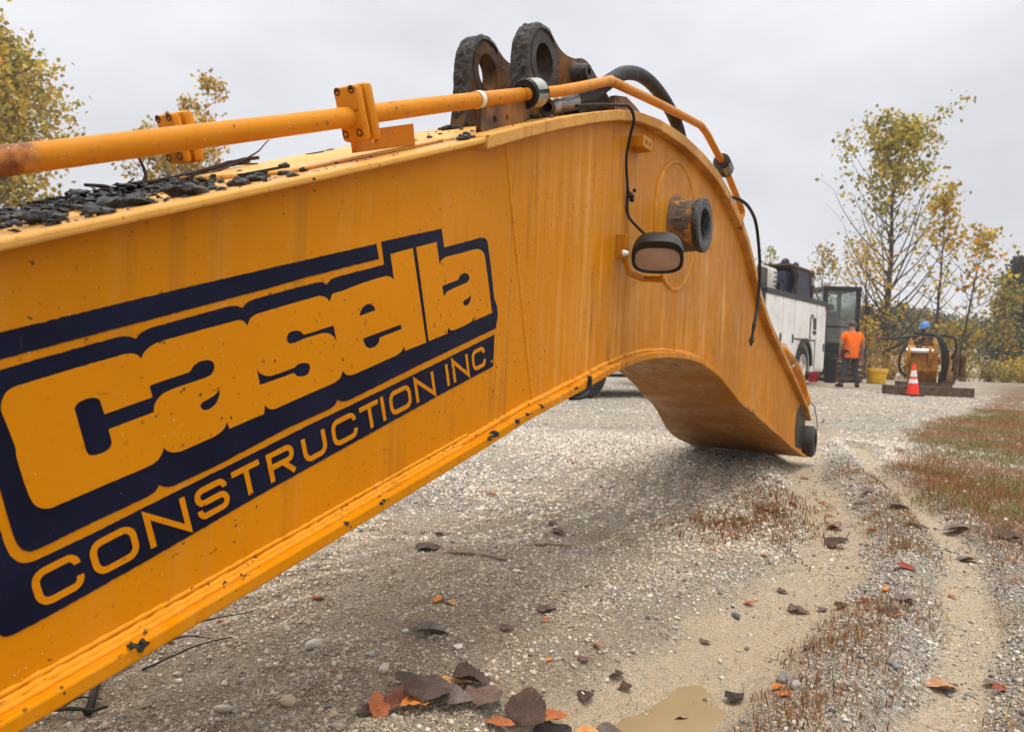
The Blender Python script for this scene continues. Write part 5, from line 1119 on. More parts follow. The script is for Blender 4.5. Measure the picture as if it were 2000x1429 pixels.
# ------------------------------------------------------------------ trees
PAL_OLIVE = np.array([(0.20, 0.155, 0.022), (0.27, 0.205, 0.03), (0.16, 0.135, 0.022), (0.34, 0.235, 0.035)]) * 1.9
PAL_GOLD = np.array([(0.42, 0.22, 0.022), (0.32, 0.19, 0.025), (0.24, 0.165, 0.025), (0.50, 0.26, 0.03)]) * 1.45
PAL_GREEN = np.array([(0.13, 0.135, 0.022), (0.19, 0.175, 0.026), (0.10, 0.115, 0.022), (0.28, 0.21, 0.03)]) * 1.5
PAL_DARK = np.array([(0.030, 0.045, 0.022), (0.045, 0.06, 0.025), (0.06, 0.07, 0.028), (0.10, 0.085, 0.03)]) * 1.25
PAL_RUST = np.array([(0.20, 0.09, 0.03), (0.26, 0.13, 0.035), (0.15, 0.10, 0.03), (0.10, 0.085, 0.03)]) * 1.4
def leaves_mesh(name, C_, size, pal, parent, seed):
    g = np.random.default_rng(seed); n = len(C_)
    a = g.normal(0, 1, (n, 3)); a /= np.linalg.norm(a, axis=1)[:, None]
    b_ = g.normal(0, 1, (n, 3)); b_ -= a * (a * b_).sum(1)[:, None]; b_ /= np.linalg.norm(b_, axis=1)[:, None]
    sz = (size * g.uniform(0.6, 1.25, n))[:, None]; nn = np.cross(a, b_)
    V = np.stack([C_ - a * sz * 0.5, C_ + b_ * sz * 0.42 + nn * sz * 0.12, C_ + a * sz * 0.5, C_ - b_ * sz * 0.42 + nn * sz * 0.12], 1).reshape(-1, 3)
    k = (np.arange(n) * 4)[:, None]; F = np.concatenate([k + np.array([[0, 1, 2]]), k + np.array([[0, 2, 3]])])
    cl = pal[g.integers(0, len(pal), n)] * g.uniform(0.75, 1.25, (n, 1))
    return np_mesh(name, V, F, M['leaf'], parent, cols=np.repeat(cl, 4, 0))
def tree(label, base, height, crown, n_branch, n_leaf, leaf, pal, seed, trunk_r=0.09, lean=(0, 0), up=0.9, low=0.15, stems=1, dens=None, name='tree', group=None, cat='tree', clump=0.22, tipw=1.0, z0=0.0):
    """crown: list of (height fraction, radius); leaves hang in clumps along the twigs"""
    rd = random.Random(seed); root = tag(empty(name, (base[0], base[1], z0)), label, cat, group)
    hs = [c[0] for c in crown]; rs = [c[1] for c in crown]
    b = MB(); anchors = []
    stem_paths = []
    for k in range(stems):
        az = 2 * math.pi * k / stems + rd.random(); sp_ = 0.0 if stems == 1 else rd.uniform(0.06, 0.17) * height
        hh = height * (1.0 if k == 0 else rd.uniform(0.75, 0.97)); pts = []
        for i in range(9):
            t_ = i / 8; pts.append(Vector((lean[0] * t_ * height + math.cos(az) * sp_ * t_ ** 1.2 + 0.03 * height * noise.noise(Vector((t_ * 2.2, seed, k))) * t_, lean[1] * t_ * height + math.sin(az) * sp_ * t_ ** 1.2 + 0.03 * height * noise.noise(Vector((t_ * 2.2, seed + 7, k))) * t_, hh * t_ * 0.97)))
        P = spline(pts, 3); r0 = trunk_r / math.sqrt(stems) * 1.15; b.tube(P, [max(0.006, r0 * (1 - i / (len(P) - 1)) ** 0.85) for i in range(len(P))], 8); stem_paths.append(P)
    per = max(1, n_branch // stems); gold = 2.39996
    for k, P in enumerate(stem_paths):
        for i in range(per):
            f = low + (1 - low) * ((i + rd.random()) / per); f = min(f, 0.985)
            idx = f * (len(P) - 1); p0 = P[int(idx)].lerp(P[min(int(idx) + 1, len(P) - 1)], idx % 1)
            az = i * gold + rd.uniform(-0.5, 0.5) + k
            tip_f = min(1.0, f + rd.uniform(0.06, 0.2) * up); rad = np.interp(tip_f, hs, rs) * rd.uniform(0.55, 1.08)
            if rad < 0.05: continue
            d = Vector((math.cos(az), math.sin(az), 0)); rise = rad * up * rd.uniform(0.75, 1.25)
            q = [p0, p0 + d * rad * 0.45 + Vector((0, 0, rise * 0.35)), p0 + d * rad * 0.8 + Vector((0, 0, rise * 0.75)), p0 + d * rad + Vector((0, 0, rise * 1.08))]
            Q = spline(q, 3); br = max(0.005, trunk_r * 0.33 * (1 - f) + 0.008); b.tube(Q, [max(0.004, br * (1 - 0.85 * j / (len(Q) - 1))) for j in range(len(Q))], 5)
            wgt = 1.0 if dens is None else np.interp(f, [c[0] for c in dens], [c[1] for c in dens])
            anchors.append((Q[-1], wgt * tipw)); anchors.append((Q[-3], wgt * 0.8)); anchors.append((Q[len(Q) // 2], wgt * 0.45))
            for _ in range(4):      # twigs
                j = rd.randrange(2, len(Q)); s0 = Q[j]; dv = Vector((rd.gauss(0, 1), rd.gauss(0, 1), rd.uniform(0.1, 1.2))).normalized() * rad * rd.uniform(0.22, 0.5)
                b.tube([s0, s0 + dv * 0.5 + Vector((0, 0, 0.02)), s0 + dv], [0.007, 0.005, 0.003], 4); anchors.append((s0 + dv, wgt)); anchors.append((s0 + dv * 0.6, wgt * 0.6))
        anchors.append((P[-1], 1.0)); anchors.append((P[-3], 1.0))
    b.build('trunk', M['bark'], root, smooth=True)
    g = np.random.default_rng(seed + 1); A = np.array([tuple(a_[0]) for a_ in anchors]); W = np.array([a_[1] for a_ in anchors]) + 1e-6
    pick = g.choice(len(A), n_leaf, p=W / W.sum()); C_ = A[pick] + g.normal(0, clump, (n_leaf, 3)) * np.array([1, 1, 0.9])
    C_ = C_[C_[:, 2] > 0.05]
    leaves_mesh('crown', C_, leaf, pal, root, seed + 2); return root

tree('tall half bare cottonwood with gold leaves at its top right of the truck', (15.1, 30.0), 9.7, [(0, 0.3), (0.2, 1.2), (0.35, 2.2), (0.55, 2.4), (0.7, 1.9), (0.85, 1.9), (0.95, 1.6), (1, 1.0)], 60, 2900, 0.19, np.concatenate([PAL_OLIVE, PAL_GREEN[:2]]), 41, 0.15, (-0.012, 0), 1.35, 0.12, dens=[(0, .02), (.3, .07), (.5, .16), (.6, .5), (.72, 1.6), (1, 2.8)], name='cottonwood_tree', group='cottonwoods right of the truck', clump=0.20)
tree('slim young cottonwood rising behind the blue helmet', (14.75, 26.0), 6.9, [(0, 0.2), (0.3, 0.8), (0.6, 1.15), (0.85, 0.85), (1, 0.35)], 32, 640, 0.18, np.concatenate([PAL_OLIVE, PAL_GOLD[:2]]), 52, 0.06, (0.015, 0), 1.0, 0.15, dens=[(0, .2), (.5, .5), (.75, 1.2), (1, 1.8)], name='cottonwood_tree', group='cottonwoods right of the truck', clump=0.14)
tree('leaning gold leaved sapling at the right of the cottonwoods', (15.15, 25.5), 5.4, [(0, 0.2), (0.3, 0.7), (0.6, 1.15), (0.85, 0.95), (1, 0.4)], 28, 380, 0.18, np.concatenate([PAL_GOLD, PAL_OLIVE]), 63, 0.05, (0.16, 0), 0.9, 0.15, dens=[(0, .2), (.5, .5), (.75, 1.2), (1, 1.8)], name='cottonwood_tree', group='cottonwoods right of the truck', clump=0.14)
tree('small golden tree standing right behind the excavator cab', (13.3, 28.0), 5.2, [(0, 0.3), (0.3, 1.0), (0.6, 1.5), (0.85, 1.1), (1, 0.5)], 36, 800, 0.13, np.concatenate([PAL_GOLD, PAL_OLIVE]), 74, 0.055, (-0.03, 0), 0.9, 0.15, name='cottonwood_tree', group='cottonwoods right of the truck', clump=0.17)
tree('young tree top showing above the navy box on the truck', (12.75, 31.0), 5.4, [(0, .3), (.4, .9), (.75, .9), (1, .3)], 30, 700, 0.13, np.concatenate([PAL_GOLD, PAL_GREEN]), 85, 0.05, name='sapling', group='saplings behind the truck', clump=0.15)
tree('sparse sapling top showing between boom and white compressor', (10.2, 30.0), 5.0, [(0, .3), (.4, .8), (.8, .7), (1, .3)], 24, 420, 0.14, PAL_GREEN, 96, 0.05, name='sapling', group='saplings behind the truck', clump=0.15)
tree('dense yellow green tree at the left picture edge behind the boom', (-19.1, 26.0), 11.9, [(0, 1.0), (0.2, 2.2), (0.45, 2.9), (0.7, 2.5), (0.88, 1.7), (1, 0.5)], 130, 19000, 0.20, np.concatenate([PAL_OLIVE, PAL_OLIVE, PAL_GOLD[:2], PAL_GREEN[:1]]), 17, 0.18, (0, 0), 0.75, 0.12, clump=0.30, name='broadleaf_tree')
tree('thin multi stemmed tree behind the yellow pipe', (-13.4, 30.0), 11.3, [(0, 0.3), (0.35, 1.6), (0.6, 2.2), (0.85, 1.5), (1, 0.5)], 100, 3800, 0.18, np.concatenate([PAL_OLIVE, PAL_GOLD[:2], PAL_RUST[:1]]), 28, 0.14, (0, 0), 1.1, 0.3, stems=6, dens=[(0, .1), (.45, .35), (.7, 1.0), (1, 1.8)], clump=0.17, name='multi_stem_tree')
tree('yellow green young tree near the white pickup at right', (26.3, 40.0), 5.3, [(0, .3), (.3, 1.1), (.55, .9), (.75, 1.1), (1, .4)], 40, 900, 0.22, np.concatenate([PAL_GREEN, PAL_GREEN, PAL_GOLD[:2]]), 33, 0.07, clump=0.22, name='cottonwood_tree')
tree('low spreading golden shrub tree left of the young tree at right', (25.3, 42.0), 2.5, [(0, .8), (.4, 1.3), (.8, 1.0), (1, .4)], 36, 1300, 0.18, np.concatenate([PAL_GREEN, PAL_GREEN, PAL_GOLD[:2]]), 34, 0.06, clump=0.28, low=0.05, name='shrub_tree')

def shrub(label, x, y, h, r, n, pal, seed, leaf=0.10, group='shrubs along the yard edge'):
    rd = random.Random(seed); root = tag(empty('shrub', (x, y, 0)), label, 'shrub', group); b = MB(); A = []
    for k in range(14):
        a = rd.uniform(0, 6.28); rr = r * rd.uniform(0.2, 1.0); hh = h * rd.uniform(0.55, 1.0) * (1 - 0.35 * (rr / r) ** 2)
        P = spline([(0.15 * rr * math.cos(a), 0.15 * rr * math.sin(a), 0), (0.55 * rr * math.cos(a), 0.55 * rr * math.sin(a), hh * 0.5), (rr * math.cos(a), rr * math.sin(a), hh)], 3); b.tube(P, [0.014 * (1 - 0.8 * i / (len(P) - 1)) for i in range(len(P))], 4)
        A += [tuple(p) for p in P[1:]]
    b.build('stems', M['bark'], root); g = np.random.default_rng(seed); A = np.array(A); C_ = A[g.integers(0, len(A), n)] + g.normal(0, 0.16 * r, (n, 3)); C_[:, 2] = np.abs(C_[:, 2]) + 0.03
    leaves_mesh('foliage', C_, leaf, pal, root, seed + 5); return root
SH = [('golden brown shrub behind the man in orange', 13.2, 29.3, 2.4, 1.1, 900, np.concatenate([PAL_GOLD, PAL_RUST])), ('tall tangled shrub between man in orange and cottonwood trunk', 14.3, 29.6, 2.6, 1.1, 950, np.concatenate([PAL_GOLD, PAL_OLIVE])),
      ('thin golden shrub behind the yellow tub', 14.4, 28.2, 1.6, .8, 500, PAL_GOLD), ('olive shrub at the foot of the cottonwood', 15.7, 29.4, 2.2, 1.0, 800, np.concatenate([PAL_OLIVE, PAL_RUST])), ('brown shrub behind the hoses of the stick', 16.7, 30.0, 2.0, 1.0, 700, np.concatenate([PAL_RUST, PAL_GOLD])),
      ('green shrub right of the muddy stick', 18.0, 29.6, 1.1, .8, 520, np.concatenate([PAL_GREEN, PAL_OLIVE])), ('sparse grassy shrub at the yard edge', 19.3, 30.0, 1.0, .8, 480, np.concatenate([PAL_GREEN, PAL_RUST])), ('bright golden shrub low at the right picture edge', 21.3, 31.0, 1.15, .9, 700, PAL_GOLD),
      ('olive shrub in front of the rubble heap', 20.3, 30.6, 1.2, .9, 620, np.concatenate([PAL_OLIVE, PAL_GREEN])), ('golden shrub just past the right picture edge', 22.8, 31.6, 1.5, 1.1, 900, np.concatenate([PAL_GOLD, PAL_OLIVE])), ('dark olive shrub beside the excavator track', 12.0, 29.0, 2.2, 1.1, 800, np.concatenate([PAL_OLIVE, PAL_RUST])),
      ('reddish shrub behind the truck rear', 10.6, 30.5, 2.4, 1.2, 800, np.concatenate([PAL_RUST, PAL_OLIVE]))]
for i, (lab, x, y, h, r, n, pal) in enumerate(SH): shrub(lab, x, y, h, r, n, pal, 200 + i)

# trees further back, each its own
far = [('dark evergreen rising at the right picture edge', 31.0, 46.0, 7.4, 1.9, PAL_DARK, 'conifer'), ('hazy dark green tree behind the rubble heap', 52.0, 84.0, 4.6, 2.9, PAL_DARK, 'b'), ('grey green tree in the misty row at left', 46.5, 82.0, 5.2, 3.0, PAL_DARK, 'b'), ('rust brown tree in the misty row', 56.0, 88.0, 4.2, 2.4, np.concatenate([PAL_DARK, PAL_RUST[:2]]), 'b'), ('dim green tree in the middle of the misty row', 60.5, 90.0, 4.4, 2.8, PAL_DARK, 'b'), ('broad dim tree behind the young gold tree', 65.5, 94.0, 4.8, 3.2, PAL_DARK, 'b'), ('rusty broad tree behind the cottonwood trunk', 41.0, 76.0, 5.0, 2.8, np.concatenate([PAL_DARK, PAL_RUST[:2]]), 'b'), ('dark round tree behind the saplings', 37.0, 72.0, 5.2, 2.8, np.concatenate([PAL_DARK, PAL_OLIVE[:1]]), 'b'), ('dull green tree left of the cottonwood trunk', 33.0, 70.0, 5.0, 2.8, np.concatenate([PAL_DARK, PAL_OLIVE[:1]]), 'b'), ('misty tree past the right picture edge', 71.5, 98.0, 5.0, 3.4, PAL_DARK, 'b')]
for i, (lab, x, y, h, r, pal, kd) in enumerate(far):
    if kd == 'conifer': tree(lab, (x, y), h, [(0, r), (.15, r), (.5, r * .62), (.85, r * .25), (1, .05)], 90, 5200, 0.24, pal * 0.7, 300 + i, 0.12, up=0.05, low=0.05, clump=0.2, name='conifer_tree')
    else: tree(lab, (x, y), h, [(0, r * .7), (.3, r), (.7, r * .9), (.9, r * .6), (1, r * .2)], 70, 3000, 0.36, pal, 300 + i, 0.2, up=0.6, low=0.1, clump=0.45, name='broadleaf_tree', group='misty trees behind the yard')

# ------------------------------------------------------------------ white service truck (local x: towards its rear, y: into the truck, z up)
truck = tag(empty('service_truck', (7.75, 19.8, 0), math.atan2(0.8, 0.6)), 'white service truck with compressor and navy box on its deck', 'truck')
def wheel(root, c, r, w, rimr, axis=(0, -1, 0), rim='rim'):
    b = MB(); b.lathe([(-w, rimr), (-w, r * 0.9), (-w + 0.04, r * 0.98), (-w + 0.08, r), (-0.08, r), (-0.04, r * 0.98), (0, r * 0.9), (-0.01, rimr), (-w, rimr)], c, axis, 36, cap=False, wob=lambda i, k: 1 - (0.022 if (i in (3, 4) and k % 2) else 0)); t_ = b.build('wheel', M['tyre'], root, smooth=True, sharp=30)
    b = MB(); b.lathe([(-0.01, rimr * 1.02), (0.006, rimr), (-0.03, rimr * 0.92), (-0.10, rimr * 0.80), (-0.12, rimr * 0.5), (-0.05, rimr * 0.42), (-0.03, rimr * 0.30), (-0.02, 0.0)], c, axis, 30, cap=False); b.build('rim', M[rim], t_, smooth=True, sharp=40)
    return t_
arch = [(0.64 * math.cos(a), 0.52 + 0.64 * math.sin(a)) for a in np.linspace(math.pi, 0, 17)]
side = [(-3.25, 0.72), (-0.64, 0.72)] + arch[1:-1] + [(0.64, 0.52), (0.66, 0.36), (2.0, 0.36), (2.0, 2.22), (-3.25, 2.22)]
b = MB(); b.prism(side, lambda u, v, w: Vector((u, w, v)), 0.0, 0.55); b.prism(side, lambda u, v, w: Vector((u, w, v)), 1.85, 2.40); b.box((-0.62, 1.2, 0.95), (5.2, 1.3, 0.5)); b.box((-0.62, 1.2, 2.10), (5.2, 1.3, 0.1))
b.build('utility_body', M['white_paint'], truck)
for x0, x1, z0, z1 in ((-3.2, -2.02, 0.78, 2.16), (-1.98, -1.02, 0.78, 2.16), (-0.97, 1.0, 1.24, 2.16), (1.05, 1.96, 0.42, 2.16)):
    b = MB(); b.box(((x0 + x1) / 2, -0.012, (z0 + z1) / 2), (x1 - x0, 0.028, z1 - z0), bev=0.008); d_ = b.build('compartment_door', M['white_paint'], truck)
    hx = x1 - 0.13 if x0 < -0.9 or x0 > 1 else x1 - 0.62
    b = MB(); b.box((hx if x0 < 1 else x1 - 0.15, -0.034, (z0 + z1) / 2 + (0.02 if x0 > -0.98 and x0 < 1 else -0.25)), (0.09, 0.02, 0.22), bev=0.008); b.build('handle', M['black_plastic'], d_)
# small excavator emblem on the door
b = MB(); ez = 1.62
b.tube(spline([(0.36, -0.030, ez - 0.34), (0.40, -0.030, ez - 0.10), (0.38, -0.030, ez + 0.12), (0.46, -0.030, ez + 0.26), (0.58, -0.030, ez + 0.27), (0.68, -0.030, ez + 0.16), (0.72, -0.030, ez - 0.02)], 4), 0.022, 5)
b.box((0.40, -0.030, ez - 0.33), (0.13, 0.014, 0.07), Matrix.Rotation(R(25), 3, 'Y')); b.box((0.74, -0.030, ez + 0.06), (0.035, 0.014, 0.26)); b.box((0.94, -0.030, ez + 0.04), (0.035, 0.014, 0.22)); b.box((0.84, -0.030, ez + 0.18), (0.22, 0.014, 0.035)); b.box((0.84, -0.030, ez - 0.06), (0.26, 0.014, 0.09)); b.box((0.84, -0.030, ez - 0.19), (0.34, 0.014, 0.10), None, 0.006); b.build('emblem', M['black_paint'], truck)
for sx_, z0_, z1_ in ((-2.0, 0.75, 2.2), (-1.0, 0.75, 2.2), (1.025, 0.4, 2.2), (1.98, 0.4, 2.2)):
    b = MB(); b.box((sx_, -0.004, (z0_ + z1_) / 2), (0.022, 0.012, z1_ - z0_)); b.build('door_seal', M['black_plastic'], truck)
b = MB(); b.box((0.015, -0.004, 1.215), (1.97, 0.012, 0.022)); b.build('door_seal', M['black_plastic'], truck)
b = MB(); b.box((-0.62, 1.2, 2.285), (5.35, 2.46, 0.13), bev=0.01); b.box((-3.32, 1.2, 1.5), (0.12, 2.4, 1.5)); b.build('deck_cap', M['black_paint'], truck)
b = MB()
vs = [(0.60, 0.66), (0.72, 0.78)]
n = 20; V = []; 
for i in range(n + 1):
    a = math.pi * i / n
    for rr, yy in ((0.63, -0.05), (0.74, -0.05), (0.74, 0.01), (0.63, 0.01)): V.append((rr * math.cos(a), yy, 0.52 + rr * math.sin(a)))
b.add(V, [(i * 4 + k, i * 4 + (k + 1) % 4, i * 4 + 4 + (k + 1) % 4, i * 4 + 4 + k) for i in range(n) for k in range(4)] + [(0, 1, 2, 3), tuple(n * 4 + 3 - k for k in range(4))]); b.build('fender_flare', M['black_plastic'], truck)
b = MB(); b.box((0.1, 0.9, 0.85), (1.2, 0.7, 0.6)); b.build('wheel_well', M['black_paint'], truck)
wheel(truck, Vector((0, 0.0, 0.52)), 0.52, 0.32, 0.30); wheel(truck, Vector((0, 2.4, 0.52)), 0.52, 0.32, 0.30, (0, 1, 0))
wheel(truck, Vector((-4.6, 0.08, 0.50)), 0.50, 0.28, 0.29); wheel(truck, Vector((-4.6, 2.32, 0.50)), 0.50, 0.28, 0.29, (0, 1, 0))
cabp = [(-5.9, 0.55), (-3.45, 0.55), (-3.45, 2.15), (-3.7, 2.35), (-4.75, 2.35), (-5.1, 1.55), (-5.9, 1.42)]
b = MB(); b.prism(cabp, lambda u, v, w: Vector((u, w, v)), 0.12, 2.28); b.build('truck_cab', M['white_paint'], truck)
b = MB(); b.prism([(-4.98, 1.58), (-3.7, 1.58), (-3.7, 2.22), (-4.72, 2.22)], lambda u, v, w: Vector((u, w, v)), 0.108, 0.118); b.build('cab_window', M['dark_glass'], truck)
b = MB(); b.box((-1.8, 1.2, 0.55), (7.8, 0.9, 0.22)); b.box((2.12, 1.2, 0.42), (0.24, 2.3, 0.2), bev=0.02); b.box((2.02, 0.35, 0.62), (0.1, 0.5, 0.35)); b.build('chassis', M['black_paint'], truck)
b = MB(); b.box((1.90, -0.03, 2.13), (0.12, 0.012, 0.06)); b.build('marker_lamp', M['plastic_red'], truck)
# compressor with louvred grille
b = MB(); b.box((-2.45, 0.75, 2.64), (1.7, 0.95, 0.62), bev=0.08); cp = b.build('compressor', M['cream'], truck, smooth=True, sharp=40)
for r_ in range(9): 
    b = MB(); b.box((-2.78, 0.262, 2.42 + r_ * 0.052), (0.72, 0.02, 0.030), Matrix.Rotation(R(30), 3, 'X')); b.build('louvre', M['steel'], cp)
b = MB(); b.box((-2.78, 0.278, 2.63), (0.76, 0.008, 0.50)); b.build('grille_backing', M['black_paint'], cp)
for k in range(4): b = MB(); b.box((-1.75 - 0.08 * (k % 2), 0.268, 2.5 + 0.11 * k), (0.2, 0.012, 0.03)); b.build('louvre', M['black_paint'], cp)
b = MB(); b.box((-3.1, 0.20, 2.40), (0.16, 0.12, 0.16), bev=0.02); b.box((-1.62, 0.22, 2.47), (0.14, 0.1, 0.3), bev=0.02); b.build('connector', M['black_plastic'], cp)
# navy welder box with hose reel
b = MB(); b.box((0.55, 0.70, 2.74), (1.55, 0.95, 0.76), bev=0.03); b.box((-0.55, 0.70, 2.66), (0.6, 0.7, 0.62), bev=0.02); wb = b.build('welder_box', M['navy_box'], truck)
b = MB(); b.box((0.28, 0.70, 3.135), (2.25, 1.02, 0.05)); b.box((-0.18, 0.215, 2.74), (0.07, 0.04, 0.78)); b.box((1.28, 0.205, 2.74), (0.07, 0.05, 0.78)); b.build('frame', M['rust'], wb)
b = MB()
for k in range(5): b.tube(spline([(-0.72 + 0.05 * k, 0.24, 3.08), (-0.48 + 0.04 * k, 0.20 - 0.01 * k, 2.92), (-0.42 + 0.03 * k, 0.20, 2.62), (-0.55 + 0.05 * k, 0.22, 2.38)], 5), 0.022, 6)
b.build('coiled_cable', M['rubber'], wb, smooth=True)
for x_, s_ in ((0.0, 0.11), (0.95, 0.09)):
    b = MB(); b.lathe([(0, s_), (0.14, s_ * 1.05), (0.2, s_ * 0.8), (0.24, s_ * 0.35)], (x_, 0.6, 3.16), (0, 0, 1), 18); b.build('exhaust_cap', M['navy_box'], wb, smooth=True, sharp=40)
b = MB(); b.tube([(0.95, 0.20, 3.1), (1.3, 0.17, 2.75), (1.85, 0.15, 2.36)], 0.022, 6); b.box((1.18, 0.19, 2.86), (0.22, 0.05, 0.22)); b.build('cable_reel', M['steel'], wb)

# ------------------------------------------------------------------ excavator facing the yard
ex_ = tag(empty('excavator', (10.30, 23.2, 0), R(-4)), 'black cabbed excavator with rusty tracks behind the man in orange', 'excavator')
b = MB(); pads = []
def track(x0):
    root = None; L, Rr, w = 3.6, 0.40, 0.92; pts = []
    peri = 2 * L + 2 * math.pi * Rr; n = 54
    b = MB(); b.box((x0, L / 2 + Rr, 0.42), (0.5, L + 0.2, 0.5), bev=0.1); fr = b.build('track', M['black_paint'], ex_)
    for i in range(n):
        d = peri * i / n
        if d < L: p, a = (Rr + d, 0.02), 0.0
        elif d < L + math.pi * Rr: t_ = (d - L) / Rr; p, a = (Rr + L + Rr * math.sin(t_), Rr - Rr * math.cos(t_) + 0.02), t_
        elif d < 2 * L + math.pi * Rr: p, a = (Rr + L - (d - L - math.pi * Rr), 2 * Rr + 0.02), math.pi
        else: t_ = (d - 2 * L - math.pi * Rr) / Rr; p, a = (Rr - Rr * math.sin(t_), Rr + Rr * math.cos(t_) + 0.02), math.pi + t_
        M_ = Matrix.Rotation(a, 3, 'X')
        b = MB(); b.box((x0, p[0], p[1]), (w, 0.125, 0.035), M_); b.box(Vector((x0, p[0], p[1])) + M_ @ Vector((0, -0.05, -0.035)), (w, 0.02, 0.05), M_); b.build('track_pad', M['track'], fr)
track(0.25); track(-2.5)
b = MB(); b.box((-1.1, 2.2, 0.62), (1.9, 2.6, 0.5), bev=0.06); b.lathe([(0, 0.75), (0.25, 0.75)], (-1.1, 2.2, 0.85), (0, 0, 1), 30); b.build('undercarriage', M['black_paint'], ex_)
b = MB(); b.box((-1.15, 2.9, 1.55), (2.85, 3.9, 0.95), bev=0.08); b.box((-1.1, 4.3, 2.1), (2.6, 1.6, 0.5), bev=0.1); b.build('upper_body', simple('plant_yellow_plain', (0.55, 0.24, 0.02), 0.5, 0, 0.15, 3), ex_)
# cab frame with glass and seat
cx0, cx1, cy0, cy1, cz0, cz1 = -0.50, 0.52, 0.35, 2.0, 0.98, 2.92
cab_ = MB()
for x_, y_ in ((cx0, cy0), (cx1, cy0), (cx0, cy1), (cx1, cy1)): cab_.box((x_, y_, (cz0 + cz1) / 2), (0.13, 0.13, cz1 - cz0), bev=0.02)
cab_.box((0.01, (cy0 + cy1) / 2, cz1 + 0.03), (1.18, 1.82, 0.13), bev=0.03); cab_.box((0.01, cy0, cz0 + 0.12), (1.12, 0.12, 0.26), bev=0.02); cab_.box((0.01, (cy0 + cy1) / 2, cz0), (1.10, 1.75, 0.16)); cab_.box((0.01, cy0 + 0.01, cz0 + 0.75), (1.0, 0.06, 0.05)); cab_.box((0.0, 0.9, 0.82), (1.15, 1.6, 0.2))
cb = cab_.build('cab', M['black_paint'], ex_)
for z0_, z1_ in ((cz0 + 0.26, cz0 + 0.72), (cz0 + 0.78, cz1 - 0.03)):
    b = MB(); b.box((0.01, cy0 - 0.02, (z0_ + z1_) / 2), (0.88, 0.012, z1_ - z0_), bev=0.004); b.build('windscreen', M['glass'], cb)
for x_ in (cx0, cx1): b = MB(); b.box((x_, (cy0 + cy1) / 2, 2.2), (0.012, cy1 - cy0 - 0.14, 1.3)); b.build('side_window', M['glass'], cb)
b = MB(); b.box((0.01, cy1, 2.2), (0.86, 0.012, 1.2)); b.build('rear_window', M['glass'], cb)
b = MB(); b.box((0.0, 1.35, 1.85), (0.5, 0.14, 0.85), bev=0.06); b.box((0.0, 1.05, 1.45), (0.52, 0.5, 0.14), bev=0.05); b.box((0.0, 1.38, 2.4), (0.28, 0.1, 0.22), bev=0.04); b.build('seat', M['black_plastic'], cb, smooth=True, sharp=40)
b = MB(); b.box((0.82, 0.35, 2.28), (0.17, 0.06, 0.30), bev=0.025); b.tube([(0.55, 0.35, 2.38), (0.72, 0.35, 2.45), (0.82, 0.37, 2.40)], 0.014, 5); b.build('mirror', M['black_plastic'], ex_)
b = MB(); b.tube([(0.52, -0.05, 0.92), (0.95, -0.1, 1.02), (1.9, -0.15, 1.04)], 0.02, 6); b.build('handrail', M['black_paint'], ex_)

# ------------------------------------------------------------------ second arm lying on timbers, with its hoses
st = tag(empty('excavator_stick', (9.86, 17.85, 0), math.atan2(0.89, 0.45) - math.pi / 2), 'muddy yellow excavator stick propped on timbers with draped black hoses', 'excavator stick')
prof = [(0.0, 0.98), (-0.02, 0.55), (0.22, 0.27), (2.2, 0.30), (2.6, 0.55), (2.5, 0.95), (1.5, 1.12), (0.75, 1.36), (0.42, 1.38)]
b = MB(); b.prism(prof, lambda u, v, w: Vector((w, u, v)), -0.30, 0.32); body = b.build('box_section', M['paint_foot'], st)
md = body.modifiers.new('bevel', 'BEVEL'); md.width = 0.02; md.segments = 2
for x_ in (-0.30, 0.14):
    me = shape2d([(p[0], p[1]) for p in [(-0.20, 0.98), (-0.17, 1.10), (-0.06, 1.14), (0.10, 1.12), (0.25, 1.22), (0.25, 0.85), (0.0, 0.62), (-0.16, 0.72)]], [], 0.07)
    for v in me.vertices: v.co = Vector((x_ + v.co.z, v.co.x, v.co.y))
    link_obj('pin_ear', me, M['paint_foot'], st)
b = MB(); b.tube([(-0.36, -0.07, 1.02), (0.20, -0.07, 1.02)], 0.065, 18); b.build('pin', M['bright_steel'], st, smooth=True, sharp=40)
b = MB(); random.seed(9)
for k in range(60): u = random.random(); b.ball((random.uniform(-0.22, 0.2), 0.06 + 0.36 * u, 1.0 + 0.39 * u), (random.uniform(.03, .08), random.uniform(.03, .07), random.uniform(.015, .035)), 1, 0.5, 3, random.random() * 9)
tag(b.build('caked_mud', M['grease_mud'], st), kind='stuff')
b = MB(); b.tube([(0.50, 1.2, 0.86), (0.50, 2.3, 0.80)], 0.10, 16); b.build('cylinder_barrel', M['paint_foot'], st, smooth=True, sharp=40)
b = MB(); b.tube([(0.50, 0.6, 0.55), (0.55, 1.2, 0.82)], 0.05, 12); b.build('cylinder_rod', M['paint_foot'], st, smooth=True)
for x_, y_, z_, s_ in ((0.60, 1.5, 0.50, (0.12, 0.16, 1.0)), (0.80, 1.9, 0.66, (0.12, 0.42, 0.70)), (0.97, 2.0, 0.70, (0.12, 0.46, 0.60))):
    b = MB(); b.box((x_, y_, z_), s_, Matrix.Rotation(R(3), 3, 'Y'), 0.05); b.build('link_arm', M['rust'] if x_ > 0.7 else M['paint_foot'], st)
b = MB(); b.lathe([(0, 0.09), (0, 0.26), (0.3, 0.26), (0.3, 0.09), (0, 0.09)], (0.42, 1.3, 0.28), (1, 0, 0), 24, cap=False); b.build('pin_boss', M['rust'], st, smooth=True, sharp=40)
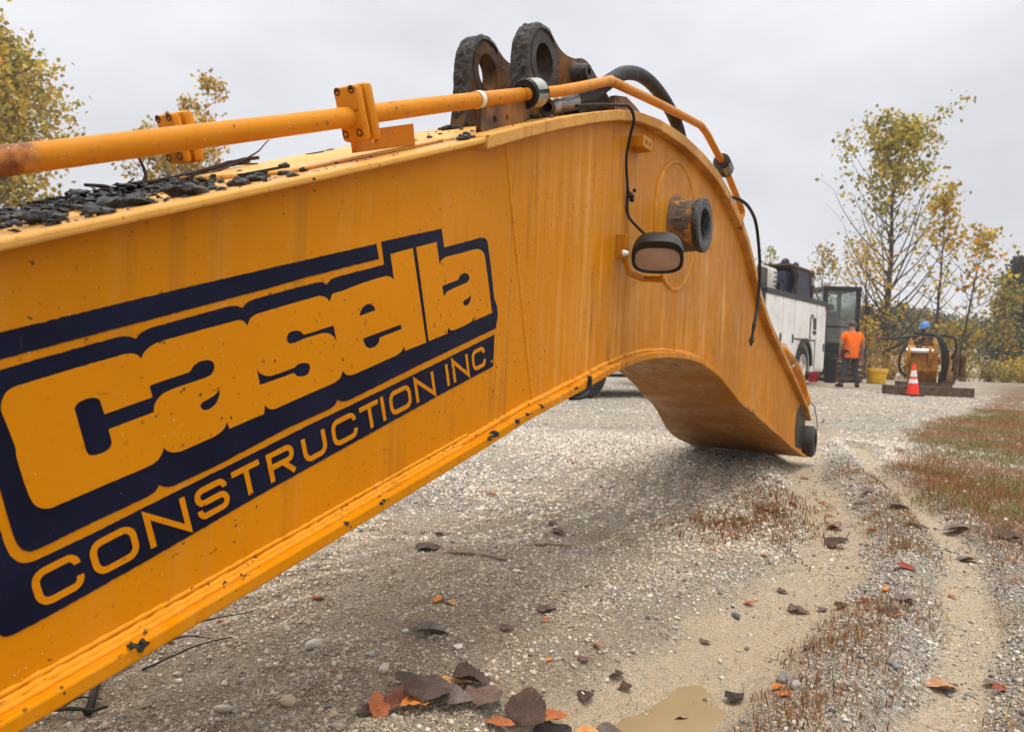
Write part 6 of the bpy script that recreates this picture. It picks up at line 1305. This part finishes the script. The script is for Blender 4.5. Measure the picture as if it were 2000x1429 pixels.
HO = [[(0.05, 0.25, 1.42), (0.24, 0.02, 1.40), (0.36, -0.03, 1.15), (0.42, -0.04, 0.80), (0.40, 0.0, 0.45), (0.34, 0.05, 0.12)], [(0.0, 0.35, 1.44), (0.28, 0.10, 1.42), (0.42, 0.0, 1.15), (0.47, 0.0, 0.78), (0.44, 0.05, 0.40), (0.38, 0.1, 0.10)], [(-0.2, 0.4, 1.45), (0.25, 0.22, 1.45), (0.45, 0.1, 1.20), (0.53, 0.08, 0.85), (0.48, 0.1, 0.35)],
      [(0.15, 0.5, 1.40), (0.48, 0.4, 1.42), (0.66, 0.35, 1.34), (0.70, 0.35, 1.10), (0.62, 0.4, 0.85)], [(-0.30, 0.3, 1.38), (-0.42, 0.05, 1.10), (-0.50, -0.05, 0.80), (-0.46, -0.05, 0.52), (-0.32, 0.0, 0.40)], [(0.05, 0.3, 1.42), (-0.35, 0.2, 1.36), (-0.70, 0.1, 1.30), (-0.95, 0.1, 1.31)], [(-0.30, 0.35, 1.40), (-0.42, 0.15, 1.22), (-0.80, 0.1, 1.0)]]
for i, h_ in enumerate(HO):
    b = MB(); b.tube(spline(h_, 6), 0.030 if i != 5 else 0.026, 8); b.build('hose', M['rubber'], st, smooth=True)
b = MB(); b.tube([(-0.94, 0.1, 1.31), (-1.0, 0.1, 1.312)], 0.03, 8); b.build('red_cap', M['red_plastic'], st)

def timber(name, p0, p1, w, h, z, label):
    p0, p1 = Vector(p0), Vector(p1); d = p1 - p0; o = None; b = MB()
    L = d.length; n = 24; V = []
    for i in range(n + 1):
        t_ = i / n
        for yy, zz in ((-w / 2, 0), (w / 2, 0), (w / 2, h), (-w / 2, h)): V.append((L * t_, yy + 0.006 * noise.noise(Vector((t_ * 6, yy * 9, zz * 9))), zz + 0.008 * noise.noise(Vector((t_ * 5, yy * 9, zz * 9 + 4)))))
    b.add(V, [(i * 4 + k, i * 4 + 4 + k, i * 4 + 4 + (k + 1) % 4, i * 4 + (k + 1) % 4) for i in range(n) for k in range(4)] + [(0, 1, 2, 3), tuple(n * 4 + 3 - k for k in range(4))])
    o = b.build(name, M['timber']); o.location = (p0.x, p0.y, z); o.rotation_euler = (0, 0, math.atan2(d.y, d.x)); return tag(o, label, 'timber', 'timbers under the stick')
timber('timber_beam', (8.62, 17.15), (10.58, 17.05), 0.24, 0.205, 0.0, 'long dark timber lying behind the traffic cone')
timber('timber_beam', (9.28, 17.85), (10.5, 17.80), 0.26, 0.28, 0.0, 'shorter timber carrying the stick behind the long one')

# cone
co = tag(empty('traffic_cone', (9.05, 16.72, 0)), 'orange red traffic cone with two white bands', 'traffic cone')
b = MB(); b.box((0, 0, 0.02), (0.37, 0.37, 0.035), bev=0.012); b.build('base', M['black_plastic'], co)
def cr(z): return 0.135 + (0.028 - 0.135) * (z - 0.03) / 0.69
b = MB(); b.lathe([(0.03, cr(0.03)), (0.70, cr(0.70)), (0.72, 0.022)], (0, 0, 0), (0, 0, 1), 28); b.build('cone_body', M['cone'], co, smooth=True, sharp=40)
for z0_, z1_ in ((0.285, 0.375), (0.435, 0.57)): b = MB(); b.lathe([(z0_, cr(z0_) + 0.002), (z1_, cr(z1_) + 0.002)], (0, 0, 0), (0, 0, 1), 28, cap=False); b.build('reflective_band', M['reflective'], co, smooth=True)

# tub and buckets
tb = tag(empty('plastic_tub', (11.5, 23.4, 0)), 'yellow plastic tub on the gravel right of the man in orange', 'tub')
b = MB(); b.lathe([(0, 0.26), (0.02, 0.275), (0.34, 0.29), (0.36, 0.325), (0.40, 0.33), (0.44, 0.325), (0.445, 0.31), (0.42, 0.30), (0.06, 0.27), (0.06, 0.0)], (0, 0, 0), (0, 0, 1), 32, cap=False); b.build('tub_body', M['yellow_plastic'], tb, smooth=True, sharp=35)
b = MB(); b.lathe([(0.445, 0.33), (0.47, 0.325), (0.475, 0.0)], (0, 0, 0), (0, 0, 1), 32, cap=False); b.build('lid', M['yellow_plastic'], tb, smooth=True, sharp=35)
for x_, y_, lab in ((9.74, 22.75, 'red plastic bucket beside the excavator track'), (9.18, 22.6, 'red plastic bucket half hidden behind the truck wheel')):
    bk = tag(empty('bucket', (x_, y_, 0)), lab, 'bucket', 'red buckets behind the truck')
    b = MB(); b.lathe([(0, 0.125), (0.34, 0.15), (0.345, 0.16), (0.37, 0.16), (0.37, 0.148), (0.02, 0.12), (0.02, 0.0)], (0, 0, 0), (0, 0, 1), 28, cap=False); b.build('bucket_body', M['red_plastic'], bk, smooth=True, sharp=35)
    b = MB(); b.tube([(-0.16, 0, 0.34), (-0.14, -0.12, 0.25), (0, -0.17, 0.22), (0.14, -0.12, 0.25), (0.16, 0, 0.34)], 0.006, 5); b.build('handle', M['steel'], bk)
bx_ = tag(empty('tool_crate', (9.60, 22.35, 0)), 'dark grey tool crate next to the red bucket', 'crate')
b = MB(); b.box((0.0, 0.05, 0.55), (0.28, 0.3, 0.34), bev=0.02); b.box((0, 0.05, 0.19), (0.24, 0.26, 0.38)); b.build('crate_body', M['black_plastic'], bx_)
b = MB(); b.box((0.0, 0.05, 0.735), (0.30, 0.32, 0.03), bev=0.01); b.build('lid', M['black_plastic'], bx_)

# ------------------------------------------------------------------ silver pickup behind the boom, seen under the arch
pk = tag(empty('pickup_truck', (1.22, 11.75, 0), R(28)), 'silver pickup parked behind the boom, seen through its arch', 'pickup')
pp = [(-0.75, 0.42), (-0.42, 0.42)] + [(0.42 * math.cos(a), 0.38 + 0.42 * math.sin(a)) for a in np.linspace(math.pi, 0, 11)] + [(0.42, 0.40), (3.15, 0.40)] + [(3.6 + 0.42 * math.cos(a), 0.38 + 0.42 * math.sin(a)) for a in np.linspace(math.pi, 0, 11)] + [(4.45, 0.45), (4.5, 0.85), (4.35, 1.02), (3.3, 1.10), (2.55, 1.75), (1.2, 1.78), (1.05, 1.08), (-0.75, 1.08)]
b = MB(); b.prism(pp, lambda u, v, w: Vector((u, w, v)), 0.0, 1.85); b.build('body', M['silver_paint'], pk)
b = MB(); b.prism([(1.25, 1.12), (3.1, 1.12), (2.5, 1.68), (1.32, 1.70)], lambda u, v, w: Vector((u, w, v)), -0.006, 0.0); b.build('side_window', M['dark_glass'], pk)
b = MB(); b.box((1.8, 0.92, 0.42), (4.6, 1.5, 0.16)); b.box((-0.82, 0.92, 0.50), (0.16, 1.8, 0.16), bev=0.03); b.build('chassis', M['black_paint'], pk)
for x_, y_, ax in ((0, 0.0, (0, -1, 0)), (3.6, 0.0, (0, -1, 0)), (0, 1.85, (0, 1, 0)), (3.6, 1.85, (0, 1, 0))): wheel(pk, Vector((x_, y_, 0.38)), 0.38, 0.26, 0.22, ax, 'dark_steel')
b = MB(); b.box((-0.765, 0.15, 0.85), (0.03, 0.16, 0.28), bev=0.01); b.build('tail_lamp', M['plastic_red'], pk)

# white pickup far off at the right edge
fw_ = tag(empty('pickup_truck', (47.4, 70.0, 0), R(-12)), 'white pickup half hidden by golden shrubs at the right edge', 'pickup')
b = MB(); b.prism([(0, 0.5), (5.3, 0.5), (5.4, 1.0), (4.2, 1.15), (3.4, 1.85), (1.1, 1.92), (0.5, 1.2), (0, 1.15)], lambda u, v, w: Vector((u, w, v)), 0, 1.9); b.build('body', M['white_paint'], fw_)
b = MB(); b.prism([(0.72, 1.2), (2.1, 1.2), (2.1, 1.78), (1.18, 1.80)], lambda u, v, w: Vector((u, w, v)), -0.02, 0.0); b.prism([(2.2, 1.2), (3.85, 1.2), (3.3, 1.76), (2.2, 1.78)], lambda u, v, w: Vector((u, w, v)), -0.02, 0.0); b.build('side_window', M['dark_glass'], fw_)
for x_ in (1.0, 4.3): wheel(fw_, Vector((x_, 0, 0.4)), 0.4, 0.26, 0.22)

# rubble heap
b = MB(); random.seed(5); n = 40; V = []; F = []
for i in range(n):
    for j in range(n):
        u, v = -1 + 2 * i / (n - 1), -1 + 2 * j / (n - 1); r_ = math.hypot(u, v)
        h = 2.1 * max(0.0, 1 - r_ ** 1.3) * (0.75 + 0.6 * noise.noise(Vector((u * 3, v * 3, 1)))) + 0.35 * noise.noise(Vector((u * 9, v * 9, 4))) * max(0, 1 - r_)
        V.append((u * 9, v * 6, h - 0.05))
b.add(V, [(i * n + j, (i + 1) * n + j, (i + 1) * n + j + 1, i * n + j + 1) for i in range(n - 1) for j in range(n - 1)])
rb = tag(empty('rubble_heap', (36.0, 60.0, 0)), 'pale rubble and earth heap behind the shrubs', 'rubble heap')
b.build('earth', M['rubble_dirt'], rb, smooth=True)
for k in range(46):
    a = random.uniform(0, 6.28); r_ = random.random() ** 0.6 * 0.85; s_ = random.uniform(0.12, 0.42); h = 2.1 * max(0, 1 - r_ ** 1.3) * 0.8
    b = MB(); b.ball((r_ * math.cos(a) * 9, r_ * math.sin(a) * 6, h + s_ * 0.2), (s_ * 1.3, s_, s_ * 0.7), 1, 0.6, 2, k); b.build('rock', M['rock'], rb)

# ------------------------------------------------------------------ people
def skin_obj(name, J, E, m, parent, sub=2, root=None):
    names = list(J); me = bpy.data.meshes.new(name); me.from_pydata([J[k][0] for k in names], [(names.index(a), names.index(c)) for a, c in E], [])
    o = bpy.data.objects.new(name, me); COL.objects.link(o); o.modifiers.new('skin', 'SKIN').use_smooth_shade = True
    for k, sv in zip(names, me.skin_vertices[0].data):
        r_ = J[k][1]; sv.radius = (r_, r_) if isinstance(r_, (int, float)) else r_
    me.skin_vertices[0].data[names.index(root or names[0])].use_root = True
    ss = o.modifiers.new('sub', 'SUBSURF'); ss.levels = sub; ss.render_levels = sub
    dg = bpy.context.evaluated_depsgraph_get(); me2 = bpy.data.meshes.new_from_object(o.evaluated_get(dg)); bpy.data.objects.remove(o)
    me2.materials.clear(); me2.polygons.foreach_set('use_smooth', [True] * len(me2.polygons)); return link_obj(name, me2, m, parent)
def chain(J, E, lst):
    for a, c in zip(lst[:-1], lst[1:]): E.append((a, c))
def hand(J, E, wrist, palm, d, side, sgn):
    """palm and five curled fingers rooted at the palm; d: direction of the hand, side: towards the thumb"""
    d = Vector(d).normalized(); side = Vector(side).normalized(); nrm = d.cross(side); p = Vector(J[wrist][0])
    J[palm] = (tuple(p + d * 0.055), 0.024); E.append((wrist, palm))
    for i, L in enumerate((0.072, 0.080, 0.074, 0.058)):
        q = p + d * 0.085 + side * (0.030 - 0.020 * i); k = palm + 'f%d' % i
        J[k + 'a'] = (tuple(q), 0.0095); J[k + 'b'] = (tuple(q + d * L * 0.55 + nrm * 0.012 * sgn), 0.0088); J[k + 'c'] = (tuple(q + d * L * 0.85 + nrm * 0.034 * sgn), 0.0078); E.append((palm, k + 'a')); chain(J, E, [k + 'a', k + 'b', k + 'c'])
    q = p + d * 0.035 + side * 0.034; J[palm + 'ta'] = (tuple(q), 0.010); J[palm + 'tb'] = (tuple(q + d * 0.04 + side * 0.012 + nrm * 0.012 * sgn), 0.009); E.append((palm, palm + 'ta')); E.append((palm + 'ta', palm + 'tb'))
def person(label, loc, rz, pose, shirt, trousers, hair, helmet=None):
    root = tag(empty('person', loc, rz), label, 'person'); P = pose
    V = lambda k: tuple(P[k])
    J = {}; E = []
    J['pelvis'] = (V('pelvis'), (0.115, 0.08)); J['belly'] = (V('belly'), (0.145, 0.105)); J['chest'] = (V('chest'), (0.155, 0.105)); J['neck0'] = (V('neck0'), (0.085, 0.075)); J['neck'] = (V('neck'), 0.056); J['head0'] = (V('head0'), (0.068, 0.080)); J['head1'] = (V('head1'), (0.076, 0.092)); J['head2'] = (V('head2'), (0.058, 0.070))
    chain(J, E, ['pelvis', 'belly', 'chest', 'neck0', 'neck', 'head0', 'head1', 'head2'])
    for s in 'lr':
        J['sh' + s] = (V('sh' + s), 0.060); J['el' + s] = (V('el' + s), 0.043); J['wr' + s] = (V('wr' + s), (0.026, 0.030)); E.append(('chest', 'sh' + s)); chain(J, E, ['sh' + s, 'el' + s, 'wr' + s])
        d = Vector(V('wr' + s)) - Vector(V('el' + s)); hand(J, E, 'wr' + s, 'pa' + s, d, P.get('thumb' + s, (0, 1, 0)), -1 if s == 'r' else 1)
        J['hip' + s] = (V('hip' + s), 0.070); J['kn' + s] = (V('kn' + s), 0.058); J['an' + s] = (V('an' + s), 0.040); J['toe' + s] = (V('toe' + s), (0.038, 0.026)); E.append(('pelvis', 'hip' + s)); chain(J, E, ['hip' + s, 'kn' + s, 'an' + s, 'toe' + s])
    body = skin_obj('body', J, E, M['skin'], root, 2, 'pelvis')
    # clothing as children
    J2 = {}; E2 = []
    hem = Vector(V('pelvis')) - Vector((0, 0, 0.150)); J2['hem0'] = (tuple(hem - Vector((0, 0, 0.03))), (0.200, 0.190)); J2['hem'] = (tuple(hem), (0.200, 0.190)); J2['mid'] = (tuple(Vector(V('pelvis')) + Vector((0, 0, 0.03))), (0.196, 0.186)); J2['belly'] = (V('belly'), (0.192, 0.175)); J2['chest'] = (V('chest'), (0.196, 0.135)); J2['coll'] = (V('neck0'), (0.100, 0.085)); chain(J2, E2, ['hem0', 'hem', 'mid', 'belly', 'chest', 'coll'])
    for s in 'lr':
        sh, el = Vector(V('sh' + s)), Vector(V('el' + s)); J2['sh' + s] = (V('sh' + s), 0.080); J2['sl' + s] = (tuple(sh.lerp(el, P.get('sleeve', 0.62))), 0.072 if P.get('sleeve', .62) < .8 else 0.058); E2.append(('chest', 'sh' + s)); E2.append(('sh' + s, 'sl' + s))
    skin_obj('shirt', J2, E2, shirt, root, 2, 'chest')
    J3 = {}; E3 = []; J3['w'] = (V('pelvis'), (0.150, 0.130)); 
    for s in 'lr':
        J3['h' + s] = (V('hip' + s), 0.100); J3['k' + s] = (V('kn' + s), 0.085); an = Vector(V('an' + s)); J3['a' + s] = (tuple(an + Vector((0, 0, 0.0))), 0.076); E3.append(('w', 'h' + s)); chain(J3, E3, ['h' + s, 'k' + s, 'a' + s])
    skin_obj('trousers', J3, E3, trousers, root, 2, 'w')
    for s in 'lr':
        an, to = Vector(V('an' + s)), Vector(V('toe' + s)); b = MB(); d = (to - an); d.z = 0; d.normalize(); q = Vector((-d.y, d.x, 0))
        J4 = {'a': (tuple(Vector((an.x, an.y, 0.055)) - d * 0.05), (0.050, 0.045)), 'b': (tuple(Vector((an.x, an.y, 0.055)) + d * 0.06), (0.052, 0.045)), 'c': (tuple(Vector((an.x, an.y, 0.042)) + d * 0.18), (0.048, 0.036)), 'd': (tuple(an + Vector((0, 0, 0.02))), 0.058)}
        skin_obj('shoe', J4, [('a', 'b'), ('b', 'c'), ('b', 'd')], M['boot'], root, 2, 'b')
    # head: face direction f
    h1 = Vector(V('head1')); f = Vector(P.get('face', (0, 1, 0))).normalized(); sd_ = f.cross(Vector((0, 0, 1))).normalized(); up_ = Vector((0, 0, 1))
    b = MB(); b.tube([h1 + f * 0.088 + up_ * 0.015, h1 + f * 0.108 - up_ * 0.022, h1 + f * 0.092 - up_ * 0.032], [0.009, 0.016, 0.010], 8); b.build('nose', M['skin'], root, smooth=True)
    for q in (-1, 1):
        b = MB(); b.ball(h1 + sd_ * 0.084 * q - up_ * 0.010, (0.014, 0.022, 0.032), 2); b.build('ear', M['skin'], root, smooth=True)
        b = MB(); b.ball(h1 + f * 0.084 + sd_ * 0.030 * q + up_ * 0.016, 0.011, 2); b.build('eye', M['dark_glass'], root, smooth=True)
    b = MB(); b.ball(h1 + f * 0.088 - up_ * 0.058, (0.024, 0.010, 0.006), 2); b.build('mouth', M['plastic_red'], root, smooth=True)
    b = MB(); vs0 = len(b.v); b.ball(h1 - f * 0.016 + up_ * 0.028, (0.088, 0.104, 0.100), 3, 0.10, 9, 3); hb = b
    o = hb.build('hair', hair, root, smooth=True); bmx = bmesh.new(); bmx.from_mesh(o.data)
    dele = [v for v in bmx.verts if ((v.co - h1).dot(f) > 0.055 and (v.co - h1).z < 0.06) or ((v.co - h1).z < -0.045)]; bmesh.ops.delete(bmx, geom=dele, context='VERTS'); bmx.to_mesh(o.data); bmx.free()
    if P.get('beard'):
        b = MB(); b.ball(h1 + f * 0.050 - up_ * 0.070, (0.066, 0.052, 0.052), 2, 0.15, 9, 2); b.build('beard', hair, root, smooth=True)
    if helmet:
        b = MB(); hc = h1 + up_ * 0.045; n = 28; rows = 8; V_ = []
        for i in range(rows + 1):
            t_ = i / rows * math.pi / 2
            for k in range(n):
                a = 2 * math.pi * k / n; V_.append(hc + f * (0.138 * math.cos(t_) * math.cos(a)) + sd_ * (0.118 * math.cos(t_) * math.sin(a)) + up_ * (0.130 * math.sin(t_) + (0.008 if k % 7 == 0 and i > 3 else 0)))
        b.add(V_, [(i * n + k, i * n + (k + 1) % n, (i + 1) * n + (k + 1) % n, (i + 1) * n + k) for i in range(rows) for k in range(n)])
        br = [hc + f * ((0.150 + (0.045 if math.cos(2 * math.pi * k / n) > 0.5 else 0)) * math.cos(2 * math.pi * k / n)) + sd_ * 0.130 * math.sin(2 * math.pi * k / n) - up_ * 0.008 for k in range(n)]
        b.add(V_[:n] + br, [(k, (k + 1) % n, n + (k + 1) % n, n + k) for k in range(n)]); b.build('helmet', helmet, root, smooth=True)
    return root
stand = dict(pelvis=(0, 0, .95), belly=(0, 0.0, 1.10), chest=(0, -0.01, 1.30), neck0=(0, -0.02, 1.45), neck=(0, -0.01, 1.51), head0=(0, 0.01, 1.575), head1=(0, 0.015, 1.645), head2=(0, 0.008, 1.70),
    shl=(-.185, -.01, 1.40), ell=(-.255, -.02, 1.13), wrl=(-.215, .10, .92), shr=(.185, -.01, 1.40), elr=(.265, -.04, 1.12), wrr=(.275, .03, .88),
    hipl=(-.095, 0, .90), knl=(-.13, .02, .50), anl=(-.205, -.02, .10), toel=(-.25, .12, .05), hipr=(.095, 0, .90), knr=(.12, .02, .50), anr=(.185, -.02, .10), toer=(.235, .12, .05), face=(0.35, 1, 0), thumbl=(0.6, 1, 0), thumbr=(-0.5, 1, 0))
man_ = person('man in orange shirt and grey trousers standing with his back turned', (8.88, 19.5, 0), R(6), stand, M['shirt_orange'], M['jeans'], M['hair_grey'])
man_.scale = (1.14, 1.08, 1.0)
lean_ = dict(stand, belly=(0, .04, 1.10), chest=(0, .10, 1.29), neck0=(0, .15, 1.43), neck=(0, .17, 1.49), head0=(0, .19, 1.555), head1=(0, .20, 1.625), head2=(0, .195, 1.68), shl=(-.185, .10, 1.38), ell=(-.24, .28, 1.20), wrl=(-.20, .52, 1.24), shr=(.185, .10, 1.38), elr=(.25, .26, 1.17), wrr=(.17, .48, 1.25), sleeve=0.95, beard=True, face=(0, 1, -0.25), thumbl=(1, 0, .3), thumbr=(-1, 0, .3))
person('worker in blue hard hat leaning over the muddy stick', (10.70, 19.15, 0), R(118), lean_, M['shirt_grey'], M['jeans'], M['hair_dark'], M['helmet'])

# ------------------------------------------------------------------ wooded hill in the mist
n = 60; V = []; F = []
for i in range(n):
    for j in range(30):
        x = 120 + 620 * i / (n - 1); y = 380 + 420 * j / 29
        r_ = 44 * math.exp(-((x - 500) / 190) ** 2) * float(sstep(0, 1, np.array(j / 22))) * (1 + 0.25 * noise.noise(Vector((x / 60, y / 60, 3)))) + 2.5 * noise.noise(Vector((x / 9, y / 9, 1))) + 1.5 * noise.noise(Vector((x / 4, y / 4, 5)))
        V.append((x, y, r_ - 2.0))
b = MB(); b.add(V, [(i * 30 + j, (i + 1) * 30 + j, (i + 1) * 30 + j + 1, i * 30 + j + 1) for i in range(n - 1) for j in range(29)])
tag(b.build('hill', simple('wooded_hill', (0.06, 0.07, 0.035), 0.95, 0, 0.5, 0.12, 0.8, 0.3, (0.16, 0.10, 0.04), 0.6), smooth=True), kind='structure')
# distant wood along the foot of the hill
g = np.random.default_rng(77); A = []; cols_ = []
for k in range(120):
    x = g.uniform(20, 190); y = g.uniform(118, 175) ; h = g.uniform(3.2, 5.2); r_ = g.uniform(2.0, 3.4); m_ = 150
    q = g.normal(0, 1, (m_, 3)); q /= np.linalg.norm(q, axis=1)[:, None]; q *= g.uniform(0.5, 1, (m_, 1)); A.append(q * np.array([r_, r_, h * 0.45]) + np.array([x, y, h * 0.52]))
wood = leaves_mesh('far_wood', np.concatenate(A), 1.0, np.concatenate([PAL_DARK, PAL_DARK, PAL_RUST]), None, 78)
tag(wood, 'dim far wood along the foot of the misty hill', 'wood', kind='stuff')

# ------------------------------------------------------------------ the misty air
hb = MB(); hb.box((0, 0, 23.5), (3400, 3400, 50)); hz_ = hb.build('haze')
mh = bpy.data.materials.new('haze_air'); mh.use_nodes = True; tt = mh.node_tree; tt.nodes.clear(); oo = tt.nodes.new('ShaderNodeOutputMaterial'); pv = tt.nodes.new('ShaderNodeVolumePrincipled')
pv.inputs['Color'].default_value = (0.92, 0.945, 0.99, 1); pv.inputs['Density'].default_value = 0.0011; pv.inputs['Anisotropy'].default_value = 0.0
tt.links.new(pv.outputs[0], oo.inputs['Volume']); hz_.data.materials.append(mh); tag(hz_, kind='stuff')
